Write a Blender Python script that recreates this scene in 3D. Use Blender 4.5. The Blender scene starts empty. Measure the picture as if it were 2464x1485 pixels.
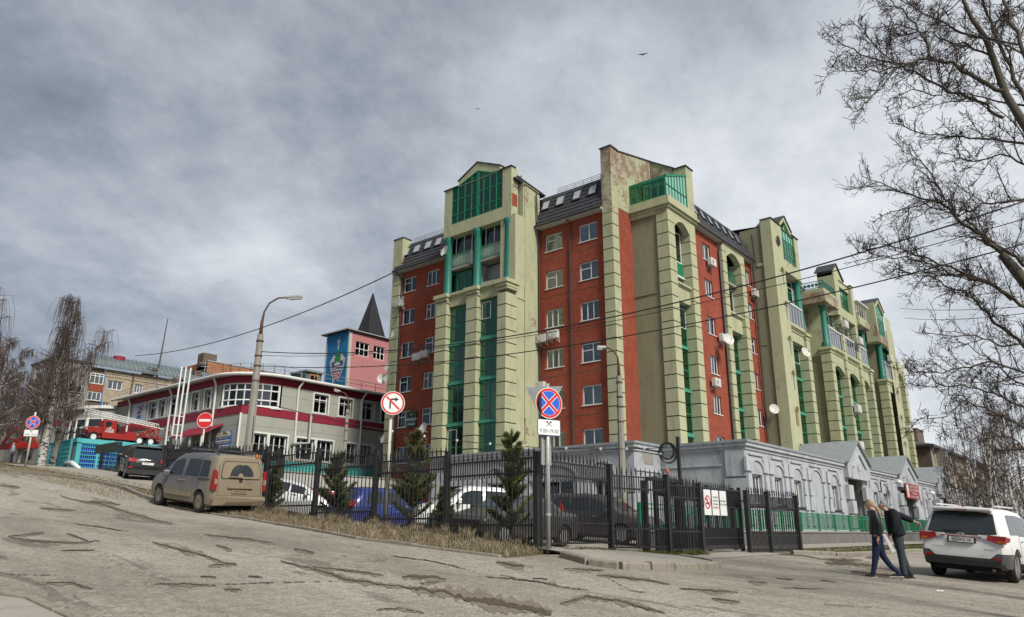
import bpy, math, random
from mathutils import Vector, Matrix, noise as mnoise
rnd = random.Random(7)
SC = bpy.context.scene
COL = SC.collection
# ---------------------------------------------------------------- camera
FPX, CX, CY, ZC = 1772.0, 1232.0, 742.5, 1.6        # focal length in pixels of a 2464-wide picture, principal point, eye height
_vr = Vector((2785-CX, -(1285-CY), FPX)); _vl = Vector((-970-CX, -(1260-CY), FPX))
eX = _vr.normalized(); eY = (_vl - eX*_vl.dot(eX)).normalized(); eZ = eX.cross(eY)
if eZ.y < 0: eZ = -eZ
cam_d = bpy.data.cameras.new('camera'); cam = bpy.data.objects.new('camera', cam_d); COL.objects.link(cam)
_r = [Vector((eX[i], eY[i], eZ[i])) for i in range(3)]
cam.matrix_world = Matrix(((_r[0].x, _r[1].x, -_r[2].x, 0), (_r[0].y, _r[1].y, -_r[2].y, 0), (_r[0].z, _r[1].z, -_r[2].z, ZC), (0, 0, 0, 1)))
cam_d.sensor_width = 36; cam_d.lens = 36*FPX/2464; cam_d.clip_start = .1; cam_d.clip_end = 3000
SC.camera = cam
# ---------------------------------------------------------------- sun, sky, exposure
SUN_AZ, SUN_EL = math.radians(-108), math.radians(42)   # direction towards the sun, measured from +X
sd = bpy.data.lights.new('sun', 'SUN'); sd.energy = 1.5; sd.angle = math.radians(14); sd.color = (1, .955, .88)
sun = bpy.data.objects.new('sun', sd); COL.objects.link(sun)
_sv = Vector((math.cos(SUN_AZ)*math.cos(SUN_EL), math.sin(SUN_AZ)*math.cos(SUN_EL), math.sin(SUN_EL)))
sun.rotation_euler = _sv.to_track_quat('Z', 'Y').to_euler()
W = bpy.data.worlds.new('World'); SC.world = W; W.use_nodes = True
nt = W.node_tree; nt.nodes.clear()
def N(t, k, **kw):
    n = t.nodes.new(k)
    for a, b in kw.items():
        if a.startswith('i_'):
            n.inputs[int(a[2:]) if a[2:].isdigit() else a[2:].replace('_', ' ')].default_value = b
        else: setattr(n, a, b)
    return n
def ramp(t, src, stops):
    r = t.nodes.new('ShaderNodeValToRGB'); e = r.color_ramp.elements
    while len(e) > 1: e.remove(e[0])
    for i, (p, c) in enumerate(stops):
        c = (c, c, c, 1) if not isinstance(c, tuple) else (*c[:3], 1)
        if i == 0: e[0].position = p; e[0].color = c
        else: q = e.new(p); q.color = c
    t.links.new(src, r.inputs[0]); return r.outputs[0]
def mix(t, f, a, b, mode='MIX'):
    m = t.nodes.new('ShaderNodeMix'); m.data_type = 'RGBA'; m.blend_type = mode
    for i, v in ((0, f), (6, a), (7, b)):
        if isinstance(v, (int, float)): m.inputs[i].default_value = v if i == 0 else (v, v, v, 1)
        elif isinstance(v, tuple): m.inputs[i].default_value = (*v[:3], 1)
        else: t.links.new(v, m.inputs[i])
    return m.outputs[2]
def mth(t, op, a, b=0.0, c=None):
    m = t.nodes.new('ShaderNodeMath'); m.operation = op
    for i, v in ((0, a), (1, b), (2, c)):
        if v is None: continue
        if isinstance(v, (int, float)): m.inputs[i].default_value = v
        else: t.links.new(v, m.inputs[i])
    return m.outputs[0]
def noise_n(t, vec, scale, detail=4, rough=.55, dist=0.0):
    n = N(t, 'ShaderNodeTexNoise'); n.inputs['Scale'].default_value = scale; n.inputs['Detail'].default_value = detail
    n.inputs['Roughness'].default_value = rough; n.inputs['Distortion'].default_value = dist
    if vec is not None: t.links.new(vec, n.inputs['Vector'])
    return n.outputs['Fac']
sky = N(nt, 'ShaderNodeTexSky', sky_type='NISHITA', sun_disc=False)
sky.sun_elevation = SUN_EL; sky.sun_rotation = math.pi/2 - SUN_AZ
tc = N(nt, 'ShaderNodeTexCoord'); sep = N(nt, 'ShaderNodeSeparateXYZ'); nt.links.new(tc.outputs['Generated'], sep.inputs[0])
dz = mth(nt, 'ADD', mth(nt, 'MAXIMUM', sep.outputs[2], 0.0), .38)
cmb = N(nt, 'ShaderNodeCombineXYZ')
nt.links.new(mth(nt, 'DIVIDE', sep.outputs[0], dz), cmb.inputs[0]); nt.links.new(mth(nt, 'DIVIDE', sep.outputs[1], dz), cmb.inputs[1])
rot = N(nt, 'ShaderNodeMapping'); rot.inputs['Rotation'].default_value = (0, 0, math.radians(-35)); rot.inputs['Scale'].default_value = (1, 1.12, 1); rot.inputs['Location'].default_value = (3.1, 1.7, 0)
nt.links.new(cmb.outputs[0], rot.inputs[0])
n1 = noise_n(nt, rot.outputs[0], .8, 3, .5, .0); n2 = noise_n(nt, rot.outputs[0], 2.7, 7, .56, .12); n3 = noise_n(nt, rot.outputs[0], 9, 7, .68, .1)
cl = mth(nt, 'ADD', mth(nt, 'MULTIPLY', n1, .5), mth(nt, 'ADD', mth(nt, 'MULTIPLY', n2, .40), mth(nt, 'MULTIPLY', n3, .16)))
# the cloud bank is thicker and darker towards +Y (left of the view)
dirn = mth(nt, 'ADD', mth(nt, 'MULTIPLY', sep.outputs[0], .62), mth(nt, 'MULTIPLY', sep.outputs[1], -.55))
cl = mth(nt, 'ADD', mth(nt, 'ADD', mth(nt, 'MULTIPLY', mth(nt, 'SUBTRACT', cl, .5), 1.12), .51), mth(nt, 'MULTIPLY', dirn, .19))
cl = mth(nt, 'SUBTRACT', cl, mth(nt, 'MULTIPLY', sep.outputs[2], .05))
ccol = ramp(nt, cl, [(.33, (.095, .11, .138)), (.43, (.165, .184, .216)), (.52, (.265, .287, .318)), (.60, (.365, .384, .41)), (.74, (.53, .545, .56))])
bg1 = N(nt, 'ShaderNodeBackground'); bg1.inputs[1].default_value = .06; nt.links.new(sky.outputs[0], bg1.inputs[0])
bg2 = N(nt, 'ShaderNodeBackground'); bg2.inputs[1].default_value = .55; nt.links.new(ccol, bg2.inputs[0])
mx = N(nt, 'ShaderNodeMixShader'); mx.inputs[0].default_value = .93; nt.links.new(bg1.outputs[0], mx.inputs[1]); nt.links.new(bg2.outputs[0], mx.inputs[2])
wo = N(nt, 'ShaderNodeOutputWorld'); nt.links.new(mx.outputs[0], wo.inputs[0])
SC.view_settings.view_transform = 'Standard'; SC.view_settings.look = 'None'; SC.view_settings.gamma = 1
SC.view_settings.exposure = 1.62; SC.view_settings.use_curve_mapping = False
SC.render.engine = 'CYCLES'; SC.cycles.max_bounces = 5; SC.cycles.transparent_max_bounces = 12
# ---------------------------------------------------------------- helpers
def ray(x, y):
    c = Vector((x-CX, -(y-CY), FPX)); return Vector((eX.dot(c), eY.dot(c), eZ.dot(c)))
def at(x, y, D):                      # point at horizontal distance D on the line of sight through picture point x, y (used to measure the place)
    r = ray(x, y); t = D/math.hypot(r.x, r.y); return Vector((r.x*t, r.y*t, r.z*t+ZC))
def sst(a, b, x):
    t = min(1, max(0, (x-a)/(b-a))); return t*t*(3-2*t)
def H(x, y):                          # height of the ground
    left = .02 + .1*math.sqrt(y*y+16) if y > 0 else .42
    if y > 50: left = 5.03 + .075*(y-50)
    left += .03*(max(-5, min(x, 13))-13) - .27*math.exp(-((y-24)/8)**2)
    right = .97 - .07*(10-min(10, max(y, -6))) if y < 10 else .97+max(0, y-12)*.055
    w = sst(8, 17, x) if y < 9 else sst(14.3+6*sst(26, 30, y), 17.5+6*sst(26, 30, y), x)
    if 7 < y < 9:
        k = (y-7)/2; w = sst(8, 17, x)*(1-k) + sst(14.3, 17.5, x)*k
    z = left*(1-w) + right*w
    if y > 44.1:
        b = sst(27, 34, x); z = max(z, left*(1-b) + min(left, 4.7+.06*(y-44))*b)
    return z
def tag(o, label=None, cat=None, group=None, kind=None):
    if label: o['label'] = label
    if cat: o['category'] = cat
    if group: o['group'] = group
    if kind: o['kind'] = kind
    return o
def thing(name, label, cat, loc=(0, 0, 0), rz=0, group=None):
    o = bpy.data.objects.new(name, None); COL.objects.link(o); o.location = loc; o.rotation_euler = (0, 0, rz); o.empty_display_size = .3
    return tag(o, label, cat, group)
def copy_tree(o, parent=None):
    c = o.copy(); COL.objects.link(c)
    if parent: c.parent = parent
    for ch in list(o.children): copy_tree(ch, c)
    return c
class MB:
    def __init__(s): s.v = []; s.f = []
    def add(s, vs, fs):
        b = len(s.v); s.v += [tuple(p) for p in vs]; s.f += [tuple(b+i for i in f) for f in fs]; return s
    def box(s, x0, x1, y0, y1, z0, z1):
        if x0 > x1: x0, x1 = x1, x0
        if y0 > y1: y0, y1 = y1, y0
        if z0 > z1: z0, z1 = z1, z0
        return s.add([(x0,y0,z0),(x1,y0,z0),(x1,y1,z0),(x0,y1,z0),(x0,y0,z1),(x1,y0,z1),(x1,y1,z1),(x0,y1,z1)],
                     [(0,3,2,1),(4,5,6,7),(0,1,5,4),(1,2,6,5),(2,3,7,6),(3,0,4,7)])
    def tube(s, pts, r, n=6, cap=True):
        pts = [Vector(p) for p in pts]; k = len(pts)
        rs = r if isinstance(r, (list, tuple)) else [r]*k
        b = len(s.v); up = None
        for i, p in enumerate(pts):
            d = (pts[min(i+1, k-1)] - pts[max(i-1, 0)])
            if d.length < 1e-9: d = Vector((0, 0, 1))
            d.normalize()
            if up is None: a = d.cross(Vector((0, 0, 1)) if abs(d.z) < .9 else Vector((1, 0, 0))).normalized()
            else: a = (up - d*up.dot(d)); a = a.normalized() if a.length > 1e-6 else d.orthogonal().normalized()
            up = a; c = d.cross(a)
            for j in range(n):
                t = 2*math.pi*j/n; q = p + (a*math.cos(t)+c*math.sin(t))*rs[i]; s.v.append((q.x, q.y, q.z))
        for i in range(k-1):
            for j in range(n):
                s.f.append((b+i*n+j, b+i*n+(j+1) % n, b+(i+1)*n+(j+1) % n, b+(i+1)*n+j))
        if cap and n > 2: s.f.append(tuple(b+j for j in range(n-1, -1, -1))); s.f.append(tuple(b+(k-1)*n+j for j in range(n)))
        return s
    def bar(s, p, q, w, h=None):      # rectangular bar from p to q
        p = Vector(p); q = Vector(q); d = (q-p).normalized(); h = h or w
        a = d.cross(Vector((0, 0, 1))) if abs(d.z) < .95 else Vector((1, 0, 0)); a.normalize(); c = a.cross(d).normalized()
        vs = []
        for e in (p, q):
            for i, j in ((-1, -1), (1, -1), (1, 1), (-1, 1)): vs.append(e+a*(i*w/2)+c*(j*h/2))
        return s.add(vs, [(0,3,2,1),(4,5,6,7),(0,1,5,4),(1,2,6,5),(2,3,7,6),(3,0,4,7)])
    def lathe(s, prof, c=(0, 0, 0), n=16, axis='z'):
        b = len(s.v)
        for r, h in prof:
            for j in range(n):
                t = 2*math.pi*j/n; x, y = r*math.cos(t), r*math.sin(t)
                p = {'z': (x, y, h), 'y': (x, h, y), 'x': (h, x, y)}[axis]; s.v.append((p[0]+c[0], p[1]+c[1], p[2]+c[2]))
        for i in range(len(prof)-1):
            for j in range(n): s.f.append((b+i*n+j, b+i*n+(j+1) % n, b+(i+1)*n+(j+1) % n, b+(i+1)*n+j))
        s.f.append(tuple(b+j for j in range(n-1, -1, -1))); s.f.append(tuple(b+(len(prof)-1)*n+j for j in range(n)))
        return s
    def prism(s, poly, fn, t0, t1):   # polygon in (u, v) extruded between t0 and t1, fn maps (u, v, t) to a point
        k = len(poly); vs = [fn(u, v, t0) for u, v in poly] + [fn(u, v, t1) for u, v in poly]
        return s.add(vs, [tuple(range(k-1, -1, -1)), tuple(range(k, 2*k))] + [(i, (i+1) % k, k+(i+1) % k, k+i) for i in range(k)])
    def quad(s, a, b, c, d): return s.add([a, b, c, d], [(0, 1, 2, 3)])
    def build(s, name, m, parent=None, smooth=False, bevel=0, world=True, fix=False):
        me = bpy.data.meshes.new(name); me.from_pydata(s.v, [], s.f)
        if fix:
            import bmesh
            bm = bmesh.new(); bm.from_mesh(me); bmesh.ops.recalc_face_normals(bm, faces=bm.faces); bm.to_mesh(me); bm.free()
        if m: me.materials.append(m)
        if smooth:
            me.shade_smooth()
            if smooth != 'all': me.set_sharp_from_angle(angle=math.radians(38))
        me.update()
        o = bpy.data.objects.new(name, me); COL.objects.link(o)
        if parent:
            o.parent = parent
            if world:                 # mesh given in world coordinates: cancel the parent's placement
                o.matrix_parent_inverse = Matrix.Identity(4); pm = Matrix.Identity(4); q = parent
                while q: pm = (Matrix.Translation(q.location) @ q.rotation_euler.to_matrix().to_4x4() @ Matrix.Diagonal((*q.scale, 1))) @ pm; q = q.parent
                inv = pm.inverted()
                o.location = inv.to_translation(); o.rotation_euler = inv.to_euler(); o.scale = inv.to_scale()
        if bevel:
            b = o.modifiers.new('bevel', 'BEVEL'); b.width = bevel; b.segments = 2; b.limit_method = 'ANGLE'
        return o
class Face:                           # vertical wall plane: 'X' faces -X (u = Y), 'Y' faces -Y (u = X); d goes into the building
    def __init__(s, ax, pos): s.ax = ax; s.pos = pos
    def p(s, u, z, d=0): return (s.pos+d, u, z) if s.ax == 'X' else (u, s.pos+d, z)
    def box(s, mb, u0, u1, z0, z1, d0, d1):
        return mb.box(s.pos+d0, s.pos+d1, u0, u1, z0, z1) if s.ax == 'X' else mb.box(u0, u1, s.pos+d0, s.pos+d1, z0, z1)
    def prism(s, mb, poly, d0, d1): return mb.prism(poly, lambda u, v, t: s.p(u, v, t), d0, d1)
    def wall(s, mb, u0, u1, z0, z1, holes, depth=.25):   # sheet with rectangular holes and reveals
        us = sorted({u0, u1, *[h[0] for h in holes], *[h[1] for h in holes]}); zs = sorted({z0, z1, *[h[2] for h in holes], *[h[3] for h in holes]})
        us = [u for u in us if u0 <= u <= u1]; zs = [z for z in zs if z0 <= z <= z1]
        for a, b in zip(us, us[1:]):
            for c, d in zip(zs, zs[1:]):
                if any(h[0] <= (a+b)/2 <= h[1] and h[2] <= (c+d)/2 <= h[3] for h in holes): continue
                q = [s.p(a, c), s.p(b, c), s.p(b, d), s.p(a, d)]
                if s.ax == 'X': q.reverse()
                mb.quad(*q)
        for h in holes:
            a, b, c, d = h
            for q in ((s.p(a, c), s.p(a, d), s.p(a, d, depth), s.p(a, c, depth)), (s.p(b, c), s.p(b, c, depth), s.p(b, d, depth), s.p(b, d)),
                      (s.p(a, c), s.p(a, c, depth), s.p(b, c, depth), s.p(b, c)), (s.p(a, d), s.p(b, d), s.p(b, d, depth), s.p(a, d, depth))): mb.quad(*q)
        return mb
# ---------------------------------------------------------------- materials
def mat(name, base=(.5, .5, .5), rough=.7, metal=0, spec=.5):
    m = bpy.data.materials.new(name); m.use_nodes = True; t = m.node_tree; b = t.nodes['Principled BSDF']
    b.inputs['Base Color'].default_value = (*base, 1); b.inputs['Roughness'].default_value = rough; b.inputs['Metallic'].default_value = metal
    b.inputs['Specular IOR Level'].default_value = spec
    return m, t, b
def objco(t, gen=False):
    g = N(t, 'ShaderNodeNewGeometry'); return g.outputs['Position']
def bump(t, b, h, strength=.3, dist=.02):
    n = N(t, 'ShaderNodeBump'); n.inputs['Strength'].default_value = strength; n.inputs['Distance'].default_value = dist
    t.links.new(h, n.inputs['Height']); t.links.new(n.outputs[0], b.inputs['Normal'])
def weathered(name, base, rough=.8, var=.18, dirt=(.16, .14, .11), dirt_amt=.35, scale=1.0, bumps=.15, grain=30, spec=.3, metal=0):
    m, t, b = mat(name, base, rough, metal, spec); co = objco(t)
    mp = N(t, 'ShaderNodeMapping'); mp.inputs['Scale'].default_value = (scale, scale, scale*.35); t.links.new(co, mp.inputs[0])
    a = noise_n(t, mp.outputs[0], 1.3, 6, .6); f = noise_n(t, co, grain, 3, .6)
    c = mix(t, a, tuple(x*(1-var) for x in base), tuple(min(1, x*(1+var)) for x in base))
    c = mix(t, ramp(t, f, [(.3, 0.0), (.7, .35)]), c, tuple(x*.72 for x in base))
    d = ramp(t, noise_n(t, mp.outputs[0], 2.7, 8, .65, .4), [(.50, 0.0), (.72, 1.0)])
    c = mix(t, mth(t, 'MULTIPLY', d, dirt_amt), c, dirt)
    t.links.new(c, b.inputs['Base Color']); bump(t, b, f, bumps, .01)
    return m
def plaster(name, base, peel=None, peel_amt=.5):
    m = weathered(name, base, .88, .15, tuple(x*.5 for x in base), .5, .7, .6, 28, .15)
    t = m.node_tree; b = t.nodes['Principled BSDF']
    if peel:                          # flaked paint: bare brick and mortar showing in ragged patches
        co = objco(t); src = b.inputs['Base Color'].links[0].from_socket
        big = noise_n(t, co, .42, 2, .5); fine = noise_n(t, co, 3.2, 8, .72, .5)
        k = mth(t, 'ADD', mth(t, 'MULTIPLY', big, .55), mth(t, 'MULTIPLY', fine, .55))
        msk = ramp(t, k, [(.60-peel_amt*.14, 0.0), (.615-peel_amt*.14, 1.0)])
        pc = ramp(t, noise_n(t, co, 1.6, 5, .6), [(.36, (.17, .15, .12)), (.50, (.24, .15, .10)), (.60, (.30, .29, .24))])
        t.links.new(mix(t, msk, src, pc), b.inputs['Base Color'])
    return m
def brick(name, c1, c2, mortar, bw=.26, bh=.077, stain=None, mort=.012, bstr=.5):
    m, t, b = mat(name, c1, .85, 0, .2); co = objco(t); sp = N(t, 'ShaderNodeSeparateXYZ'); t.links.new(co, sp.inputs[0])
    cb = N(t, 'ShaderNodeCombineXYZ'); t.links.new(mth(t, 'ADD', sp.outputs[0], sp.outputs[1]), cb.inputs[0]); t.links.new(sp.outputs[2], cb.inputs[1])
    br = N(t, 'ShaderNodeTexBrick'); br.inputs['Color1'].default_value = (*c1, 1); br.inputs['Color2'].default_value = (*c2, 1); br.inputs['Mortar'].default_value = (*mortar, 1)
    br.inputs['Scale'].default_value = 1; br.inputs['Brick Width'].default_value = bw; br.inputs['Row Height'].default_value = bh; br.inputs['Mortar Size'].default_value = mort
    br.inputs['Mortar Smooth'].default_value = .3; t.links.new(cb.outputs[0], br.inputs['Vector'])
    a = noise_n(t, co, .8, 6, .6); f = noise_n(t, co, 9, 5, .7)
    a2 = noise_n(t, co, 3.1, 7, .7); c = mix(t, ramp(t, a, [(.3, 0.0), (.7, .6)]), br.outputs[0], tuple(x*.55 for x in c1)); c = mix(t, ramp(t, a2, [(.45, 0.0), (.7, .40)]), c, tuple(min(1, x*1.4+.02) for x in c1))
    if stain: c = mix(t, ramp(t, noise_n(t, co, 2.2, 9, .75, .6), [(.60, 0.0), (.68, .8)]), c, stain)
    c = mix(t, ramp(t, f, [(.35, 0.0), (.7, .3)]), c, tuple(x*.6 for x in c2))
    t.links.new(c, b.inputs['Base Color']); bump(t, b, mth(t, 'SUBTRACT', f, mth(t, 'MULTIPLY', br.outputs['Fac'], .8)), bstr, .012)
    return m
M = {}
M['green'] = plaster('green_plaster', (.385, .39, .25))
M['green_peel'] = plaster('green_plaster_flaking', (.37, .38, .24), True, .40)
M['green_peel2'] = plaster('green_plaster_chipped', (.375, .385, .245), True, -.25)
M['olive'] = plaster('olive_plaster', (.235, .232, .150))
M['joint'] = mat('shadow_joint', (.07, .075, .04), .95)[0]
M['redbrick'] = brick('red_brick', (.315, .062, .030), (.240, .046, .024), (.22, .10, .075), stain=(.30, .13, .09))
M['whitebrick'] = brick('white_brick', (.42, .37, .27), (.30, .19, .12), (.36, .33, .27), stain=(.22, .10, .06))
M['orangebrick'] = brick('orange_brick', (.42, .17, .06), (.22, .09, .05), (.30, .22, .16), bw=.5, bh=.16)
M['brownbrick'] = brick('brown_brick', (.16, .11, .08), (.11, .08, .065), (.14, .12, .10))
M['tanbrick'] = brick('tan_brick', (.33, .26, .17), (.26, .20, .13), (.28, .25, .2))
M['grey'] = weathered('grey_plaster', (.375, .395, .415), .85, .14, (.15, .145, .135), .8, .9, .6, 40, .15)
M['grey_trim'] = weathered('grey_plaster_trim', (.41, .43, .45), .85, .12, (.16, .155, .145), .75, .9, .5, 40, .15)
M['zinc'] = weathered('zinc_sheet', (.36, .385, .40), .45, .25, (.13, .13, .13), .4, 1.5, .1, 12, .5, .5)
M['teal'] = weathered('teal_paint', (.012, .150, .112), .5, .15, (.05, .10, .07), .35, 1.5, .1, 20, .4)
M['wgreen'] = weathered('green_frame_paint', (.009, .175, .080), .45, .15, (.01, .07, .04), .3, 2, .05, 20, .4)
M['white'] = weathered('white_plastic', (.68, .69, .68), .45, .06, (.35, .34, .30), .18, 3, .03, 30, .4)
M['whitepaint'] = weathered('white_paint', (.66, .66, .63), .6, .08, (.3, .28, .24), .3, 3, .1, 30, .3)
M['darkroof'] = weathered('dark_roof_metal', (.036, .037, .042), .55, .25, (.08, .075, .07), .3, 2, .1, 20, .4)
M['roofgreen'] = weathered('grey_green_roof', (.115, .15, .155), .5, .2, (.09, .07, .055), .5, 1.3, .1, 14, .4)
M['gutter'] = mat('brown_pipe', (.05, .04, .038), .5)[0]
M['eave'] = weathered('eave_board', (.42, .42, .38), .8, .1, (.2, .2, .17), .3)
M['beige'] = weathered('beige_panel', (.34, .345, .30), .75, .07, (.2, .19, .15), .3, .6, .12, 40, .25)
M['crimson'] = weathered('crimson_panel', (.235, .018, .036), .6, .08, (.16, .03, .04), .25, .6, .06, 40, .35)
M['pink'] = weathered('pink_siding', (.47, .20, .20), .6, .1, (.3, .14, .13), .3, .8, .05, 20, .35)
M['muralblue'] = weathered('mural_blue', (.012, .16, .36), .6, .08, (.03, .12, .25), .3)
M['black'] = weathered('black_iron', (.014, .014, .016), .6, .3, (.06, .038, .028), .4, 6, .15, 40, .5)
M['rust'] = weathered('rusty_iron', (.10, .055, .035), .8, .3, (.03, .025, .02), .6, 5, .3, 30, .3)
M['concrete'] = weathered('old_concrete', (.27, .255, .22), .9, .18, (.11, .1, .08), .55, 1.6, .5, 25, .2)
M['kerb'] = weathered('kerb_concrete', (.24, .215, .175), .92, .2, (.085, .07, .05), .65, 2.4, .6, 22, .2)
M['rubber'] = weathered('tyre_rubber', (.025, .024, .023), .85, .3, (.12, .1, .08), .5, 8, .2, 60, .3)
M['dark'] = mat('dark_interior', (.012, .012, .014), .9)[0]
M['chrome'] = mat('chrome', (.6, .6, .6), .2, 1)[0]
M['steel'] = weathered('galvanised_steel', (.40, .41, .40), .5, .15, (.2, .19, .17), .4, 4, .1, 30, .5, .4)
M['ivory'] = weathered('aged_white_steel', (.50, .48, .40), .55, .1, (.22, .14, .07), .5, 5, .15, 30, .4)
def glass(name, tint=(.55, .6, .6), gl=.16, gc=(.85, .9, .95)):
    m = bpy.data.materials.new(name); m.use_nodes = True; t = m.node_tree; t.nodes.clear()
    tr = N(t, 'ShaderNodeBsdfTransparent'); tr.inputs[0].default_value = (*tint, 1)
    g = N(t, 'ShaderNodeBsdfGlossy'); g.inputs[0].default_value = (*gc, 1); g.inputs['Roughness'].default_value = .04
    fr = N(t, 'ShaderNodeFresnel'); fr.inputs[0].default_value = 1.5
    co = objco(t); w = noise_n(t, co, 1.1, 2, .5); bp = N(t, 'ShaderNodeBump'); bp.inputs['Strength'].default_value = .06; bp.inputs['Distance'].default_value = .05
    t.links.new(w, bp.inputs['Height']); t.links.new(bp.outputs[0], g.inputs['Normal'])
    x = N(t, 'ShaderNodeMixShader'); t.links.new(mth(t, 'ADD', mth(t, 'MULTIPLY', fr.outputs[0], 1.1), gl), x.inputs[0])
    t.links.new(tr.outputs[0], x.inputs[1]); t.links.new(g.outputs[0], x.inputs[2])
    o = N(t, 'ShaderNodeOutputMaterial'); t.links.new(x.outputs[0], o.inputs[0]); return m
M['pane'] = glass('window_pane', (.72, .76, .76), .07); M['greenpane'] = glass('green_pane', (.34, .62, .46), .17, (.42, .72, .56)); M['carglass'] = mat('car_glass', (.018, .024, .026), .06, 0, .5)[0]
def curtain():
    m, t, b = mat('curtain', (.4, .4, .38), .9, 0, .1); co = objco(t); sp = N(t, 'ShaderNodeSeparateXYZ'); t.links.new(co, sp.inputs[0])
    oi = N(t, 'ShaderNodeObjectInfo'); u = mth(t, 'ADD', sp.outputs[0], sp.outputs[1])
    wv = mth(t, 'SINE', mth(t, 'ADD', mth(t, 'MULTIPLY', u, 34), mth(t, 'MULTIPLY', noise_n(t, co, 1.5, 2), 14)))
    base = ramp(t, oi.outputs['Random'], [(0, (.03, .033, .036)), (.33, (.05, .05, .05)), (.30, (.52, .53, .50)), (.5, (.42, .41, .36)), (.56, (.10, .12, .11)), (.72, (.28, .22, .14)), (.78, (.60, .60, .58)), (1, (.46, .49, .51))])
    base.node.color_ramp.interpolation = 'CONSTANT'
    sl = mth(t, 'GREATER_THAN', noise_n(t, co, .9, 1), .50)
    c = mix(t, mth(t, 'MULTIPLY', mth(t, 'ADD', wv, 1.0), .25), base, .02)
    c = mix(t, mth(t, 'MULTIPLY', sl, .75), c, (.02, .022, .026))
    t.links.new(c, b.inputs['Base Color']); bump(t, b, wv, .6, .03); return m
M['curtain'] = curtain(); M['orangewood'] = mat('orange_wood', (.35, .16, .05), .6)[0]
def window(par, F, u0, u1, z0, z1, d=.16, cols=(.5,), rows=(), fm='white', fw=.055, mw=.05, pane='pane', sill=None, cur=True, deep=.28, part='window', vent=None):
    """window > pane, curtain: frame bars joined, one sheet of glass per light"""
    f = MB(); U = [u0+(u1-u0)*c for c in cols]; Z = [z0+(z1-z0)*r for r in rows]
    F.box(f, u0, u0+fw, z0, z1, d, d+.07); F.box(f, u1-fw, u1, z0, z1, d, d+.07); F.box(f, u0+fw, u1-fw, z0, z0+fw, d, d+.07); F.box(f, u0+fw, u1-fw, z1-fw, z1, d, d+.07)
    for u in U: F.box(f, u-mw/2, u+mw/2, z0+fw, z1-fw, d+.004, d+.066)
    for z in Z: F.box(f, u0+fw, u1-fw, z-mw/2, z+mw/2, d+.008, d+.062)
    if vent is not None:              # small vent light in one column
        us = [u0+fw]+U+[u1-fw]; a, b = us[vent], us[vent+1]; zv = z1-(z1-z0)*.36; F.box(f, a, b, zv-mw/2, zv+mw/2, d+.012, d+.058)
    if sill: F.box(f, u0-.05, u1+.05, z0-.05, z0, -.06, d+.02)
    o = f.build(part, M[fm], par)
    us = [u0+fw*.6]+U+[u1-fw*.6]; zs = [z0+fw*.6]+Z+[z1-fw*.6]
    for a, b in zip(us, us[1:]):
        for c, e in zip(zs, zs[1:]):
            g = MB(); F.box(g, a+mw*.3, b-mw*.3, c+mw*.3, e-mw*.3, d+.028, d+.036); g.build('pane', M[pane], o)
    if cur:
        g = MB(); F.box(g, u0, u1, z0, z1, d+deep, d+deep+.02); g.build('curtain', M['curtain'], o)
    return o
FONT = None
def text(s, size, m, parent, mtx, name='lettering', align='CENTER', ext=.002, sx=1.0, bold=0.0):
    c = bpy.data.curves.new(name, 'FONT'); c.body = s; c.size = size; c.align_x = align; c.align_y = 'CENTER'; c.extrude = ext; c.offset = bold; c.resolution_u = 2
    tmp = bpy.data.objects.new(name, c); COL.objects.link(tmp); dg = bpy.context.evaluated_depsgraph_get(); dg.update()
    me = bpy.data.meshes.new_from_object(tmp.evaluated_get(dg)); bpy.data.objects.remove(tmp)
    me.transform(Matrix.Diagonal((sx, 1, 1, 1))); me.transform(mtx); me.materials.clear(); me.materials.append(m)
    o = bpy.data.objects.new(name, me); COL.objects.link(o)
    if parent: o.parent = parent
    return o
def frame_m(org, right, up):          # matrix taking text x to right, y to up
    r = Vector(right).normalized(); u = Vector(up).normalized(); n = r.cross(u)
    return Matrix(((r.x, u.x, n.x, org[0]), (r.y, u.y, n.y, org[1]), (r.z, u.z, n.z, org[2]), (0, 0, 0, 1)))
# ================================================================ ground
def grid(name, m, xs, ys, off, inside=None, kind='structure', parent=None):
    b = MB(); idx = {}
    for i, x in enumerate(xs):
        for j, y in enumerate(ys): idx[i, j] = len(b.v); b.v.append((x, y, H(x, y)+off))
    for i in range(len(xs)-1):
        for j in range(len(ys)-1):
            if inside and not inside((xs[i]+xs[i+1])/2, (ys[j]+ys[j+1])/2): continue
            b.f.append((idx[i, j], idx[i+1, j], idx[i+1, j+1], idx[i, j+1]))
    o = b.build(name, m, parent); o.data.shade_smooth(); 
    if kind: o['kind'] = kind
    return o
def ticks(a, b, s): n = int(round((b-a)/s)); return [a+(b-a)*i/n for i in range(n+1)]
def ground_mat():
    m, t, b = mat('dirt_and_dead_grass', (.15, .12, .085), .95, 0, .1); co = objco(t)
    a = noise_n(t, co, .35, 5, .6); f = noise_n(t, co, 14, 6, .7); g = noise_n(t, co, 1.8, 6, .65)
    c = ramp(t, mth(t, 'ADD', mth(t, 'MULTIPLY', a, .5), mth(t, 'MULTIPLY', g, .5)), [(.35, (.085, .062, .04)), (.48, (.15, .115, .07)), (.56, (.11, .105, .045)), (.68, (.20, .17, .12))])
    c = mix(t, ramp(t, f, [(.35, 0.0), (.65, .7)]), c, (.055, .042, .03)); t.links.new(c, b.inputs['Base Color']); bump(t, b, f, .6, .04); return m
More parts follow.
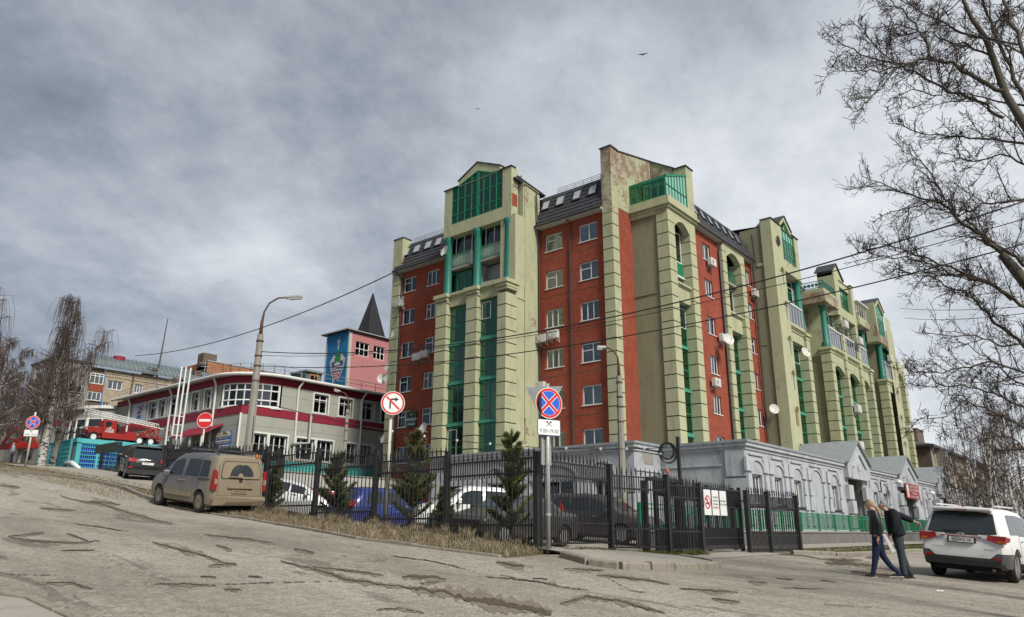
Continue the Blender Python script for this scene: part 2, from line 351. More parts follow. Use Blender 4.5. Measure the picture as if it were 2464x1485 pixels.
def asphalt_mat():
    m, t, b = mat('worn_dusty_asphalt', (.2, .19, .17), .9, 0, .2); co = objco(t)
    mp = N(t, 'ShaderNodeMapping'); mp.inputs['Rotation'].default_value = (0, 0, math.radians(6)); mp.inputs['Scale'].default_value = (1, .30, 1); t.links.new(co, mp.inputs[0])
    big = noise_n(t, mp.outputs[0], .33, 4, .55, .5); med = noise_n(t, mp.outputs[0], 1.5, 7, .62, .4); fine = noise_n(t, co, 26, 4, .75); grit = noise_n(t, co, 95, 2, .6)
    c = ramp(t, mth(t, 'ADD', mth(t, 'MULTIPLY', big, .6), mth(t, 'MULTIPLY', med, .4)), [(.36, (.20, .178, .14)), (.46, (.29, .262, .21)), (.55, (.355, .325, .268)), (.66, (.42, .392, .335))])
    mid = noise_n(t, co, 6.5, 6, .72); c = mix(t, ramp(t, mid, [(.40, .38), (.53, 0.0)]), c, (.115, .10, .08)); c = mix(t, ramp(t, mid, [(.56, 0.0), (.70, .4)]), c, (.44, .42, .37)); c = mix(t, ramp(t, fine, [(.40, .55), (.58, 0.0)]), c, (.10, .09, .075)); c = mix(t, ramp(t, grit, [(.57, 0.0), (.70, .75)]), c, (.46, .44, .40)); c = mix(t, ramp(t, grit, [(.30, .7), (.42, 0.0)]), c, (.07, .06, .05))
    # worn holes and long cracks filled with damp earth
    h = noise_n(t, mp.outputs[0], .95, 9, .60, 1.1); hole = ramp(t, h, [(.60, 0.0), (.625, 1.0)])
    mp2 = N(t, 'ShaderNodeMapping'); mp2.inputs['Rotation'].default_value = (0, 0, math.radians(10)); mp2.inputs['Scale'].default_value = (.8, .13, 1); t.links.new(co, mp2.inputs[0])
    wob = noise_n(t, co, .9, 5, .6); off = N(t, 'ShaderNodeVectorMath', operation='ADD'); cw = N(t, 'ShaderNodeCombineXYZ'); t.links.new(mth(t, 'MULTIPLY', wob, 2.4), cw.inputs[0]); t.links.new(mth(t, 'MULTIPLY', noise_n(t, co, .6, 6, .7), 1.6), cw.inputs[1])
    t.links.new(mp2.outputs[0], off.inputs[0]); t.links.new(cw.outputs[0], off.inputs[1])
    vo = N(t, 'ShaderNodeTexVoronoi', feature='DISTANCE_TO_EDGE'); vo.inputs['Scale'].default_value = .62; t.links.new(off.outputs[0], vo.inputs['Vector'])
    gate = ramp(t, noise_n(t, co, .45, 3, .5), [(.46, 0.0), (.54, 1.0)])
    cr = mth(t, 'MULTIPLY', ramp(t, vo.outputs['Distance'], [(.010, 1.0), (.024, 0.0)]), gate)
    vo2 = N(t, 'ShaderNodeTexVoronoi', feature='DISTANCE_TO_EDGE'); vo2.inputs['Scale'].default_value = .9; t.links.new(co, vo2.inputs['Vector'])
    cr2 = mth(t, 'MULTIPLY', ramp(t, vo2.outputs['Distance'], [(.006, .8), (.016, 0.0)]), ramp(t, noise_n(t, co, .7, 3, .5), [(.52, 0.0), (.6, 1.0)]))
    k = mth(t, 'MAXIMUM', mth(t, 'MULTIPLY', hole, .55), mth(t, 'MULTIPLY', cr, .35))
    c = mix(t, mth(t, 'MULTIPLY', k, .85), c, (.062, .047, .034)); t.links.new(c, b.inputs['Base Color'])
    hh = mth(t, 'SUBTRACT', mth(t, 'ADD', mth(t, 'MULTIPLY', fine, .35), mth(t, 'MULTIPLY', med, .8)), mth(t, 'MULTIPLY', k, 1.2)); bump(t, b, hh, .6, .035); return m
M['ground'] = ground_mat(); M['asphalt'] = asphalt_mat()
xs = ticks(-60, 4, 4)[:-1]+ticks(4, 44, .5)[:-1]+ticks(44, 140, 4)[:-1]+ticks(140, 700, 56); ys = ticks(-300, -20, 28)[:-1]+ticks(-20, 0, 2)[:-1]+ticks(0, 44, .5)[:-1]+[44.0, 44.12]+ticks(45, 100, 1.0)[:-1]+ticks(100, 700, 40)
grid('ground', M['ground'], xs, ys, -.02)
kl = [(12.0, 19.7), (11.62, 17.05), (11.2, 13.9), (11.5, 11.4), (11.72, 10.1)]
def kerbx(y):                         # right edge of the road up the hill
    if y > 25: return 12.1 + (y-25)*.12 if y < 33 else 13.05-(y-33)*.22
    pts = [(10.1, 11.75), (11.4, 11.5), (13.9, 11.2), (17.05, 11.6), (19.7, 12.0), (25, 12.1)]
    if y <= 10.1: return 11.75
    for (a, p), (c, q) in zip(pts, pts[1:]):
        if a <= y <= c: return p+(q-p)*(y-a)/(c-a)
    return 12.1
def road_in(x, y):
    if y > 10.0: return x < kerbx(y)
    return True
rx = ticks(-40, 2, 3)[:-1]+ticks(2, 20, .25)[:-1]+ticks(20, 60, 1)[:-1]+ticks(60, 200, 10); ry = ticks(-40, -4, 3)[:-1]+ticks(-4, 20, .25)[:-1]+ticks(20, 50, .5)[:-1]+ticks(50, 140, 3)
def road_in2(x, y):
    if y > 20: return x < kerbx(y)+.25
    if y > 9.9: return x < kerbx(y)+.12
    if x > 26: return y < 7.8
    if x < 24.5: return y < 10.0 or x < 11.75
    return y < 9.0
grid('road', M['asphalt'], rx, ry, .012, road_in2)
grid('yard_paving', M['asphalt'], ticks(17.6, 43, .9), ticks(9.2, 44, .9), .006, lambda x, y: not (x < 24.5 and y < 10.2) )
M['paving'] = weathered('pavement_concrete', (.30, .28, .24), .92, .12, (.14, .12, .09), .5, 1.2, .4, 40, .15)
grid('pavement', M['paving'], ticks(26.5, 120, 1), ticks(10.2, 12.7, .5), .03, None); grid('pavement', M['paving'], ticks(13.4, 17.4, .5), [8.75, 9.2, 9.65, 10.05, 10.5], .09, None); grid('pavement', M['paving'], ticks(17.2, 24.3, .5), [9.0, 9.4, 9.8, 10.2], .022, None)
grid('pavement', M['paving'], ticks(16.2, 19.4, .8), ticks(33, 52, 1), .02, None); grid('path', M['paving'], ticks(14.2, 16.2, .5), ticks(31, 50, 1), .02, None)
# --- kerbs: each stone its own part of the pavement
def kerb_run(par, pts, L=1.0, h=.13, w=.15, off=0.0, lab=None):
    seg = []; d = 0
    for (a, b_) in zip(pts, pts[1:]):
        l = math.hypot(b_[0]-a[0], b_[1]-a[1]); n = max(1, round(l/L))
        for i in range(n): seg.append(((a[0]+(b_[0]-a[0])*i/n, a[1]+(b_[1]-a[1])*i/n), (a[0]+(b_[0]-a[0])*(i+1)/n, a[1]+(b_[1]-a[1])*(i+1)/n)))
    for p, q in seg:
        dx, dy = q[0]-p[0], q[1]-p[1]; l = math.hypot(dx, dy); ux, uy = dx/l, dy/l; nx, ny = -uy, ux; g = .012; j = rnd.uniform(-.012, .012)
        b = MB(); vs = []
        for s_, e in ((g, 0), (l-g, 1)):
            x, y = p[0]+ux*s_, p[1]+uy*s_; z = H(x, y)+off+j
            for t_, zz in ((-w/2, -.15), (w/2, -.15), (w/2, h), (-w/2+.03, h), (-w/2, h-.035)): vs.append((x+nx*t_, y+ny*t_, z+zz+rnd.uniform(-.004, .004)))
        b.add(vs, [(4, 3, 2, 1, 0), (5, 6, 7, 8, 9)]+[(i, (i+1) % 5, 5+(i+1) % 5, 5+i) for i in range(5)]); b.build('kerb_stone', M['kerb'], par, bevel=.012, fix=True)
KB = thing('kerb', 'old concrete kerb stones along the dead grass strip in front of the fence', 'kerb', (12, 15, H(12, 15))); KB['kind'] = 'structure'; del KB['category']
kerb_run(KB, [(11.72, 10.1), (11.5, 11.4), (11.2, 13.9), (11.6, 17.05), (12.0, 19.7), (12.1, 25.0)], 1.0, .07, .14)
kerb_run(KB, [(12.2, 26), (13.05, 31), (13.1, 33), (12.6, 36.9), (11.4, 40.4), (9.5, 48)], 1.6, .14, .16)
K2 = thing('kerb', 'rounded kerb corner of six worn concrete stones before the gate', 'kerb', (15, 8, H(15, 8))); K2['kind'] = 'structure'; del K2['category']
kc = [(13.0, 9.5), (12.62, 8.6), (12.75, 8.0), (13.4, 7.75), (14.1, 7.62), (15.0, 7.55), (15.9, 7.52), (16.4, 7.7), (16.75, 8.2), (17.2, 9.0)]
kerb_run(K2, kc, 1.1, .16, .2)
cb_ = MB(); ring = [(13.05, 9.6), (12.75, 8.6), (12.88, 8.12), (13.45, 7.87), (14.1, 7.74), (15.0, 7.67), (15.85, 7.65), (16.3, 7.8), (16.6, 8.3), (17.0, 8.95), (16.5, 9.8), (14.5, 9.9)]
cb_.add([(x, y, H(x, y)+.125) for x, y in ring], [tuple(range(len(ring)))]); o = cb_.build('kerb_island', M['paving']); o['kind'] = 'structure'
K3 = thing('kerb', 'low kerb at the far side of the driveway beside the grass', 'kerb', (30, 9.5, .9)); K3['kind'] = 'structure'; del K3['category']
kerb_run(K3, [(24.7, 9.05), (26.2, 8.2), (30, 7.9), (36, 7.8), (60, 7.8)], 1.6, .13, .16)
o = grid('pavement', M['paving'], ticks(.6, 3.2, .2), ticks(4.5, 10.2, .25), .09); 
K4 = thing('kerb', 'curved kerb edge at the lower left corner of the picture', 'kerb', (3.2, 9, .7)); K4['kind'] = 'structure'; del K4['category']; kerb_run(K4, [(3.25, 4.5), (3.25, 9.6), (3.0, 10.2), (2.5, 10.4), (.6, 10.5)], .9, .11, .14)
# ================================================================ apartment tower
TW = thing('apartment_building', 'seven storey red brick and pale green apartment building with dark mansard roof', 'apartment block', (60, 32, 1))
def P_(name, fill, m, par=TW, **k):   # one part from a fill function
    b = MB(); fill(b); return b.build(name, M[m], par, **k)
def fb(F, name, m, *rng, par=TW, **k):
    for r in rng: b = MB(); F.box(b, *r); o = b.build(name, M[m], par, **k)
    return o
M['mint'] = weathered('mint_ledge', (.06, .26, .19), .5, .1, (.05, .2, .14), .3)
SILLS = [6.65, 9.55, 12.45, 15.4, 18.32, 21.2]
core = MB(); core.box(40.95, 98, 25.32, 47.3, .5, 23.0); core.box(43.5, 98, 23.3, 25.4, .5, 22.9); core.box(58.9, 64.4, 21.6, 23.2, .5, 23.0); core.box(70.8, 83, 21.25, 23.2, .5, 18); core.build('inner_wall', M['dark'], TW)
XW, YW = Face('X', 40.5), Face('Y', 22.4)
def cut_windows(F, cols, z0s=SILLS, h=1.33, style=None, seed=0):
    r = random.Random(seed); hs = []
    for (a, b) in cols:
        for z in z0s: hs.append((a, b, z, z+h))
    return hs
def fit_windows(F, hs, seed, sill=True):
    r = random.Random(seed)
    for a, b, c, d in hs:
        k = r.choice([0, 1, 1, 2, 3])
        if k == 0: window(TW, F, a, b, c, d, .12, (.34, .67), (), 'whitepaint', .08, .07, sill=sill, vent=2)
        elif k == 1: window(TW, F, a, b, c, d, .12, (.48,), (), 'white', .07, .07, sill=sill)
        elif k == 2: window(TW, F, a, b, c, d, .12, (.34, .66), (), 'white', .065, .06, sill=sill)
        else: window(TW, F, a, b, c, d, .12, (.42,), (), 'white', .07, .06, sill=sill, vent=1)
# --- front-left brick walls
hl = cut_windows(XW, [(44.85, 46.4), (42.0, 43.52)]); hl += [(44.9, 46.4, 3.9, 5.2)]
hr = cut_windows(XW, [(29.35, 30.9), (26.32, 27.88)])
b = MB(); XW.wall(b, 37.9, 47.0, 1.0, 23.35, hl); b.build('brick_wall', M['redbrick'], TW)
b = MB(); XW.wall(b, 25.5, 31.6, 1.0, 23.35, hr); b.build('brick_wall', M['redbrick'], TW)
fit_windows(XW, hl, 3); fit_windows(XW, hr, 11)
# lintel lines of bricks on edge, slightly proud
for a, b_ in ((38, 47), (25.6, 31.5)):
    for z in SILLS: fb(XW, 'string_course', 'brownbrick', (a, b_, z-.62, z-.585, -.012, 0))
# --- quoined pilaster: every block its own part, dark joint between
def quoins(F, u0, u1, z0, z1, d0, d1, m='green', pitch=.876, gap=.075, top=None, mtop=None, phase=0.0):
    fb(F, 'pilaster_core', 'joint', (u0+.05, u1-.05, z0, z1, d0+.06, d1))
    z = z1 - phase
    if phase > .15:
        fb(F, 'quoin_block', m, (u0, u1, z+gap*.3, z1, d0, d1))
    while z > z0+.1:
        a = max(z0, z-pitch+gap)
        zi = z - .0
        fb(F, 'quoin_block', (mtop if mtop and a > top else m), (u0, u1, a, zi, d0, d1), bevel=0)
        z -= pitch
XB = Face('X', 36.6)
# left corner pilaster and its tall top
F1 = Face('X', 40.2); quoins(F1, 46.62, 47.6, 1, 22.9, 0, .9, pitch=.973)
fb(F1, 'corner_pier', 'green_peel2', (46.45, 47.62, 22.98, 26.3, -.02, .9)); fb(F1, 'coping', 'darkroof', (46.38, 47.7, 26.3, 26.36, -.08, .98))
# --- bay with three pilasters
fb(XB, 'bay_wall', 'green', (31.62, 38.1, 1, 18.0, 1.2, 3.95), (31.56, 31.9, 1, 18.0, .5, 1.2))
for u0, u1 in ((37.1, 38.2), (34.05, 35.1)):
    if u0 > 31.6: quoins(XB, u0, u1, 5.6, 17.55, 0, 1.2, pitch=.9)
quoins(XB, 31.35, 32.12, 5.6, 17.3, 0, 1.2, pitch=.9)
for u0, u1 in ((37.05, 38.25), (34.0, 35.15), (31.25, 32.25)):
    P_('capital', lambda b: (XB.box(b, u0-.02, u1+.02, 17.75, 18.0, -.06, 1.2), XB.box(b, u0-.12, u1+.12, 18.0, 18.28, -.18, 1.3), XB.box(b, u0-.04, u1+.04, 17.56, 17.70, .0, 1.2)), 'green', bevel=.02)
for u0, u1 in ((35.1, 37.1), (32.13, 34.05)):
    fb(XB, 'spandrel', 'green', (u0, u1, 17.3, 18.0, .28, 1.2)); fb(XB, 'cornice', 'green', (u0, u1, 18.0, 18.12, .2, 1.2), (u0, u1, 18.12, 18.26, .1, 1.2))
def tallwin(par, F, u0, u1, z0, z1, d, split=.5, seed=0, pane='greenpane', white=False):
    """storey-high green framed glazing with an apron ledge underneath"""
    o = window(par, F, u0, u1, z0+.12, z1, d, (split,), (.47,), 'wgreen', .08, .07, pane, cur=True, deep=.45)
    P_('window_ledge', lambda b: F.box(b, u0+.005, u1-.005, z0-.1, z0+.1, d-.12, d+.2), 'mint')
    if white: 
        b = MB(); a, c = (u0+u1)/2+.03, u1-.09; p, q = z0+1.42, z1-.12
        if white == 2: p, q = z0+.15, z1-.2
        F.box(b, a, a+.035, p, q, d-.03, d); F.box(b, c-.035, c, p, q, d-.03, d); F.box(b, a+.035, c-.035, p, p+.035, d-.03, d); F.box(b, a+.035, c-.035, q-.035, q, d-.03, d); b.build('insect_screen_frame', M['white'], o)
ZT = [5.6, 8.6, 11.55, 14.42, 17.3]
for (u0, u1, wl) in ((35.12, 37.08, {0: 2}), (32.15, 34.03, {3: 1})):
    for i in range(4): tallwin(TW, XB, u0, u1, ZT[i] if i else 5.65, ZT[i+1]-.12, .46, .5, white=wl.get(i))
    fb(XB, 'bay_back', 'dark', (u0, u1, 5.6, 17.3, 1.19, 1.22))
# side wall of the bay, facing right
FB = Face('Y', 31.5)
fb(FB, 'side_wall', 'green', (37.75, 38.72, 1, 23.6, .0, 1.4)); fb(FB, 'side_wall', 'green', (38.72, 38.86, 1, 26.5, .06, 1.4)); fb(FB, 'side_wall', 'green_peel2', (38.86, 40.6, 1, 26.45, -.02, 1.4))
fb(FB, 'side_ledge', 'green', (36.7, 38.8, 17.2, 17.3, -.05, .1))
# --- columns, balconies and glazed attic box
for u in (38.40, 35.34, 32.28):
    P_('column', lambda b: b.lathe([(.40, 18.28), (.40, 18.75), (.36, 18.8), (.315, 18.95), (.285, 22.9), (.31, 22.95), (.31, 23.0), (.36, 23.1), (.38, 23.2), (.38, 23.415)], (37.95, u, 0), 20), 'teal', smooth=True)
XR = Face('X', 38.6)
fb(XR, 'balcony_back', 'green', (31.9, 33.1, 18.2, 23.6, 0, .3), (35.42, 36.2, 18.2, 23.6, 0, .3), (38.55, 38.9, 18.2, 23.6, -.5, .3), (31.52, 31.9, 18.2, 23.6, -.8, .3))
fb(XR, 'balcony_back', 'dark', (31.9, 38.8, 18.2, 23.6, .7, .9))
for u0, u1, low in ((36.25, 38.5, 1), (33.15, 35.4, 0)):
    window(TW, XR, u0, u1, 22.1, 23.62, -.30, (.38, .76), (), 'white', .06, .05)
    fb(XR, 'balcony_apron', 'whitepaint', (u0, u1, 20.95, 22.08, -.22, -.16))
    fb(XR, 'balcony_slab', 'concrete', (u0-.05, u1+.05, 20.72, 20.9, -.6, .4))
    def rl(b):
        XR.box(b, u0, u1, 21.98, 22.03, -.55, -.5); XR.box(b, u0, u1, 21.0, 21.04, -.55, -.5); XR.box(b, u0, u1, 21.78, 21.81, -.545, -.51)
        n = 14
        for i in range(n+1): u = u0+.01+(u1-u0-.03)*i/n; XR.box(b, u, u+.022, 21.04, 21.98, -.535, -.515)
    P_('balcony_railing', rl, 'wgreen')
window(TW, XR, 36.25, 38.5, 18.95, 20.5, -.28, (.33, .66), (), 'wgreen', .08, .08, 'greenpane')
fb(XR, 'loggia_wall', 'grey', (33.15, 35.4, 18.3, 20.7, .55, .6), (35.3, 35.42, 18.3, 20.7, -.2, .55)); fb(XR, 'parapet', 'green', (33.0, 35.4, 18.25, 19.1, -.5, -.38), (36.2, 38.6, 18.25, 18.95, -.5, -.34))
XT = Face('X', 37.7)
b = MB(); XT.box(b, 31.9, 38.8, 23.42, 23.7, .02, 3.2)
def boxfront(b):
    hole = (32.72, 37.98, 24.4, 27.46)
    XT.wall(b, 31.88, 38.8, 23.42, 27.48, [hole], .3)
P_('attic_front', boxfront, 'green')
P_('attic_floor', lambda b: (XT.box(b, 31.9, 38.78, 23.42, 23.7, .3, 3.2), XT.box(b, 31.9, 38.78, 23.43, 23.6, .01, .3)), 'green')
P_('attic_side', lambda b: (b.box(37.72, 38.5, 31.88, 32.1, 23.42, 27.5), b.box(37.72, 40.6, 38.6, 38.8, 23.42, 27.0)), 'green_peel2')
fb(Face('Y', 31.87), 'bare_brick_patch', 'redbrick', (37.82, 38.4, 24.4, 25.35, -.004, .05))
P_('attic_back', lambda b: b.box(39.2, 39.4, 32.1, 38.6, 23.7, 27.4), 'eave')
P_('gable', lambda b: XT.prism(b, [(33.0, 27.46), (33.9, 27.62), (35.3, 28.22), (37.3, 27.5), (37.31, 27.93), (35.34, 28.95), (33.0, 27.9)], .02, 1.6), 'green')
P_('gable_coping', lambda b: (XT.prism(b, [(37.38, 27.92), (37.42, 27.99), (35.34, 29.03), (35.34, 28.95)], -.05, 1.7), XT.prism(b, [(35.34, 28.95), (35.34, 29.03), (32.92, 27.96), (32.95, 27.89)], -.05, 1.7), XT.box(b, 31.8, 33.0, 27.5, 27.56, -.08, .5), XT.box(b, 37.3, 38.9, 27.5, 27.56, -.08, .5)), 'darkroof')
def atticglass():
    f = MB(); U = [32.72, 33.35, 34.0, 34.65, 35.22, 35.9, 36.6, 37.35, 37.98]; d = .05
    top = lambda u: 27.62+(u-33.9)*(.6/1.4) if 33.9 <= u <= 35.3 else (28.22-(u-35.3)*.34 if 35.3 < u < 37.4 else 27.5)
    for i, u in enumerate(U): w = .13 if i == 4 else .035; XT.box(f, u-w, u+w, 24.4, top(u)-.05, d-.04, d+.07)
    for z in (24.43, 25.16, 26.4): XT.box(f, 32.72, 37.98, z-.035, z+.035, d-.03, d+.06)
    for p, q in (((32.75, 27.44), (33.9, 27.62)), ((33.9, 27.62), (35.3, 28.2)), ((35.3, 28.2), (37.35, 27.5)), ((37.35, 27.5), (37.95, 27.44))):
        f.bar(XT.p(p[0], p[1], d), XT.p(q[0], q[1], d), .1)
    o = f.build('attic_window', M['wgreen'], TW)
    for a, c in zip(U, U[1:]):
        for z0, z1 in ((24.45, 25.14), (25.18, 26.38), (26.42, None)):
            g = MB()
            if z1: XT.box(g, a+.03, c-.03, z0, z1, d+.01, d+.02)
            else: XT.prism(g, [(a+.03, z0), (c-.03, z0), (c-.03, top(c)-.03), (a+.03, top(a)-.03)], d+.01, d+.02)
            g.build('pane', M['greenpane'], o)
    g = MB(); XT.box(g, 32.8, 37.9, 24.4, 26.3, d+.5, d+.52); g.build('curtain', M['curtain'], o)
atticglass()
P_('bay_roof', lambda b: (b.add([(37.9, 31.6, 26.5), (41.2, 31.45, 26.1), (41.2, 38.8, 26.1), (37.9, 38.8, 27.1), (37.9, 31.6, 26.62), (41.2, 31.45, 26.22), (41.2, 38.8, 26.22), (37.9, 38.8, 27.22)], [(0,3,2,1),(4,5,6,7),(0,1,5,4),(1,2,6,5),(2,3,7,6),(3,0,4,7)])), 'darkroof')
P_('gutter', lambda b: b.tube([(37.75, 31.35, 26.52), (41.1, 31.35, 26.15)], .07, 8), 'gutter')
# --- mansard of metal tiles: waves across, a step every course
def mansard(axis, p0, p1, u0, u1, name='tiled_mansard', slope_ends=(0, 0)):
    """p0 = (d, z) foot, p1 = (d, z) top"""
    b = MB(); L = math.hypot(p1[0]-p0[0], p1[1]-p0[1]); n = int(L/.33); dn = ((p1[1]-p0[1])/L, -(p1[0]-p0[0])/L)
    nu = int((u1-u0)/.05); base = []
    for i in range(n):
        for side in (0, 1):
            t = (i+side*.999)/n; off = .045*(1-side)
            for j in range(nu+1):
                u = u0+(u1-u0)*j/nu; wv = .018*math.cos(2*math.pi*u/.21)
                dd = p0[0]+(p1[0]-p0[0])*t - dn[0]*(off+wv); z = p0[1]+(p1[1]-p0[1])*t - dn[1]*(off+wv)
                base.append((dd, u, z) if axis == 'X' else (u, dd, z))
    fs = []
    for r in range(2*n-1):
        for j in range(nu): a = r*(nu+1)+j; fs.append((a, a+1, a+nu+2, a+nu+1) if axis == 'Y' else (a, a+nu+1, a+nu+2, a+1))
    b.add(base, fs)
    return b.build(name, M['darkroof'], TW)
def mansard_box(axis, p0, p1, u0, u1):   # closed body under the tiles, soffit board and gutter
    F = Face(axis, 0); b = MB()
    F.prism  # profile extruded along u
    pr = [(p0[0]+.06, p0[1]+.05), (p1[0]+.06, p1[1]-.04), (p1[0]+2.2, p1[1]-.04), (p1[0]+2.2, p0[1]+.05)]
    fn = (lambda d, z, t: (d, t, z)) if axis == 'X' else (lambda d, z, t: (t, d, z))
    b.prism(pr, fn, u0, u1); b.build('mansard_frame', M['darkroof'], TW, fix=True)
    b = MB(); b.prism([(p0[0]-.02, p0[1]-.12), (p0[0]-.02, p0[1]+.02), (p0[0]+.9, p0[1]+.02), (p0[0]+.9, p0[1]-.12)], fn, u0, u1); b.build('soffit', M['eave'], TW, fix=True)
    b = MB(); b.tube([fn(p0[0]-.1, p0[1]+.02, u0), fn(p0[0]-.1, p0[1]+.02, u1)], .075, 8); b.build('gutter', M['gutter'], TW)
    for k in range(int((u1-u0)/.9)):
        pass
    b = MB(); u = u0+.4
    while u < u1: b.bar(fn(p0[0]-.1, p0[1]+.06, u), fn(p0[0]+.12, p0[1]+.35, u), .03); u += .9
    b.build('gutter_brackets', M['gutter'], TW)
def skylight(axis, p0, p1, u0, u1, t0, t1, opened=False):
    L = math.hypot(p1[0]-p0[0], p1[1]-p0[1]); dn = ((p1[1]-p0[1])/L, -(p1[0]-p0[0])/L)
    def pt(u, t, off): 
        d = p0[0]+(p1[0]-p0[0])*t - dn[0]*off; z = p0[1]+(p1[1]-p0[1])*t - dn[1]*off
        return (d, u, z) if axis == 'X' else (u, d, z)
    f = MB()
    def bx(a, b_, c, d, o0, o1): f.add([pt(a,c,o0),pt(b_,c,o0),pt(b_,d,o0),pt(a,d,o0),pt(a,c,o1),pt(b_,c,o1),pt(b_,d,o1),pt(a,d,o1)], [(0,3,2,1),(4,5,6,7),(0,1,5,4),(1,2,6,5),(2,3,7,6),(3,0,4,7)])
    w = .07; tw = .03
    bx(u0, u0+w, t0, t1, .02, .13); bx(u1-w, u1, t0, t1, .02, .13); bx(u0+w, u1-w, t0, t0+tw, .02, .13); bx(u0+w, u1-w, t1-tw, t1, .02, .13)
    o = f.build('skylight', M['darkroof'], TW)
    f = MB(); bx(u0+w, u1-w, t0+tw, t1-tw, .05, .09); f.build('pane', M['skyglass'], o)
M['skyglass'] = weathered('skylight_glass', (.40, .43, .46), .12, .1, (.2, .2, .2), .2, 1, 0, 20, .8)
pL0, pL1 = (40.0, 23.2), (41.05, 25.95)
for u0, u1, sk in ((38.75, 47.35, ((46.0, 46.85), (44.6, 45.5), (43.2, 44.1), (41.95, 42.8))), (25.62, 31.45, ((30.5, 31.25), (29.15, 29.95), (27.65, 28.4), (26.3, 27.05)))):
    mansard('X', pL0, pL1, u0, u1); mansard_box('X', pL0, pL1, u0, u1)
    for a, c in sk: skylight('X', pL0, pL1, a, c, .50, .84)
    P_('roof_railing', lambda b: [b.tube([(41.3, u0, z), (41.3, u1-1.2, z)], .02, 5) for z in (26.2, 26.34, 26.48)] + [b.tube([(41.3, u0+(u1-1.2-u0)*i/6, 25.9), (41.3, u0+(u1-1.2-u0)*i/6, 26.5)], .02, 5) for i in range(7)], 'steel')
P_('flat_roof', lambda b: b.box(41.05, 98, 25.42, 47.3, 25.6, 25.9), 'darkroof')
P_('drain_pipe', lambda b: (b.tube([(40.0, 28.6, 23.1), (40.4, 28.6, 22.85), (40.42, 28.6, 1.2)], .065, 8)), 'gutter', smooth=True)
P_('drain_pipe', lambda b: (b.tube([(39.95, 31.3, 25.9), (40.1, 31.3, 23.4), (40.3, 31.35, 23.0), (40.4, 31.35, 1.2)], .06, 8)), 'gutter', smooth=True)
P_('drain_pipe', lambda b: (b.tube([(39.9, 46.9, 23.1), (40.35, 46.5, 22.5), (40.4, 46.5, 1.2)], .07, 8)), 'gutter', smooth=True)
# --- tall corner pillar
quoins(F1, 24.85, 25.65, 1, 22.7, 0, .8, pitch=.90, top=18.5, mtop='green_peel2')
fb(F1, 'corner_pier', 'green_peel', (24.84, 25.66, 22.75, 27.75, -.01, .81)); fb(F1, 'coping', 'darkroof', (24.76, 25.74, 27.75, 27.83, -.08, .9))
FY = Face('Y', 25.0)
b = MB(); FY.box(b, 41.0, 43.2, 1, 24.9, 0, .3); b.build('brick_wall', M['redbrick'], TW)
P_('parapet_wall', lambda b: FY.prism(b, [(41.0, 23.4), (46.0, 23.4), (46.0, 28.95), (41.0, 27.75)], -.03, .35), 'green_peel')
P_('parapet_wall', lambda b: Face('X', 46.1).prism(b, [(22.9, 23.8), (25.0, 23.8), (25.0, 28.95), (22.9, 27.75)], 0, .35), 'green_peel2')
P_('coping', lambda b: (FY.prism(b, [(41.0, 27.76), (46.25, 29.0), (46.25, 29.08), (41.0, 27.84)], -.1, .4), Face('X', 46.05).prism(b, [(22.9, 27.68), (25.0, 28.97), (25.0, 29.05), (22.9, 27.76)], -.05, .45)), 'darkroof')
# --- corner turret
XO, YT = Face('X', 42.95), Face('Y', 22.05)
fb(XO, 'turret_side', 'olive', (22.6, 25.0, 1, 22.95, .08, .6)); fb(XO, 'turret_side', 'olive', (22.7, 25.0, 17.15, 17.23, .02, .1))
quoins(YT, 42.9, 43.85, 1, 22.2, 0, .9, pitch=.905); quoins(YT, 46.15, 47.05, 1, 21.6, 0, .95, pitch=.905)
fb(YT, 'turret_front', 'green', (42.9, 43.85, 22.27, 23.2, 0, .9), (43.86, 46.14, 22.95, 23.2, 0, .5), (46.15, 47.05, 21.67, 23.2, 0, .9))
P_('arch', lambda b: YT.prism(b, [(43.85, 22.1)]+[(43.85+2.3*i/12, 22.1+.62*math.sin(math.pi*i/12)) for i in range(1, 12)]+[(46.15, 22.1), (46.15, 22.96), (43.85, 22.96)], .01, .5), 'green', fix=True)
fb(YT, 'turret_back', 'olive', (43.8, 46.2, 17.6, 22.8, 1.15, 1.2)); 
window(TW, YT, 43.9, 46.1, 20.0, 22.3, .75, (.5,), (), 'white', .07, .06); fb(YT, 'balcony_apron', 'wgreen', (43.9, 46.1, 18.95, 19.95, .70, .76)); fb(YT, 'balcony_slab', 'white', (43.86, 46.14, 18.8, 18.92, .6, 1.1)); window(TW, YT, 43.9, 46.1, 18.05, 18.75, .75, (), (), 'wgreen', .07)
fb(YT, 'spandrel', 'green', (43.86, 46.14, 16.8, 17.85, .28, .9)); fb(YT, 'cornice', 'green', (43.86, 46.14, 17.85, 17.95, .2, .9), (43.86, 46.14, 17.95, 18.1, .1, .9))
for i in range(4): tallwin(TW, YT, 43.88, 46.12, (1.8+3.0*i+2.9) if i else 4.7, 7.65+3.0*i, .72, .5, white={3: 1}.get(i))
P_('turret_core', lambda b: b.box(43.4, 46.9, 23.3, 24.9, 1, 23.1), 'dark')
P_('turret_cornice', lambda b: (b.box(42.8, 47.2, 21.9, 25.0, 23.2, 23.38), b.box(42.65, 47.35, 21.75, 25.0, 23.38, 23.55), b.box(42.75, 47.15, 21.85, 25.0, 23.55, 24.05)), 'green', bevel=.015)
fb(XO, 'cornice', 'green_peel2', (22.2, 25.0, 22.9, 23.2, -.09, .4))
P_('turret_pier', lambda b: b.box(46.05, 47.12, 22.0, 23.0, 24.0, 27.6), 'green_peel2'); P_('coping', lambda b: b.box(45.97, 47.2, 21.92, 23.1, 27.6, 27.67), 'darkroof')
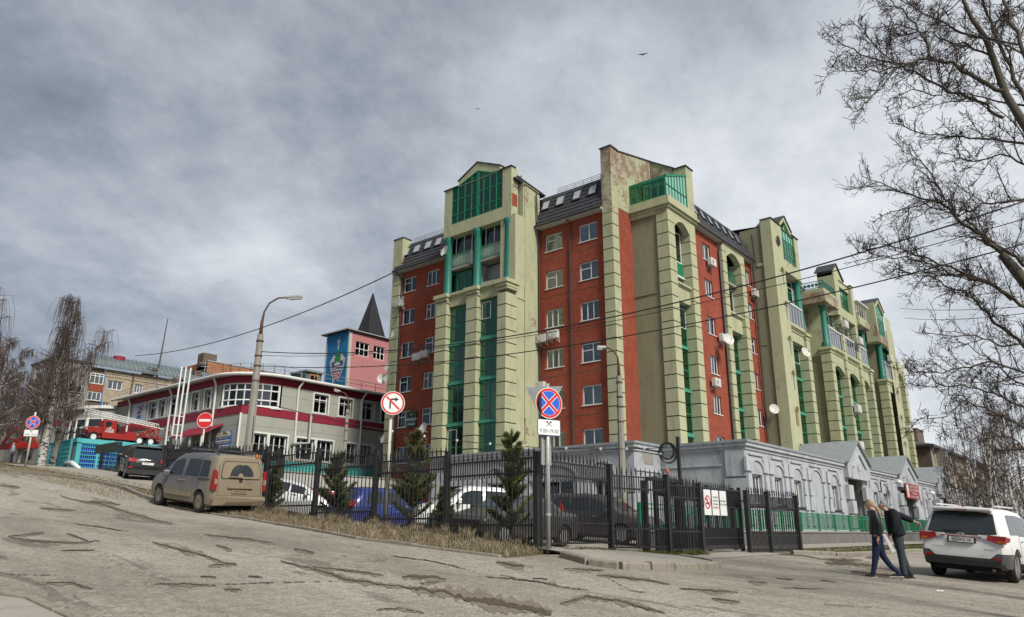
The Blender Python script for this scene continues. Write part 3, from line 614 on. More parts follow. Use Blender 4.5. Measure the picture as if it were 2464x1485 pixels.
def turret_glass():
    f = MB(); xs = 42.85; 
    for y in (24.95, 24.38, 23.8, 23.22, 22.65, 22.1): f.box(xs-.04, xs+.05, y-.045, y+.045, 24.05, 25.55)
    f.box(xs-.06, xs+.06, 22.05, 25.0, 24.05, 24.13); f.box(xs-.06, xs+.06, 22.05, 25.0, 25.38, 25.62)
    for i in range(8): x = 42.9+3.1*i/7; f.box(x-.03, x+.03, 22.03, 22.1, 24.05, 25.6+1.2*(i/7))
    f.bar((42.85, 22.05, 25.58), (46.05, 22.05, 26.8), .16); f.bar((42.9, 22.04, 25.0), (46.05, 22.04, 25.0), .05); f.box(42.85, 46.05, 22.02, 22.1, 24.05, 24.13)
    o = f.build('turret_window', M['wgreen'], TW)
    for y0, y1 in ((24.38, 24.95), (23.8, 24.38), (23.22, 23.8), (22.65, 23.22), (22.1, 22.65)):
        g = MB(); g.box(xs-.005, xs+.005, y0+.05, y1-.05, 24.13, 25.38); g.build('pane', M['greenpane'], o)
    for i in range(7):
        a = 42.93+3.1*i/7; c = a+3.1/7-.06; g = MB(); g.prism([(a, 24.13), (c, 24.13), (c, 25.54+1.2*(i+1)/7), (a, 25.54+1.2*i/7)], lambda u, v, t: (u, t, v), 22.06, 22.07); g.build('pane', M['greenpane'], o)
    g = MB(); g.add([(42.9, 22.08, 25.6), (46.0, 22.08, 26.75), (46.0, 24.9, 26.9), (42.9, 24.9, 25.6)], [(0, 1, 2, 3)]); g.build('turret_roof', M['wgreen'], TW)
    g = MB(); g.box(43.72, 46.0, 22.6, 22.65, 24.05, 25.7); g.build('curtain', M['olive'], o); g = MB(); g.box(43.6, 43.7, 22.6, 24.9, 24.05, 25.3); g.build('curtain', M['curtain'], o)  # olive sheet is an added backing, keeps sky light from showing through the panes
turret_glass()
# --- right facade, first brick stretch with two window columns
h1 = cut_windows(YW, [(48.8, 50.15)]); h2 = cut_windows(YW, [(56.7, 57.65)])
b = MB(); YW.wall(b, 46.9, 51.7, 1, 23.4, h1); b.build('brick_wall', M['redbrick'], TW)
b = MB(); YW.wall(b, 55.8, 58.2, 1, 23.4, h2); b.build('brick_wall', M['redbrick'], TW)
fit_windows(YW, h1, 21); fit_windows(YW, h2, 5)
YP = Face('Y', 22.05)
quoins(YP, 51.6, 52.35, 1, 22.6, 0, 1.2, pitch=.885); quoins(YP, 55.08, 55.85, 1, 22.4, 0, 1.2, pitch=.885)
fb(YP, 'frieze', 'green', (51.6, 55.85, 23.06, 23.4, .0, .5), (51.6, 52.35, 22.67, 23.06, 0, .5), (55.08, 55.85, 22.47, 23.06, 0, .5))
P_('arch', lambda b: YP.prism(b, [(52.35, 22.3)]+[(52.35+2.73*i/12, 22.3+.6*math.sin(math.pi*i/12)) for i in range(1, 12)]+[(55.08, 22.3), (55.08, 23.06), (52.35, 23.06)], .01, .5), 'green', fix=True)
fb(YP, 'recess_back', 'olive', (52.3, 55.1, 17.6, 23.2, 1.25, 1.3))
window(TW, YP, 52.4, 55.03, 20.9, 22.7, 1.0, (.5,), (), 'wgreen', .07, .06, 'greenpane'); window(TW, YP, 52.4, 55.03, 18.0, 20.3, .85, (.5,), (), 'white', .07, .06)
def rl2(b):
    YP.box(b, 52.37, 55.06, 21.5, 21.54, .5, .54); YP.box(b, 52.37, 55.06, 20.65, 20.69, .5, .54)
    for i in range(19): u = 52.4+2.6*i/18; YP.box(b, u, u+.022, 20.69, 21.5, .51, .53)
P_('balcony_railing', rl2, 'wgreen'); fb(YP, 'balcony_slab', 'concrete', (52.36, 55.07, 20.42, 20.6, .45, 1.2))
fb(YP, 'spandrel', 'green', (52.36, 55.07, 16.5, 17.7, .3, 1.1)); fb(YP, 'cornice', 'green', (52.36, 55.07, 17.7, 17.8, .22, 1.1), (52.36, 55.07, 17.8, 17.95, .12, 1.1))
for i in range(4): tallwin(TW, YP, 52.38, 55.05, 4.6+2.95*i, 7.45+2.95*i, .8, .5)
pR0, pR1 = (22.0, 23.4), (23.15, 26.1)
mansard('Y', pR0, pR1, 47.3, 58.0); mansard_box('Y', pR0, pR1, 47.3, 58.0)
for i in range(7): a = 48.2+1.3*i; skylight('Y', pR0, pR1, a, a+.62, .46, .82)
P_('drain_pipe', lambda b: b.tube([(51.7, 21.95, 23.4), (51.6, 22.2, 22.9), (51.5, 22.25, 22.4), (51.5, 22.25, 1.5)], .08, 8), 'gutter', smooth=True)
P_('drain_pipe', lambda b: b.tube([(57.95, 22.0, 25.9), (57.9, 21.9, 23.5), (57.85, 22.1, 23.0), (57.8, 22.25, 1.5)], .09, 8), 'gutter', smooth=True)
# --- second block
XS = Face('X', 58.15); YS = Face('Y', 20.4)
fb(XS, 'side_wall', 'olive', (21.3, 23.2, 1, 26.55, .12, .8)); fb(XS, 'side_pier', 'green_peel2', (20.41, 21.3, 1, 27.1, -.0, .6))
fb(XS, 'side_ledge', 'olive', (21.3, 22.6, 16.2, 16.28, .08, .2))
def arched(par, F, u0, u1, z0, z1, d=.12, m='white'):
    f = MB(); uc = (u0+u1)/2; r = (u1-u0)/2
    out = [(u0, z0), (u1, z0)]+[(uc+r*math.cos(math.pi*i/8), z1-r+r*math.sin(math.pi*i/8)) for i in range(9)]
    q = r-.05; inn = [(u0+.05, z0+.05), (u1-.05, z0+.05)]+[(uc+q*math.cos(math.pi*i/8), z1-r+q*math.sin(math.pi*i/8)) for i in range(9)]
    k = len(out); vs = [F.p(u, z, d) for u, z in out]+[F.p(u, z, d) for u, z in inn]+[F.p(u, z, d+.05) for u, z in inn]
    f.add(vs, [(i, (i+1) % k, k+(i+1) % k, k+i) for i in range(k)]+[(k+i, k+(i+1) % k, 2*k+(i+1) % k, 2*k+i) for i in range(k)])
    F.box(f, uc-.02, uc+.02, z0+.05, z1-.06, d+.004, d+.04); F.box(f, u0+.04, u1-.04, z1-r-.02, z1-r+.02, d+.002, d+.042)
    o = f.build('window', M[m], par); g = MB(); g.prism(inn, lambda u, v, t: F.p(u, v, t), d+.03, d+.035); g.build('pane', M['pane'], o)
    h = MB(); R = r+.12
    pts = [F.p(uc+R*math.cos(math.pi*i/10), z1-r+R*math.sin(math.pi*i/10), -.04) for i in range(11)]
    h.tube(pts, .05, 5); h.build('hood_mould', M['green'], par)
aw = [(59.45, 60.1, z, z+1.5) for z in (21.5, 18.5, 15.5, 12.6, 9.65, 6.7)]
b = MB(); YS.wall(b, 58.15, 60.6, 1, 27.1, aw, .3); b.build('pier_wall', M['green'], TW)
for i, (a, c, z0, z1) in enumerate(aw):
    arched(TW, YS, a, c, z0, z1, .14, 'white' if i < 4 else 'orangewood' if 'orangewood' in M else 'white')
    P_('arch_corner', lambda b: [YS.prism(b, [(x0, z1+.0), (x0, z1-.34)]+[((a+c)/2+s*(c-a)/2*math.cos(t*math.pi/12), z1-(c-a)/2+(c-a)/2*math.sin(t*math.pi/12)) for t in range(1, 7)], .005, .2) for x0, s in ((a, -1), (c, 1))], 'green', fix=True)
fb(YS, 'inner_back', 'dark', (59.3, 60.3, 1, 27, .32, .35))
P_('round_window', lambda b: b.lathe([(.02, 0), (.42, 0), (.42, .1), (.02, .1)], (59.5, 20.36, 25.35), 20, 'y'), 'dark')
P_('hood_mould', lambda b: b.tube([(59.5+.55*math.cos(t), 20.36, 25.35+.55*math.sin(t)) for t in [math.pi*i/14-.1 for i in range(16)]], .05, 6), 'green')
fb(YS, 'frieze', 'green_peel2', (60.6, 64.6, 23.05, 24.1, 0, .4), (63.75, 64.6, 24.1, 27.1, 0, .9)); fb(YS, 'frieze', 'green', (60.6, 64.7, 27.05, 27.06, 0, .3))
P_('attic_side', lambda b: b.box(58.2, 64.6, 20.8, 21.9, 23.05, 23.3), 'green'); P_('attic_side', lambda b: b.box(64.3, 64.6, 20.42, 22.5, 23.0, 27.05), 'green_peel2')
P_('gable', lambda b: (YS.prism(b, [(60.2, 26.9), (60.2, 27.3), (61.6, 28.4), (63.1, 27.3), (63.1, 26.9), (61.6, 28.0)], 0, 2.0),), 'green', fix=True)
P_('gable_coping', lambda b: (b.bar((60.1, 21.4, 27.33), (61.6, 21.4, 28.46), 2.2, .06), b.bar((61.6, 21.4, 28.46), (63.2, 21.4, 27.33), 2.2, .06), b.box(58.1, 60.3, 20.3, 21.3, 27.1, 27.17), b.box(63.0, 64.7, 20.3, 21.3, 27.1, 27.17)), 'darkroof')
def atticwin(F, u0, u1, z0, z1, apex, n=5):
    f = MB(); uc = (u0+u1)/2; top = lambda u: z1+(apex-z1)*max(0, 1-abs(u-uc)/((u1-u0)*.36)) if apex else z1
    U = [u0+(u1-u0)*i/n for i in range(n+1)]
    for u in U: F.box(f, u-.035, u+.035, z0, top(u), .08, .16)
    for z in (z0+.03, z0+(z1-z0)*.25, z0+(z1-z0)*.72): F.box(f, u0, u1, z-.03, z+.03, .085, .155)
    UU = sorted(U+[uc])
    for a, c in zip(UU, UU[1:]): f.bar(F.p(a, top(a), .12), F.p(c, top(c), .12), .08)
    o = f.build('attic_window', M['wgreen'], TW)
    for a, c in zip(U, U[1:]):
        for q0, q1 in ((z0+.05, z0+(z1-z0)*.25-.03), (z0+(z1-z0)*.25+.03, z0+(z1-z0)*.72-.03), (z0+(z1-z0)*.72+.03, None)):
            g = MB()
            if q1: F.box(g, a+.03, c-.03, q0, q1, .11, .12)
            else: F.prism(g, [(a+.03, q0), (c-.03, q0), (c-.03, top(c)-.05), (a+.03, top(a)-.05)], .11, .12)
            g.build('pane', M['greenpane'], o)
    g = MB(); F.box(g, u0, u1, z0, z1-.3, .8, .82); g.build('curtain', M['curtain'], o)
atticwin(YS, 60.62, 63.75, 24.12, 26.95, 27.95)
# balcony recess with column and glazed storeys below
def stack(u0, u1, zc=18.2, col=None, F=YS, glaz=True, arch=False, seed=1):
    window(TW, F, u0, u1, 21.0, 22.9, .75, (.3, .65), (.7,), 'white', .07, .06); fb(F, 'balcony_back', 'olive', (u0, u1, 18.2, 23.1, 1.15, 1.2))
    window(TW, F, u0, u1, 18.55, 20.2, .12, (.2, .4, .6, .8), (), 'white', .05, .04); fb(F, 'balcony_slab', 'white', (u0, u1, 20.2, 20.3, .05, .9)); fb(F, 'balcony_slab', 'concrete', (u0, u1, 20.55, 20.72, .4, 1.1))
    def r(b):
        F.box(b, u0, u1, 21.55, 21.6, .4, .44)
        for i in range(12): u = u0+(u1-u0-.03)*i/11; F.box(b, u, u+.025, 20.7, 21.55, .41, .43)
    P_('balcony_railing', r, 'wgreen')
    fb(F, 'spandrel', 'green', (u0, u1, 17.0, 18.1, .2, .9)); fb(F, 'cornice', 'green', (u0, u1, 18.1, 18.22, .1, .9), (u0, u1, 18.22, 18.5, 0, .9), (u0, u1, 17.85, 17.95, .12, .9))
    top = 17.0
    if arch:
        P_('arch', lambda b: F.prism(b, [(u0, 16.2)]+[(u0+(u1-u0)*i/10, 16.2+.6*math.sin(math.pi*i/10)) for i in range(1, 10)]+[(u1, 16.2), (u1, 17.01), (u0, 17.01)], .21, .6), 'green', fix=True)
    for i in range(4): tallwin(TW, F, u0+.02, u1-.02, 5.2+2.95*i, 8.05+2.95*i, .75, .5, white=1 if i == 3 and seed == 1 else None)
stack(60.62, 64.08); P_('box_soffit', lambda b: b.box(60.6, 65.0, 20.45, 21.9, 23.0, 23.06), 'green')
def column(x, y, z0=18.25, z1=23.05): P_('column', lambda b: b.lathe([(.42, z0), (.42, z0+.45), (.34, z0+.6), (.29, z1-.5), (.31, z1-.35), (.38, z1-.25), (.38, z1)], (x, y, 0), 18), 'teal', smooth=True)
column(64.45, 20.85)
quoins(YS, 64.1, 64.98, 1, 17.6, 0, .9, pitch=.905); P_('capital', lambda b: (YS.box(b, 63.95, 65.15, 17.95, 18.22, -.15, 1.0), YS.box(b, 64.05, 65.05, 17.65, 17.95, -.03, 1.0)), 'green', bevel=.02)
P_('side_wall', lambda b: (b.box(60.5, 65.0, 21.3, 23.0, 1, 18.0), b.box(64.6, 70.3, 22.2, 23.2, 1, 25.2)), 'olive')
P_('side_roof', lambda b: b.add([(58.4, 20.9, 26.62), (64.4, 20.9, 26.62), (64.4, 24.5, 27.0), (58.4, 24.5, 27.0)], [(0, 1, 2, 3)]), 'darkroof')
mansard('Y', (22.0, 23.6), (24.0, 26.2), 64.7, 76.0)
# --- third block
YU = Face('Y', 20.3); XU = Face('X', 70.3)
fb(XU, 'side_wall', 'olive', (21.0, 23.0, 1, 17.6, .25, .9)); fb(XU, 'side_wall', 'green_peel', (20.9, 22.6, 17.4, 22.4, .2, .9))
for u0, u1, zt in ((70.3, 71.2, 17.6), (83.4, 84.25, 17.6)):
    quoins(YU, u0, u1, 1, zt, 0, .9, pitch=.905); P_('capital', lambda b: (YU.box(b, u0-.15, u1+.15, 17.95, 18.22, -.15, 1.0), YU.box(b, u0-.05, u1+.05, 17.65, 17.95, -.03, 1.0)), 'green', bevel=.02)
for u0, u1 in ((74.9, 75.65), (79.8, 80.62)): quoins(YU, u0, u1, 1, 22.2, -.0, .9, pitch=.905)
for u0, u1, s, ar in ((71.22, 74.88, 2, 1), (75.67, 79.78, 2, 1), (80.64, 83.38, 2, 1)): stack(u0, u1, seed=s, F=YU, arch=ar)
column(70.8, 20.75, z1=22.35); column(83.8, 20.8, z1=22.6)
P_('terrace_slab', lambda b: b.box(69.3, 73.3, 19.9, 22.4, 22.35, 23.35), 'green_peel'); P_('terrace_parapet', lambda b: b.box(69.4, 73.2, 20.0, 22.4, 23.35, 23.7), 'green')
def trl(b):
    for p, q in (((69.45, 20.05), (73.1, 20.05)), ((69.45, 20.05), (69.45, 22.3))):
        for z in (24.45, 23.8): b.bar((*p, z), (*q, z), .05)
        n = int((abs(q[0]-p[0])+abs(q[1]-p[1]))/.16)
        for i in range(n+1): x = p[0]+(q[0]-p[0])*i/n; y = p[1]+(q[1]-p[1])*i/n; b.bar((x, y, 23.7), (x, y, 24.45), .03)
    for i in range(6): b.lathe([(.02, 0), (.16, 0), (.16, .03), (.02, .03)], (69.43, 20.25+.36*i, 24.1), 8, 'x')
P_('terrace_railing', trl, 'teal')
fb(YU, 'gable_pier', 'green', (74.3, 75.65, 22.25, 26.8, -.02, 1.6), (79.75, 80.65, 22.25, 26.6, -.02, 1.4)); fb(YU, 'frieze', 'green', (75.66, 79.74, 22.3, 23.25, 0, .6), (75.66, 79.74, 25.75, 26.4, .2, .6))
P_('gable', lambda b: YU.prism(b, [(74.3, 26.4), (79.7, 26.4), (77.6, 26.45), (75.6, 27.9), (74.3, 26.85)], .1, 1.6), 'green', fix=True)
P_('gable_coping', lambda b: (b.bar((74.2, 21.2, 26.85), (75.6, 21.2, 27.95), 1.9, .08), b.bar((75.6, 21.2, 27.95), (77.7, 21.2, 26.5), 1.9, .08)), 'darkroof'); P_('coping', lambda b: b.box(79.7, 80.7, 20.2, 21.8, 26.6, 26.68), 'darkroof')
atticwin(Face('Y', 20.6), 75.7, 79.7, 23.27, 25.7, None, 4)
P_('terrace_slab', lambda b: b.box(80.7, 84.4, 20.0, 22.4, 22.6, 23.3), 'green_peel'); P_('terrace_parapet', lambda b: b.box(80.75, 84.2, 20.1, 22.4, 23.3, 23.6), 'green')
P_('terrace_canopy', lambda b: (b.box(80.6, 84.6, 19.9, 22.4, 25.1, 25.2), [b.bar((80.8+.85*i, 20.2, 23.6), (80.8+.85*i, 20.2, 25.1), .06) for i in range(5)]), 'whitepaint')
P_('upper_wall', lambda b: b.box(79.3, 89.2, 22.3, 23.0, 1, 25.4), 'olive'); mansard('Y', (22.0, 25.3), (23.8, 27.4), 79.3, 89.0)
# --- fourth block
fb(Face('X', 89.9), 'side_wall', 'olive', (21.1, 23.5, 1, 26.6, .3, .9)); fb(YU, 'side_wall', 'green_peel2', (88.9, 89.5, 22.4, 27.0, -.0, 1.2))
quoins(YU, 89.95, 90.88, 1, 17.6, 0, .9, pitch=.905); P_('capital', lambda b: (YU.box(b, 89.8, 91.0, 17.95, 18.22, -.15, 1.0), YU.box(b, 89.9, 90.95, 17.65, 17.95, -.03, 1.0)), 'green', bevel=.02)
column(90.4, 20.75, z1=22.4); stack(90.9, 92.9, F=YU, seed=2)
fb(YU, 'frieze', 'green_peel', (88.95, 92.9, 22.4, 23.3, -.04, .5)); P_('box_soffit', lambda b: b.box(88.95, 92.9, 20.3, 22.0, 22.35, 22.42), 'green'); atticwin(YU, 89.5, 92.6, 23.3, 26.2, 27.3)
P_('gable', lambda b: YU.prism(b, [(89.4, 26.3), (91.0, 27.5), (92.9, 26.2), (92.9, 26.6), (91.0, 27.95), (89.3, 26.9)], 0, 1.8), 'green', fix=True)
P_('gable_coping', lambda b: (b.bar((89.2, 21.2, 26.95), (91.0, 21.2, 28.0), 2.0, .08), b.bar((91.0, 21.2, 28.0), (93.0, 21.2, 26.6), 2.0, .08)), 'darkroof')
aw = [(93.6, 94.5, z, z+1.5) for z in (18.9, 16.0, 13.0, 10.0, 7.0)]
b = MB(); YU.wall(b, 92.9, 95.3, 1, 26.2, aw, .3); b.build('pier_wall', M['green'], TW)
for a, c, z0, z1 in aw: arched(TW, YU, a, c, z0, z1, .14, 'white')
quoins(YU, 95.4, 96.1, 1, 20.2, .05, .9, pitch=.905); quoins(YU, 98.2, 99.3, 1, 20.2, 0, .9, pitch=.905); fb(YU, 'frieze', 'green', (95.3, 99.3, 20.3, 21.1, 0, .9), (95.3, 96.4, 21.1, 25.0, .1, .6))
P_('arch', lambda b: YU.prism(b, [(96.1, 19.4)]+[(96.1+1.8*i/10, 19.4+.7*math.sin(math.pi*i/10)) for i in range(1, 10)]+[(97.9, 19.4), (97.9, 20.31), (96.1, 20.31)], .05, .6), 'green', fix=True)
for i in range(5): window(TW, YU, 96.15, 97.85, 5.5+2.95*i, 7.2+2.95*i, .8, (.5,), (), 'white', .08, .06); fb(YU, 'spandrel', 'green', (96.1, 97.9, 4.0+2.95*i, 5.45+2.95*i, .7, .9))
P_('end_wall', lambda b: (b.box(96.2, 98.9, 20.95, 47, 1, 21), b.box(93, 98.9, 22.2, 47, 21, 25)), 'olive'); P_('turret_window', lambda b: b.add([(96.4, 20.6, 21.2), (98.6, 20.6, 21.2), (98.6, 20.9, 22.6), (96.4, 22, 25.0), (96.4, 22.3, 21.2), (98.6, 22.3, 21.2)], [(0, 1, 2, 3), (1, 5, 2), (0, 3, 4)]), 'wgreen')
# small brick/plaster foot of the tower seen behind the yard
P_('entrance_pipe', lambda b: b.tube([(40.1, 41.0, 1.0), (40.1, 41.0, 5.0)], .25, 12), 'teal', smooth=True)
# ================================================================ air conditioners and dishes
M['acwhite'] = weathered('ac_casing', (.55, .54, .50), .5, .08, (.25, .22, .17), .35, 4, .05, 30, .4)
def ac_proto():
    t = thing('air_conditioner', 'x', 'air conditioner')
    b = MB(); b.box(-.42, .42, -.15, .15, .0, .56); b.build('casing', M['acwhite'], t, bevel=.02)
    g = MB(); g.lathe([(.23, -.165), (.23, -.15), (.21, -.15), (.21, -.165)], (-.12, 0, .28), 20, 'y')
    for r in (.06, .11, .16): g.lathe([(r, -.172), (r+.012, -.172), (r+.012, -.165), (r, -.165)], (-.12, 0, .28), 16, 'y')
    for i in range(8): a = math.pi*i/8; g.bar((-.12+.22*math.cos(a), -.17, .28+.22*math.sin(a)), (-.12-.22*math.cos(a), -.17, .28-.22*math.sin(a)), .008)
    g.build('fan_grille', M['acwhite'], t)
    g = MB(); g.lathe([(.205, -.156), (.205, -.151), (.01, -.151)], (-.12, 0, .28), 20, 'y'); g.build('fan_opening', M['dark'], t)
    g = MB()
    for x in (-.3, .3): g.bar((x, .3, -.02), (x, -.18, -.02), .03); g.bar((x, .3, -.22), (x, -.12, -.03), .025); g.bar((x, .3, -.24), (x, .3, 0), .03)
    g.build('bracket', M['acwhite'], t)
    return t
def dish_proto():
    t = thing('satellite_dish', 'x', 'satellite dish')
    pr = [(.42*i/8, .10*(i/8)**2) for i in range(9)]; b = MB(); b.lathe([(max(.004, r), h) for r, h in pr]+[(max(.004, r)+.006*(r > .4), h+.012) for r, h in reversed(pr)], (0, 0, 0), 24, 'y')
    b.v = [(x, -y-.2, z) for x, y, z in b.v]; b.build('reflector', M['acwhite'], t, smooth=True)
    g = MB(); g.tube([(0, -.22, -.38), (0, -.62, -.12)], .014, 6); g.lathe([(.035, -.66), (.035, -.58)], (0, 0, -.1), 8, 'y'); g.tube([(0, -.2, 0), (0, .0, -.1), (0, .12, -.1)], .022, 6); g.build('feed_arm', M['steel'], t)
    return t
AC0, DI0 = ac_proto(), dish_proto(); used = {}
def put(proto, loc, rz, label, group, s=1.0, tilt=0):
    k = proto.name.split('.')[0]; o = proto if k not in used else copy_tree(proto); used[k] = 1
    o.location = loc; o.rotation_euler = (tilt, 0, rz); o.scale = (s, s, s); tag(o, label, proto['category'], group); return o
GA, GD = 'air conditioners on the apartment building', 'satellite dishes on the buildings'
LF = -math.pi/2      # facing -X
for loc, rz, lb in (((40.15, 46.5, 19.9), LF, 'air conditioner beside the dish at the upper left corner of the tower'), ((40.2, 44.0, 14.85), LF, 'left one of the two air conditioners on the left brick wall'), ((40.2, 43.1, 14.95), LF, 'right one of the two air conditioners on the left brick wall'),
        ((40.15, 31.0, 14.35), LF, 'left one of a pair of air conditioners under the brick wall window'), ((40.15, 30.0, 14.45), LF, 'right one of a pair of air conditioners under the brick wall window'), ((40.15, 31.2, 10.9), LF, 'single air conditioner hanging by the drainpipe behind the round no stopping sign'),
        ((49.6, 22.05, 20.7), 0, 'topmost air conditioner under the attic on the right brick wall'), ((50.6, 22.05, 15.0), 0, 'air conditioner behind the large dish on the right brick wall'), ((48.8, 22.05, 11.4), 0, 'dark grilled air conditioner alone above the second lowest window on the right brick wall'),
        ((57.6, 22.05, 20.3), 0, 'air conditioner on the narrow strip of brick beside the second block'), ((74.9, 19.95, 20.9), 0, 'air conditioner next to the column of the middle block'), ((79.5, 19.95, 20.1), 0, 'air conditioner under a white window of the middle block'),
        ((75.6, 19.95, 12.6), 0, 'air conditioner with a white pipe on the lower pilasters of the middle block'), ((76.2, 20.3, 9.2), 0, 'lowest air conditioner on the pilasters of the middle block'), ((91.5, 19.95, 20.4), 0, 'air conditioner beside the far block column'), ((95.8, 19.95, 12.8), 0, 'dark air conditioner on the far end pier of the building')):
    put(AC0, loc, rz, lb, GA, 1.05 if loc[0] < 60 else 1.3)
for loc, rz, lb, s in (((40.0, 45.6, 20.1), LF-.3, 'white dish beside the air conditioner high on the left brick wall', 1.05), ((39.9, 46.3, 17.4), LF-.3, 'dish mounted alone under the second highest left window', 1.0),
        ((39.9, 46.9, 14.6), LF-.2, 'round dish with red dirt spots at the left edge of the tower', .95), ((39.9, 47.9, 13.6), LF+1.0, 'dish seen almost edge on, sticking out left of the tower', 1.05), ((39.9, 46.9, 13.7), LF-.2, 'right one of the two lower dishes on the tower edge', 1.05),
        ((39.9, 46.9, 8.6), LF-.3, 'grey dish near the base of the tower behind the no right turn pole', .95), ((36.2, 38.3, 8.3), LF-.2, 'white dish on the left green pilaster just above the fence', 1.05), ((37.0, 37.6, 21.8), LF-.2, 'dish fixed to the left balcony column', 1.0),
        ((50.0, 21.6, 14.9), -.5, 'large white dish on the right brick wall', 1.05), ((57.9, 21.6, 10.8), -.8, 'white dish with faded red print on the right side of the tower', .95), ((61.3, 19.9, 15.8), -.4, 'dark dish in front of the green glazing of the second block', 1.0), ((95.9, 20.0, 21.0), -.5, 'white dish at the far end of the building', 1.2)):
    put(DI0, loc, rz, lb, GD, s, -.25)
# estate agent's banner
BN = thing('sale_banner', 'dark green banner with a phone number hung beside a lower left tower window', 'banner', (40.4, 44.3, 9.6))
b = MB(); b.box(40.36, 40.4, 43.95, 45.05, 9.45, 10.75); b.build('cloth', weathered('banner_green', (.02, .07, .06), .7), BN)
BNM = lambda z: frame_m((40.35, 44.5, z), (0, -1, 0), (0, 0, 1))
for s_, z, k in (('ПРОДАМ', 10.05, .27), ('47-26-65', 9.7, .25)):
    o = text(s_, k, M['white'], None, BNM(z), bold=.006); o.parent = BN; o.location = -BN.location
b = MB(); b.lathe([(.01, 40.345), (.12, 40.345), (.12, 40.355)], (0, 44.5, 10.45), 12, 'x'); b.build('emblem', M['pink'], BN)
# ================================================================ grey single storey wing
PD = thing('shop_wing', 'long low grey plastered wing with arched niches and small gables before the tower', 'shop building', (60, 16, 1))
def PP(name, fill, m, par=PD, **k):
    b = MB(); fill(b); return b.build(name, M[m], par, **k)
def pfb(F, name, m, *rng, **k):
    for r in rng: b = MB(); F.box(b, *r); o = b.build(name, M[m], PD, **k)
    return o
YG, X1, X2, YG2 = Face('Y', 14.3), Face('X', 34.3), Face('X', 31.7), Face('Y', 18.85)
def cornice(F, u0, u1, e0=0, e1=0):
    pfb(F, 'cornice', 'grey_trim', (u0-e0, u1+e1, 5.35, 5.5, -.06, .3)); pfb(F, 'cornice', 'grey_trim', (u0-e0*1.7, u1+e1*1.7, 5.503, 5.68, -.16, .3)); pfb(F, 'zinc_coping', 'zinc', (u0-e0*2.2, u1+e1*2.2, 5.68, 5.80, -.22, .5))
# front-right long wall with door bays
GB = [(49.3, 53.9), (61.9, 67.2), (75.0, 80.0)]
doors = [(49.9, 52.9, 1.0, 4.85), (62.9, 66.2, 1.0, 4.7), (76.3, 79.0, 1.0, 4.6)]
wins = [(34.85, 36.05), (37.65, 38.7), (40.35, 41.45), (46.45, 47.6), (55.2, 56.4), (57.6, 58.8), (70.4, 71.4), (72.8, 73.8), (82.3, 83.3), (84.6, 85.6)]
niches = wins[:3]+[(43.2, 44.6)]+wins[3:]+[(86.9, 87.9), (89.2, 90.2), (91.5, 92.5)]
wh = [(a, b_, 2.85, 4.23) for a, b_ in wins]
b = MB(); YG.wall(b, 34.3, 94.6, .6, 5.4, wh+doors, .35); b.build('front_wall', M['grey'], PD)
PP('end_wall', lambda b: b.box(94.3, 94.6, 14.32, 22, .6, 5.4), 'grey')
for a, c, z0, z1 in wh:
    window(PD, YG, a, c, z0, z1, .18, (.36, .68), (), 'whitepaint', .08, .07)
    pfb(YG, 'sill', 'darkroof', (a-.1, c+.1, z0-.08, z0, -.12, .2))
for i, (a, c) in enumerate(niches):   # arched hood and flat label over each niche, block piers between
    uc = (a+c)/2; w = (c-a)/2+.22
    PP('arch_band', lambda b: YG.prism(b, [(uc+w*math.cos(math.pi*k/12), 4.5+w*.62*math.sin(math.pi*k/12)) for k in range(13)]+[(uc+(w-.1)*math.cos(math.pi*k/12), 4.44+(w-.1)*.62*math.sin(math.pi*k/12)) for k in range(12, -1, -1)], -.07, .05), 'grey_trim', fix=True)
    pfb(YG, 'label_band', 'grey_trim', (uc-w-.05, uc+w+.05, 5.12, 5.2, -.08, .05))
    for s_ in (-1, 1):
        u = uc+s_*(w+.22); k = abs(u)
        if any(g0-.3 < u < g1+.3 for g0, g1 in GB): continue
        for j, (q0, q1) in enumerate(((1.9, 2.62), (2.72, 3.42), (3.52, 4.22), (4.34, 5.0))):
            e = .0 if j % 2 == 0 else .12
            pfb(YG, 'pier_block', 'grey_trim', (u-.2-e, u+.2+e, q0, q1, -.10, .02))
    pfb(YG, 'niche_panel', 'grey', (a-.12, c+.12, 1.9, 2.78, -.015, .02))
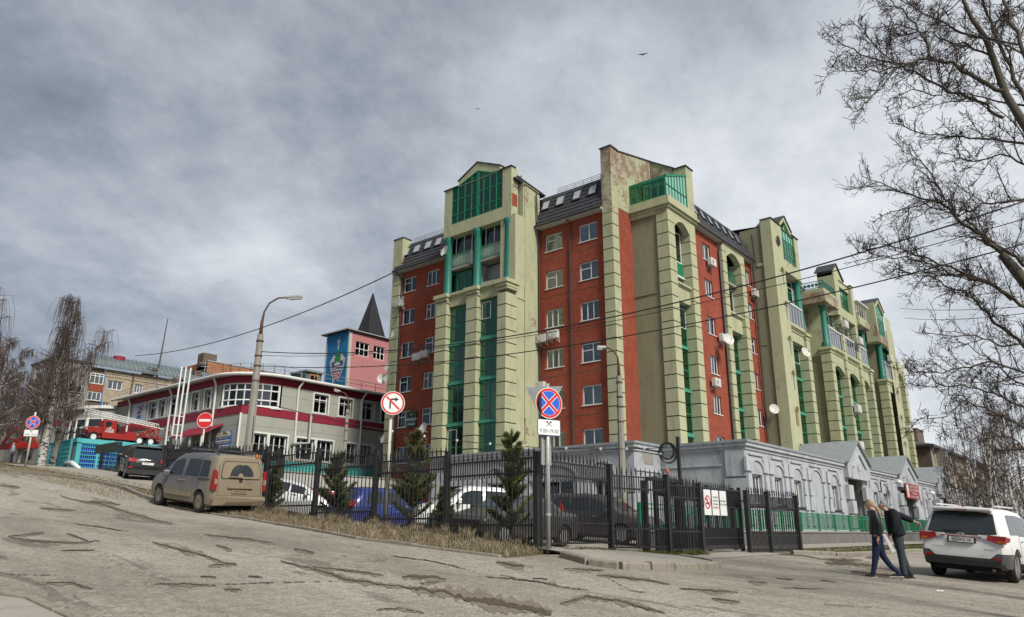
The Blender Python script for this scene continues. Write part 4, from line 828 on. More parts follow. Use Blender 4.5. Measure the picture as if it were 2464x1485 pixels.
for (a, c), (d0, d1, _, dt) in zip(GB, doors):
    for u0, u1 in ((a, d0-.05), (d1+.05, c)):
        for j, (q0, q1) in enumerate(((1.0, 1.75), (1.82, 2.6), (2.68, 3.45), (3.53, 4.4))):
            e = .1 if j % 2 else 0
            pfb(YG, 'pier_block', 'grey_trim', (u0-.12-e, u1+.12+e, q0, q1, -.34+e, .02))
    uc = (a+c)/2; ap = 7.22 if uc < 60 else 7.25
    PP('gable', lambda b: YG.prism(b, [(a-.1, 4.85), (c+.1, 4.85), (c+.15, 5.75), (uc, ap-.12), (a-.15, 5.75)], -.3, .25), 'grey', fix=True)
    PP('gable_rib', lambda b: (b.bar((a+.9, 13.95, 5.55), (uc, 13.95, ap-.75), .1, .08), b.bar((uc, 13.95, ap-.75), (c-.9, 13.95, 5.55), .1, .08)), 'grey_trim')
    PP('medallion', lambda b: (b.lathe([(.12, 13.96), (.38, 13.96), (.42, 13.99), (.42, 14.02), (.10, 14.02)], (uc, 0, 5.75), 20, 'y'), b.lathe([(.01, 13.93), (.09, 13.95), (.1, 14.02)], (uc, 0, 5.75), 10, 'y')), 'grey_trim')
    PP('gable_roof', lambda b: (b.add([(a-.25, 13.85, 5.72), (uc, 13.85, ap), (uc, 17.5, ap), (a-.25, 17.5, 5.72), (a-.25, 13.85, 5.82), (uc, 13.85, ap+.1), (uc, 17.5, ap+.1), (a-.25, 17.5, 5.82)], [(0,3,2,1),(4,5,6,7),(0,1,5,4),(1,2,6,5),(2,3,7,6),(3,0,4,7)]),
        b.add([(uc+.003, 13.85, ap), (c+.25, 13.85, 5.72), (c+.25, 17.5, 5.72), (uc+.003, 17.5, ap), (uc+.003, 13.85, ap+.1), (c+.25, 13.85, 5.82), (c+.25, 17.5, 5.82), (uc+.003, 17.5, ap+.1)], [(0,3,2,1),(4,5,6,7),(0,1,5,4),(1,2,6,5),(2,3,7,6),(3,0,4,7)])), 'zinc')
    pfb(YG, 'door_lintel', 'grey_trim', (d0-.1, d1+.1, dt-.05, dt+.3, -.36, .1)); pfb(YG, 'porch_back', 'olive', (d0-.2, d1+.2, .8, dt+.2, 1.9, 2.0)); PP('porch_side', lambda b: (b.box(d1+.003, d1+.1, 14.66, 16.2, .8, dt), b.box(d0-.1, d0-.003, 14.66, 16.2, .8, dt)), 'olive')
cuts = [34.3]+[x for g in GB for x in (g[0]-.25, g[1]+.25)]+[94.6]
for u0, u1 in zip(cuts[::2], cuts[1::2]): cornice(YG, u0, u1, .12 if u0 < 35 else 0, 0)
b = MB(); X1.wall(b, 14.31, 18.85, .6, 5.4, [], .3); b.build('side_wall', M['grey'], PD); cornice(X1, 14.5, 18.6)
pfb(X1, 'corner_block', 'grey_trim', (14.31, 15.3, .8, 2.9, -.12, .02), ); pfb(X1, 'corner_block', 'grey_trim', (14.21, 15.4, 3.0, 4.0, -.12, .02)); pfb(X1, 'corner_block', 'grey_trim', (14.31, 15.3, 4.1, 5.34, -.12, .02)); pfb(X1, 'label_band', 'grey_trim', (15.5, 18.8, 4.62, 4.7, -.06, .02))
b = MB(); YG2.wall(b, 31.7, 34.3, .6, 5.4, [], .3); b.build('side_wall', M['grey'], PD); cornice(YG2, 31.7, 34.1, .12)
pfb(YG2, 'peeling_patch', 'concrete', (32.6, 33.6, 4.75, 5.3, -.012, .02)); pfb(YG2, 'label_band', 'grey_trim', (31.7, 34.2, 4.4, 4.5, -.06, .02))
w2 = [(20.2, 21.3, 1.9, 4.1), (22.5, 25.4, 1.9, 4.1), (27.2, 28.4, 1.9, 4.1)]
b = MB(); X2.wall(b, 18.86, 33.1, .6, 5.4, w2+[(30.0, 32.0, 1.0, 4.0)], .3); b.build('front_wall', M['grey'], PD); cornice(X2, 18.9, 33.1, .12, 0)
for a, c, z0, z1 in w2:
    window(PD, X2, a, c, z0, z1, .18, (.33, .66) if c-a > 2 else (.5,), (), 'white', .08, .07)
    PP('arch_band', lambda b: X2.prism(b, [((a+c)/2+((c-a)/2+.3)*math.cos(math.pi*k/14), 4.25+.75*math.sin(math.pi*k/14)) for k in range(15)]+[((a+c)/2+((c-a)/2+.2)*math.cos(math.pi*k/14), 4.2+.68*math.sin(math.pi*k/14)) for k in range(14, -1, -1)], -.05, .03), 'grey_trim', fix=True)
for u in (19.2, 21.9, 26.3, 29.2, 32.5):
    for q0, q1 in ((1.2, 2.2), (2.28, 3.3), (3.38, 4.3)): pfb(X2, 'pier_block', 'grey_trim', (u-.35, u+.35, q0, q1, -.09, .02))
PP('wing_left_side', lambda b: b.box(31.8, 36.5, 33.0, 33.2, .6, 5.7), 'grey'); PP('porch_back', lambda b: b.box(33.4, 33.5, 29.6, 32.4, .6, 4.2), 'dark')
PP('flat_roof', lambda b: (b.box(34.5, 94.4, 14.5, 22, 5.5, 5.66), b.box(31.9, 41, 19.0, 33, 5.5, 5.66), b.box(34.2, 41.5, 18.0, 26, 5.45, 5.62)), 'zinc')
# notice board above the second door
SB = thing('shop_sign', 'red signboard with white lettering hanging over the second gabled doorway', 'sign', (64.6, 13.85, 4.6))
b = MB(); b.box(62.6, 66.7, 13.86, 13.92, 4.05, 5.15); b.build('board', weathered('sign_red', (.33, .02, .03), .5, .05), SB)
b = MB(); b.box(62.75, 63.35, 13.845, 13.858, 4.15, 5.05); b.build('picture_strip', M['white'], SB)
for i, s_ in enumerate(('ЩЕНКЕЛИ ПОД АРЕН', 'ГОДОМИ ЗОВИМ АРЕНД', 'И МАГАЗИНА', 'ЦЕНКЕЛИ ПОД АРЕН')):
    o = text(s_, .24, M['white'], None, frame_m((65.05, 13.853, 4.95-.25*i), (1, 0, 0), (0, 0, 1)), ext=.001); o.parent = SB; o.location = -SB.location
# cameras on the wing
def cctv(loc, lb):
    t = thing('security_camera', lb, 'security camera', loc, 0, 'security cameras on the grey wing'); b = MB(); b.bar((-.5, -.25, 0), (.35, -.35, -.08), .2, .2); b.build('housing', M['white'], t, world=False); b = MB(); b.bar((0, .35, -.2), (0, -.2, -.1), .07); b.build('arm', M['white'], t, world=False)
cctv((58.8, 13.7, 5.1), 'white security camera left of the red signboard'); cctv((68.9, 13.7, 4.75), 'white security camera on the wall right of the red signboard')
# ================================================================ green railing on its plinth wall
RW = thing('retaining_wall', 'dark stained concrete plinth wall under the green railing', 'wall', (45, 12.9, .9))
b = MB(); b.box(22, 72, 12.85, 13.1, .6, 1.56); b.build('plinth', weathered('stained_plinth', (.15, .14, .13), .9, .3, (.07, .06, .05), .7, 1.5, .4), RW); b = MB(); b.box(22, 72, 12.8, 13.15, 1.56, 1.62); b.build('coping', M['concrete'], RW)
GR = thing('green_railing', 'green painted steel railing with vertical bars on the plinth before the grey wing', 'railing', (45, 12.95, 1.6))
b = MB()
for z in (2.46, 2.3, 1.72): b.box(22, 72, 12.93, 12.97, z-.02, z+.02)
b.build('rail', M['wgreen'], GR)
for i in range(21): u = 22+2.5*i; b = MB(); b.box(u-.035, u+.035, 12.91, 12.99, 1.6, 2.5); b.build('post', M['wgreen'], GR)
n = 0
for i in range(250):
    u = 24.0+.14*i
    b = MB(); b.box(u-.011, u+.011, 12.94, 12.962, 1.7, 2.46); b.build('baluster', M['wgreen'], GR)
b = MB(); u = 59.0
while u < 72: b.box(u-.011, u+.011, 12.94, 12.962, 1.7, 2.46); u += .14
b.build('baluster', M['wgreen'], GR)['kind'] = 'stuff'
ST = thing('stair_railing', 'green railing sloping down the steps behind the gate', 'railing', (28, 13.8, 1))
b = MB()
for z in (0, -.6): b.bar((25.2, 13.6, 1.75+z), (28.2, 13.6, 2.6+z), .06)
for i in range(18): b.bar((25.2+3*i/17, 13.6, 1.1+.85*i/17), (25.2+3*i/17, 13.6, 1.75+.85*i/17), .025)
b.build('rail', M['wgreen'], ST)
# ================================================================ fire station, beige with crimson bands
FS = thing('fire_station', 'two storey beige station building with crimson bands and a rounded glazed corner', 'fire station', (34, 58, 5))
def FP(name, fill, m, par=None, **k):
    b = MB(); fill(b); return b.build(name, M[m], par or FS, **k)
s_ = 1.12; zz = lambda z: ZC+(z-ZC)*s_
YF, XF = Face('Y', 56.0), Face('X', 32.05); ZB = 4.6
R_ = 3.6; CXs, CYs = 32.05+R_, 56+R_
arc = [(CXs-R_*math.cos(a), CYs-R_*math.sin(a)) for a in [math.pi/2*i/14 for i in range(15)]]   # from the -X face round to the -Y face
up_w = [(a*s_, c*s_) for a, c in ((34.8, 36.17), (37.28, 38.63), (39.55, 40.95), (41.8, 43.1))]
lo_w = [(a*s_, c*s_) for a, c in ((29.5, 30.9), (31.15, 32.67), (33.5, 35.15), (35.4, 36.95), (38.05, 39.35), (39.65, 41.05))]
uh = [(a, c, zz(10.5), zz(12.0)) for a, c in up_w]; lh = [(a, c, zz(6.7), zz(8.35)) for a, c in lo_w]
z_m0, z_m1, z_c0, z_e = zz(9.7), zz(10.33), zz(12.2), zz(12.72)
b = MB(); YF.wall(b, CXs, 56, z_m1, z_c0, uh, .3); YF.wall(b, 32.05, 56, ZB, z_m0, lh, .3); b.build('panel_wall', M['beige'], FS)
lw = [(a*s_, c*s_) for a, c in ((54.76, 55.68), (56.6, 57.72), (58.4, 59.45), (60.1, 61.6), (62.2, 63.4), (63.75, 65.3))]
lwh = [(a, c, zz(10.55), zz(12.02)) for a, c in lw]; XE = 80.5
b = MB(); XF.wall(b, CYs, XE, z_m1, z_c0, lwh, .3); XF.wall(b, 56.01, XE, ZB, z_m0, [], .3); b.build('panel_wall', M['beige'], FS)
FP('crimson_band', lambda b: (YF.box(b, 32.0, 56, z_m0, z_m1, -.05, .2), XF.box(b, 56.2, XE, z_m0, z_m1, -.05, .2)), 'crimson')
FP('crimson_frieze', lambda b: (YF.box(b, CXs, 56, z_c0, z_e, -.05, .2), XF.box(b, CYs, XE, z_c0, z_e, -.05, .2)), 'crimson')
def arcband(b, z0, z1, off, r0=0):
    pts = [(CXs-(R_+off)*math.cos(a), CYs-(R_+off)*math.sin(a)) for a in [math.pi/2*i/18 for i in range(19)]]
    inn = [(CXs-(R_-.3)*math.cos(a), CYs-(R_-.3)*math.sin(a)) for a in [math.pi/2*i/18 for i in range(19)]]
    b.prism(pts+inn[::-1], lambda u, v, t: (u, v, t), z0, z1)
FP('rounded_frieze', lambda b: arcband(b, z_c0, z_e, .05), 'crimson', fix=True); FP('rounded_wall', lambda b: arcband(b, z_m1, z_m1+.05, .0), 'beige', fix=True)
FP('window_ledge', lambda b: (arcband(b, z_m1-.05, z_m1+.08, .18), b.box(32.0, 34, 55.95, 58.0, z_m1-.06, z_m1-.01)), 'whitepaint', fix=True)
# rounded corner glazing: frame, mullions and panes
cw = MB(); A0, A1 = math.radians(4), math.radians(86); NP = 7
def cp(a, off=0): return (CXs-(R_-.05+off)*math.cos(a), CYs-(R_-.05+off)*math.sin(a))
zb0, zb1, zt1 = z_m1+.1, z_m1+.65, z_c0-.6
for i in range(NP+1):
    a = A0+(A1-A0)*i/NP; x, y = cp(a); w = .16 if i in (0, NP) else .06; cw.bar((x, y, zb0), (x, y, z_c0), w, .12)
for z in (zb0+.05, zb1, zt1, z_c0-.05):
    for i in range(NP): p, q = cp(A0+(A1-A0)*i/NP), cp(A0+(A1-A0)*(i+1)/NP); cw.bar((*p, z), (*q, z), .09, .1)
cwo = cw.build('corner_window', M['white'], FS)
for i in range(NP):
    p, q = cp(A0+(A1-A0)*i/NP, -.02), cp(A0+(A1-A0)*(i+1)/NP, -.02)
    for z0, z1 in ((zb0+.1, zb1-.04), (zb1+.04, zt1-.04), (zt1+.04, z_c0-.1)): g = MB(); g.quad((*p, z0), (*q, z0), (*q, z1), (*p, z1)); g.build('pane', M['pane'], cwo)
g = MB(); g.prism([(CXs-(R_-1.2)*math.cos(a), CYs-(R_-1.2)*math.sin(a)) for a in [math.pi/2*i/8 for i in range(9)]]+[(CXs, CYs)], lambda u, v, t: (u, v, t), z_m1, z_c0); g.build('curtain', M['curtain'], cwo)
def trimwin(F, a, c, z0, z1, cols, rows=()):
    o = window(FS, F, a, c, z0, z1, .2, cols, rows, 'white', .09, .08)
    b = MB()
    for r in ((a-.14, a, z0-.05, z1+.14), (c, c+.14, z0-.05, z1+.14), (a, c, z1, z1+.14), (a-.2, c+.2, z0-.12, z0-.05)): F.box(b, *r, -.06, .05)
    b.build('window_trim', M['whitepaint'], FS)
for h in uh: trimwin(YF, *h, (.5,), (.72,))
for i, h in enumerate(lh): trimwin(YF, *h, (.33, .66))
for h in lwh: trimwin(XF, *h, (.5,), (.68,))
FP('panel_seam', lambda b: [YF.box(b, 32.05 if z < z_m0 else CXs, 56, z-.02, z+.02, -.006, .01) for z in (zz(8.9), zz(11.4), zz(7.6))]+[XF.box(b, 56.1 if z < z_m0 else CYs, XE, z-.02, z+.02, -.006, .01) for z in (zz(8.9), zz(11.4), zz(7.6))], 'concrete')
# eaves, gutter, hipped grey metal roof
ev = [(31.4, XE), (31.4, CYs)]+[(CXs-(R_+.65)*math.cos(a), CYs-(R_+.65)*math.sin(a)) for a in [math.pi/2*i/10 for i in range(1, 10)]]+[(CXs, 55.35), (56, 55.35)]
b = MB(); b.add([(x, y, z_e+.02) for x, y in ev]+[(CXs+4, 60+0*0, z_e+.02)], [tuple(range(len(ev)+1))]); b.build('soffit', M['eave'], FS)
b = MB(); b.tube([(x, y, z_e+.1) for x, y in ev], .14, 8); b.build('gutter', M['whitepaint'], FS)
rp = (CXs+2.2, CYs+2.2, zz(14.2))
b = MB(); n = len(ev); pk = []
for x, y in ev: pk.append((rp[0] if y <= CYs+.1 or True else 0, y, rp[2]) if (x, y) == ev[0] else None)
vs = [(x, y, z_e+.14) for x, y in ev]; b.add(vs+[rp, (rp[0], XE, rp[2]), (56, rp[1], rp[2])], [(i, i+1, n) for i in range(1, n-2)]+[(0, 1, n, n+1), (n-2, n-1, n+2, n)]); b.build('roof', M['roofgreen'], FS, fix=True)
def seams(b):
    for i in range(1, n-2):
        p, q = Vector(vs[i]), Vector(rp); b.bar(p+Vector((0, 0, .03)), q+Vector((0, 0, .03)), .05)
    for k in range(40):
        x = CXs+.5*k; b.bar((x, 55.35, z_e+.17), (max(rp[0], x), rp[1], rp[2]+.04), .05)
    for k in range(32):
        y = CYs+.55*k; b.bar((31.4, y, z_e+.17), (rp[0], max(y, rp[1]), rp[2]+.04), .05)
FP('roof_seams', seams, 'roofgreen')
def rrail(b):
    pts = [(31.9, XE), (31.9, CYs)]+[(CXs-(R_+.1)*math.cos(a), CYs-(R_+.1)*math.sin(a)) for a in [math.pi/2*i/6 for i in range(1, 6)]]+[(CXs, 55.9), (56, 55.9)]
    for h in (.45, .8): b.tube([(x, y, z_e+.3+h) for x, y in pts], .022, 4)
    for (p, q) in zip(pts, pts[1:]):
        L = math.hypot(q[0]-p[0], q[1]-p[1]); m_ = max(1, int(L/1.6))
        for i in range(m_+1): x = p[0]+(q[0]-p[0])*i/m_; y = p[1]+(q[1]-p[1])*i/m_; b.bar((x, y, z_e+.25), (x, y, z_e+1.1), .03); b.bar((x, y, z_e+.3), (x+.3, y+.3, z_e+.75), .03)
FP('roof_railing', rrail, 'steel')
FP('dormer', lambda b: b.box(39.3, 41.0, 58.0, 60.5, zz(13.2), zz(14.1)), 'roofgreen'); FP('dormer_roof', lambda b: b.box(39.1, 41.2, 57.7, 60.5, zz(14.1), zz(14.1)+.15), 'zinc')
window(FS, Face('Y', 57.95), 39.6, 40.7, zz(13.3), zz(13.95), -.06, (.5,), (), 'orangewood' if 'orangewood' in M else 'whitepaint', .1, .08)
for x, k in ((37.2, 0), (44.3, 0)): FP('downpipe', lambda b: b.tube([(x+.2, 55.4, z_e+.05), (x, 55.75, z_e-.5), (x, 55.85, z_e-.8), (x+.1, 55.85, ZB)], .09, 8), 'whitepaint', smooth=True)
for y in (60.3, 68.3, 77.0): FP('downpipe', lambda b: b.tube([(31.5, y, z_e+.05), (31.8, y, z_e-.5), (31.88, y, z_e-.8), (31.88, y, ZB+1)], .09, 8), 'whitepaint', smooth=True)
FP('downpipe', lambda b: b.tube([(31.95, 55.9, z_m0), (31.95, 55.9, ZB)], .09, 8), 'whitepaint', smooth=True)
FP('vent_duct', lambda b: (b.tube([(38.6, 55.7, zz(10.3)), (38.6, 55.7, zz(8.0)), (37.2, 55.7, zz(7.85)), (36.9, 55.7, zz(7.85))], .13, 8)), 'steel', smooth=True)
FP('station_inner', lambda b: (b.box(36.2, 56, 56.9, 70, ZB, z_e), b.box(33.0, 36.2, 60.5, XE, ZB, z_e), b.box(33.0, 37, 57.0, 60.6, ZB, z_m1)), 'dark')
FP('entrance_canopy', lambda b: (b.add([(30.2, 58.6, 8.9), (32.0, 58.6, 9.9), (32.0, 64.4, 9.9), (30.2, 64.4, 8.9), (30.2, 58.6, 9.0), (32.0, 58.6, 10.0), (32.0, 64.4, 10.0), (30.2, 64.4, 9.0)], [(0,3,2,1),(4,5,6,7),(0,1,5,4),(1,2,6,5),(2,3,7,6),(3,0,4,7)])), 'crimson')
for y in (58.8, 60.7, 62.5, 64.2): FP('canopy_post', lambda b: b.box(30.3, 30.42, y-.08, y+.08, 5.0, 8.95), 'whitepaint')
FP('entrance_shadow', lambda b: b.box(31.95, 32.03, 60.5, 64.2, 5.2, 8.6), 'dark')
# posters on the station wall
def poster(name, lb, Fx, u0, u1, z0, z1, fn):
    t = thing(name, lb, 'poster', (Fx.pos, (u0+u1)/2, z0)); b = MB(); Fx.box(b, u0, u1, z0, z1, -.1, -.04); b.build('board', fn, t); return t
def poster_mat(nm, cols, sc):
    m, t, b = mat(nm, (.3, .3, .4), .5); co = objco(t); v = N(t, 'ShaderNodeTexVoronoi'); v.inputs['Scale'].default_value = sc; t.links.new(co, v.inputs['Vector'])
    sp = N(t, 'ShaderNodeSeparateColor'); t.links.new(v.outputs['Color'], sp.inputs[0]); t.links.new(ramp(t, sp.outputs[0], [(i/(len(cols)-1), c) for i, c in enumerate(cols)]), b.inputs['Base Color']); return m
PO = poster('portrait_board', 'tall blue notice board with rows of small portrait photographs on the station wall', XF, 57.0, 59.6, 6.3, 9.3, weathered('board_blue', (.02, .13, .38), .5))
pm_, pw_ = poster_mat('portrait_print', [(.05, .04, .05), (.35, .28, .24), (.08, .10, .18), (.5, .5, .5)], 14), M['white']
for r_ in range(6):
    g = MB(); XF.box(g, 57.15, 59.45, 6.6+.42*r_+.22, 6.6+.42*r_+.30, -.115, -.1); g.build('caption_strip', pw_, PO)
    for c_ in range(7): g = MB(); XF.box(g, 57.2+.33*c_, 57.2+.33*c_+.24, 6.6+.42*r_, 6.6+.42*r_+.2, -.115, -.1); g.build('portrait', pm_, PO)
g = MB(); XF.box(g, 57.1, 59.5, 9.02, 9.27, -.115, -.1); g.build('banner_print', poster_mat('banner_print', [(.5, .05, .05), (.05, .2, .05), (.7, .7, .7), (.4, .3, .05)], 2.5), PO)
PO2 = poster('anniversary_poster', 'pale blue poster with a large red 25 high on the left wing of the station', XF, 73.6, 76.4, zz(10.4), zz(12.0), poster_mat('poster_print', [(.35, .42, .55), (.5, .52, .58), (.22, .26, .4), (.55, .5, .5)], 1.6))
for tx, sz, zc_, mm in (('25', 1.0, 12.7, 'crimson'), ('лет', .5, 12.0, 'muralblue')):
    o = text(tx, sz, M[mm], None, frame_m((31.93, 74.8, zc_), (0, -1, 0), (0, 0, 1)), bold=.02); o.parent = PO2; o.location = -PO2.location
# ================================================================ pink training tower with mural
PT = thing('training_tower', 'pink clad tower with a blue mural side and a dark pointed spire', 'tower', (47, 64, 10))
t_ = 1.12; zt = lambda z: ZC+(z-ZC)*t_; TX, TY = 42*t_, 55.48*t_
YQ, XQ = Face('Y', TY), Face('X', TX); tx1 = 46.95*t_+1.5; ty1 = 59.0*t_
ph = [(42.79*t_, 44.45*t_, zt(17.5), zt(18.82)), (44.97*t_, 46.42*t_, zt(17.5), zt(18.8))]
b = MB(); YQ.wall(b, TX, tx1, 9, zt(19.7), ph, .3); b.build('clad_wall', M['pink'], PT)
FQ = lambda name, fill, m, **k: FP(name, fill, m, PT, **k)
FQ('siding_strips', lambda b: [YQ.box(b, TX+.02, tx1, 13+.19*i, 13+.19*i+.15, -.022, 0) for i in range(47) if not zt(17.4) < 13+.19*i+.1 < zt(18.9)]+[YQ.box(b, u0, u1, 13+.19*i, 13+.19*i+.15, -.022, 0) for i in range(47) if zt(17.4) < 13+.19*i+.1 < zt(18.9) for u0, u1 in ((TX+.02, ph[0][0]-.1), (ph[0][1]+.1, ph[1][0]-.1), (ph[1][1]+.1, tx1))], 'pink')
for h in ph: window(PT, YQ, *h, .12, (.33, .66), (.5,), 'white', .07, .07)
FQ('mural_panel', lambda b: XQ.box(b, TY+.02, ty1, 9, zt(19.7), -.03, .2), 'muralblue'); FQ('corner_trim', lambda b: (XQ.box(b, TY-.05, TY+.14, 9, zt(19.7), -.06, .3), XQ.box(b, ty1-.18, ty1+.02, 9, zt(19.7), -.06, .3)), 'eave')
FQ('tower_core', lambda b: b.box(TX+.3, tx1, TY+.4, ty1, 9, zt(19.6)), 'dark'); FQ('roof_slab', lambda b: b.box(TX-.5, tx1+.3, TY-.35, ty1+.5, zt(19.7), zt(19.7)+.14), 'darkroof'); FQ('roof_trim', lambda b: b.box(TX-.52, tx1+.32, TY-.37, ty1+.52, zt(19.7)+.02, zt(19.7)+.09), 'eave')
M['spire'] = weathered('black_shingles', (.014, .014, .016), .8, .3, (.03, .03, .03), .3, 4); sx0, sx1 = 44.35*t_, 47.45*t_; sc_ = ((sx0+sx1)/2, TY+2.0)
FQ('spire', lambda b: b.lathe([(1.72, zt(19.8)), (1.1, zt(21.6)), (.06, zt(24.75))], (*sc_, 0), 8), 'spire'); FQ('spire_seams', lambda b: [b.bar((sc_[0]+1.74*math.cos(math.pi*k/4), sc_[1]+1.74*math.sin(math.pi*k/4), zt(19.8)), (*sc_, zt(24.75)), .06) for k in range(8)], 'darkroof'); FQ('finial', lambda b: b.tube([(*sc_, zt(24.7)), (*sc_, zt(25.7))], [.06, .01], 6), 'steel')
# the mural: star, shield, dome, wreath and lettering as flat painted pieces
def mural(poly, m, d=-.04, name='mural_emblem'):
    b = MB(); b.add([XQ.p(TY+u*t_, ZC+(z-ZC)*t_, d) for u, z in poly], [tuple(range(len(poly)))]); return b.build(name, M[m] if isinstance(m, str) else m, PT)
mc = 1.55; flat = {k: mat('paint_'+k, c, .6)[0] for k, c in dict(navy=(.03, .04, .2), red=(.45, .02, .03), green=(.02, .2, .06), silver=(.5, .52, .52), gold=(.4, .3, .08)).items()}
sh = [(-.95, 17.1), (-.55, 17.6), (0, 17.25), (.55, 17.6), (.95, 17.1), (.9, 16.4), (.55, 15.4), (0, 14.95), (-.55, 15.4), (-.9, 16.4)]
mural([(mc+x*1.1, z) for x, z in sh], flat['silver'], -.04); mural([(mc+x*.92, 15+(z-15)*.9) for x, z in sh if z < 17.2], flat['navy'], -.048)
mural([(mc-.72, 15.85), (mc+.72, 15.85), (mc+.42, 15.3), (mc, 15.0), (mc-.42, 15.3)], flat['red'], -.055)
mural([(mc-.5, 16.75), (mc-.42, 17.35), (mc-.2, 17.7), (mc+.2, 17.7), (mc+.42, 17.35), (mc+.5, 16.75)], flat['green'], -.062); mural([(mc-.22, 17.7), (mc-.14, 18.05), (mc+.14, 18.05), (mc+.22, 17.7)], flat['green'], -.064); mural([(mc-.12, 18.05), (mc, 19.35), (mc+.12, 18.05)], flat['silver'], -.066)
mural([(mc-.55, 16.6), (mc-.2, 16.8), (mc+.2, 16.8), (mc+.55, 16.6), (mc+.3, 16.5), (mc-.3, 16.5)], flat['silver'], -.068)
mural([(mc+(.42 if k % 2 == 0 else .12)*math.cos(math.pi*k/8), 18.85+(.42 if k % 2 == 0 else .12)*math.sin(math.pi*k/8)) for k in range(16)], flat['silver'], -.07, 'mural_star')
for sgn in (-1, 1):
    for k in range(9):
        a = k/8; u = mc+sgn*(.25+.85*math.sin(a*1.5)); z = 14.98+2.0*a; mural([(u-.1, z-.05), (u+sgn*.02, z-.13), (u+.11, z+.02), (u+sgn*.1, z+.17)], flat['silver'], -.072, 'wreath_leaf')
for s2, sz, z in (('СПЕЦИАЛЬНОЕ', .24, 16.28), ('УПРАВЛЕНИЕ', .22, 16.02), ('ФПС № 80', .22, 15.72), ('М Ч С', .22, 15.48), ('РОССИИ', .13, 15.26)):
    o = text(s2, sz*t_*1.05, M['white'], None, frame_m((TX-.085, TY+mc*t_, ZC+(z-ZC)*t_), (0, -1, 0), (0, 0, 1)), bold=.012, sx=.92); o.parent = PT; o.location = -PT.location
# ================================================================ white brick house with green-grey roof
BB = thing('brick_house', 'old white painted brick house with seamed grey-green metal roof', 'house', (45, 105, 7))
q_ = 105/80; zb = lambda z: ZC+(z-ZC)*q_; YB = Face('Y', 105.0); BQ = lambda name, fill, m, **k: FP(name, fill, m, BB, **k)
bw = [(a*q_, c*q_, zb(15.2), zb(16.12)) for a, c in ((30.55, 32.04), (33.25, 34.15), (35.43, 36.3), (37.4, 38.3), (39.3, 40.2))]+[(30.1*q_, 31.0*q_, zb(12.9), zb(13.8))]
b = MB(); YB.wall(b, 30.12*q_, 46*q_, 5, zb(17.2), bw, .3); b.build('brick_wall', M['whitebrick'], BB)
for h in bw: window(BB, YB, *h, .15, (.36, .66), (), 'white', .1, .1, sill=True)
for z in (16.45, 16.75, 17.0): BQ('brick_course', lambda b: YB.box(b, 30.15*q_, 46*q_, zb(z), zb(z)+.12, -.08, 0), 'whitebrick')
BQ('brown_balcony_bay', lambda b: YB.box(b, 26.5*q_, 30.1*q_, 5, zb(17.2), .02, .5), 'brownbrick')
window(BB, YB, 27.9*q_, 30.05*q_, zb(15.5), zb(16.6), -.2, (.2, .4, .6, .8), (.75,), 'whitepaint', .1, .08); window(BB, YB, 27.9*q_, 30.05*q_, zb(13.8), zb(14.7), -.2, (.2, .4, .6, .8), (), 'whitepaint', .1, .08)
BQ('balcony_front', lambda b: YB.box(b, 27.8*q_, 30.1*q_, zb(14.7), zb(15.45), -.25, .1), 'redbrick'); BQ('blue_post', lambda b: YB.box(b, 30.08*q_, 30.2*q_, 5, zb(16.7), -.1, .1), 'muralblue')
rA, rB, rC, rD = (28.4*q_, 104.3, zb(17.3)), (46*q_, 104.3, zb(17.3)), (46*q_, 110, zb(18.6)+1.0), (30*q_, 110, zb(18.6)+1.0)
BQ('roof', lambda b: b.add([rA, rB, rC, rD, (28.4*q_, 116, zb(17.3))], [(0, 1, 2, 3), (0, 3, 4)]), 'roofgreen')
BQ('roof_seams', lambda b: [b.bar((28.6*q_+.62*i, 104.3, zb(17.3)+.05), (30*q_+.62*i*.98, 110, zb(18.6)+1.05), .07) for i in range(36)], 'roofgreen')
BQ('roof_railing', lambda b: [b.bar((28.5*q_, 104.6, zb(17.3)+h), (46*q_, 104.6, zb(17.3)+h), .04) for h in (.5, .8)]+[b.bar((28.5*q_+1.5*i, 104.6, zb(17.3)), (28.5*q_+1.5*i, 104.6, zb(17.3)+.85), .04) for i in range(15)], 'steel')
BQ('roof_vent', lambda b: b.lathe([(.55, zb(18.4)), (.55, zb(18.8)), (.8, zb(18.82)), (.8, zb(19.4)), (.55, zb(19.45))], (32.6*q_, 109.5, 0), 16), 'crimson', smooth=True)
BQ('dormer', lambda b: b.box(34.7*q_, 35.9*q_, 105.5, 108, zb(17.6), zb(18.25)), 'roofgreen'); BQ('dormer_opening', lambda b: b.box(34.9*q_, 35.6*q_, 105.45, 105.5, zb(17.7), zb(18.15)), 'dark')
BQ('drainpipe', lambda b: b.tube([(32.95*q_, 104.8, zb(17.1)), (32.8*q_, 104.85, zb(12))], .1, 6), 'rust'); BQ('chimney', lambda b: (b.box(40.3*q_, 41.2*q_, 107, 108.5, zb(17.8), zb(18.5)), b.box(40.35*q_, 41.1*q_, 107.1, 108.4, zb(18.5), zb(19.0))), 'rust')
OB = thing('brick_building', 'orange brick top of a building showing behind the station roof', 'building', (62, 118, 5))
k9 = 118/90; FP('brick_wall', lambda b: b.box(46.0*k9, 75, 118, 130, 5, ZC+(22.2-ZC)*k9), 'orangebrick', OB); FP('side_wall', lambda b: (b.add([(46.0*k9, 118, 5), (46.0*k9, 135, 5), (46.0*k9, 135, 24), (46.0*k9, 118, ZC+(22.2-ZC)*k9)], [(0, 1, 2, 3)])), 'brownbrick', OB)
FP('coping', lambda b: b.box(46.0*k9-.1, 75, 117.9, 118.4, ZC+(22.2-ZC)*k9, ZC+(22.2-ZC)*k9+.2), 'zinc', OB); FP('roof_hatch', lambda b: b.box(60.0, 62.4, 119, 121, 28, 30.2), 'brownbrick', OB)
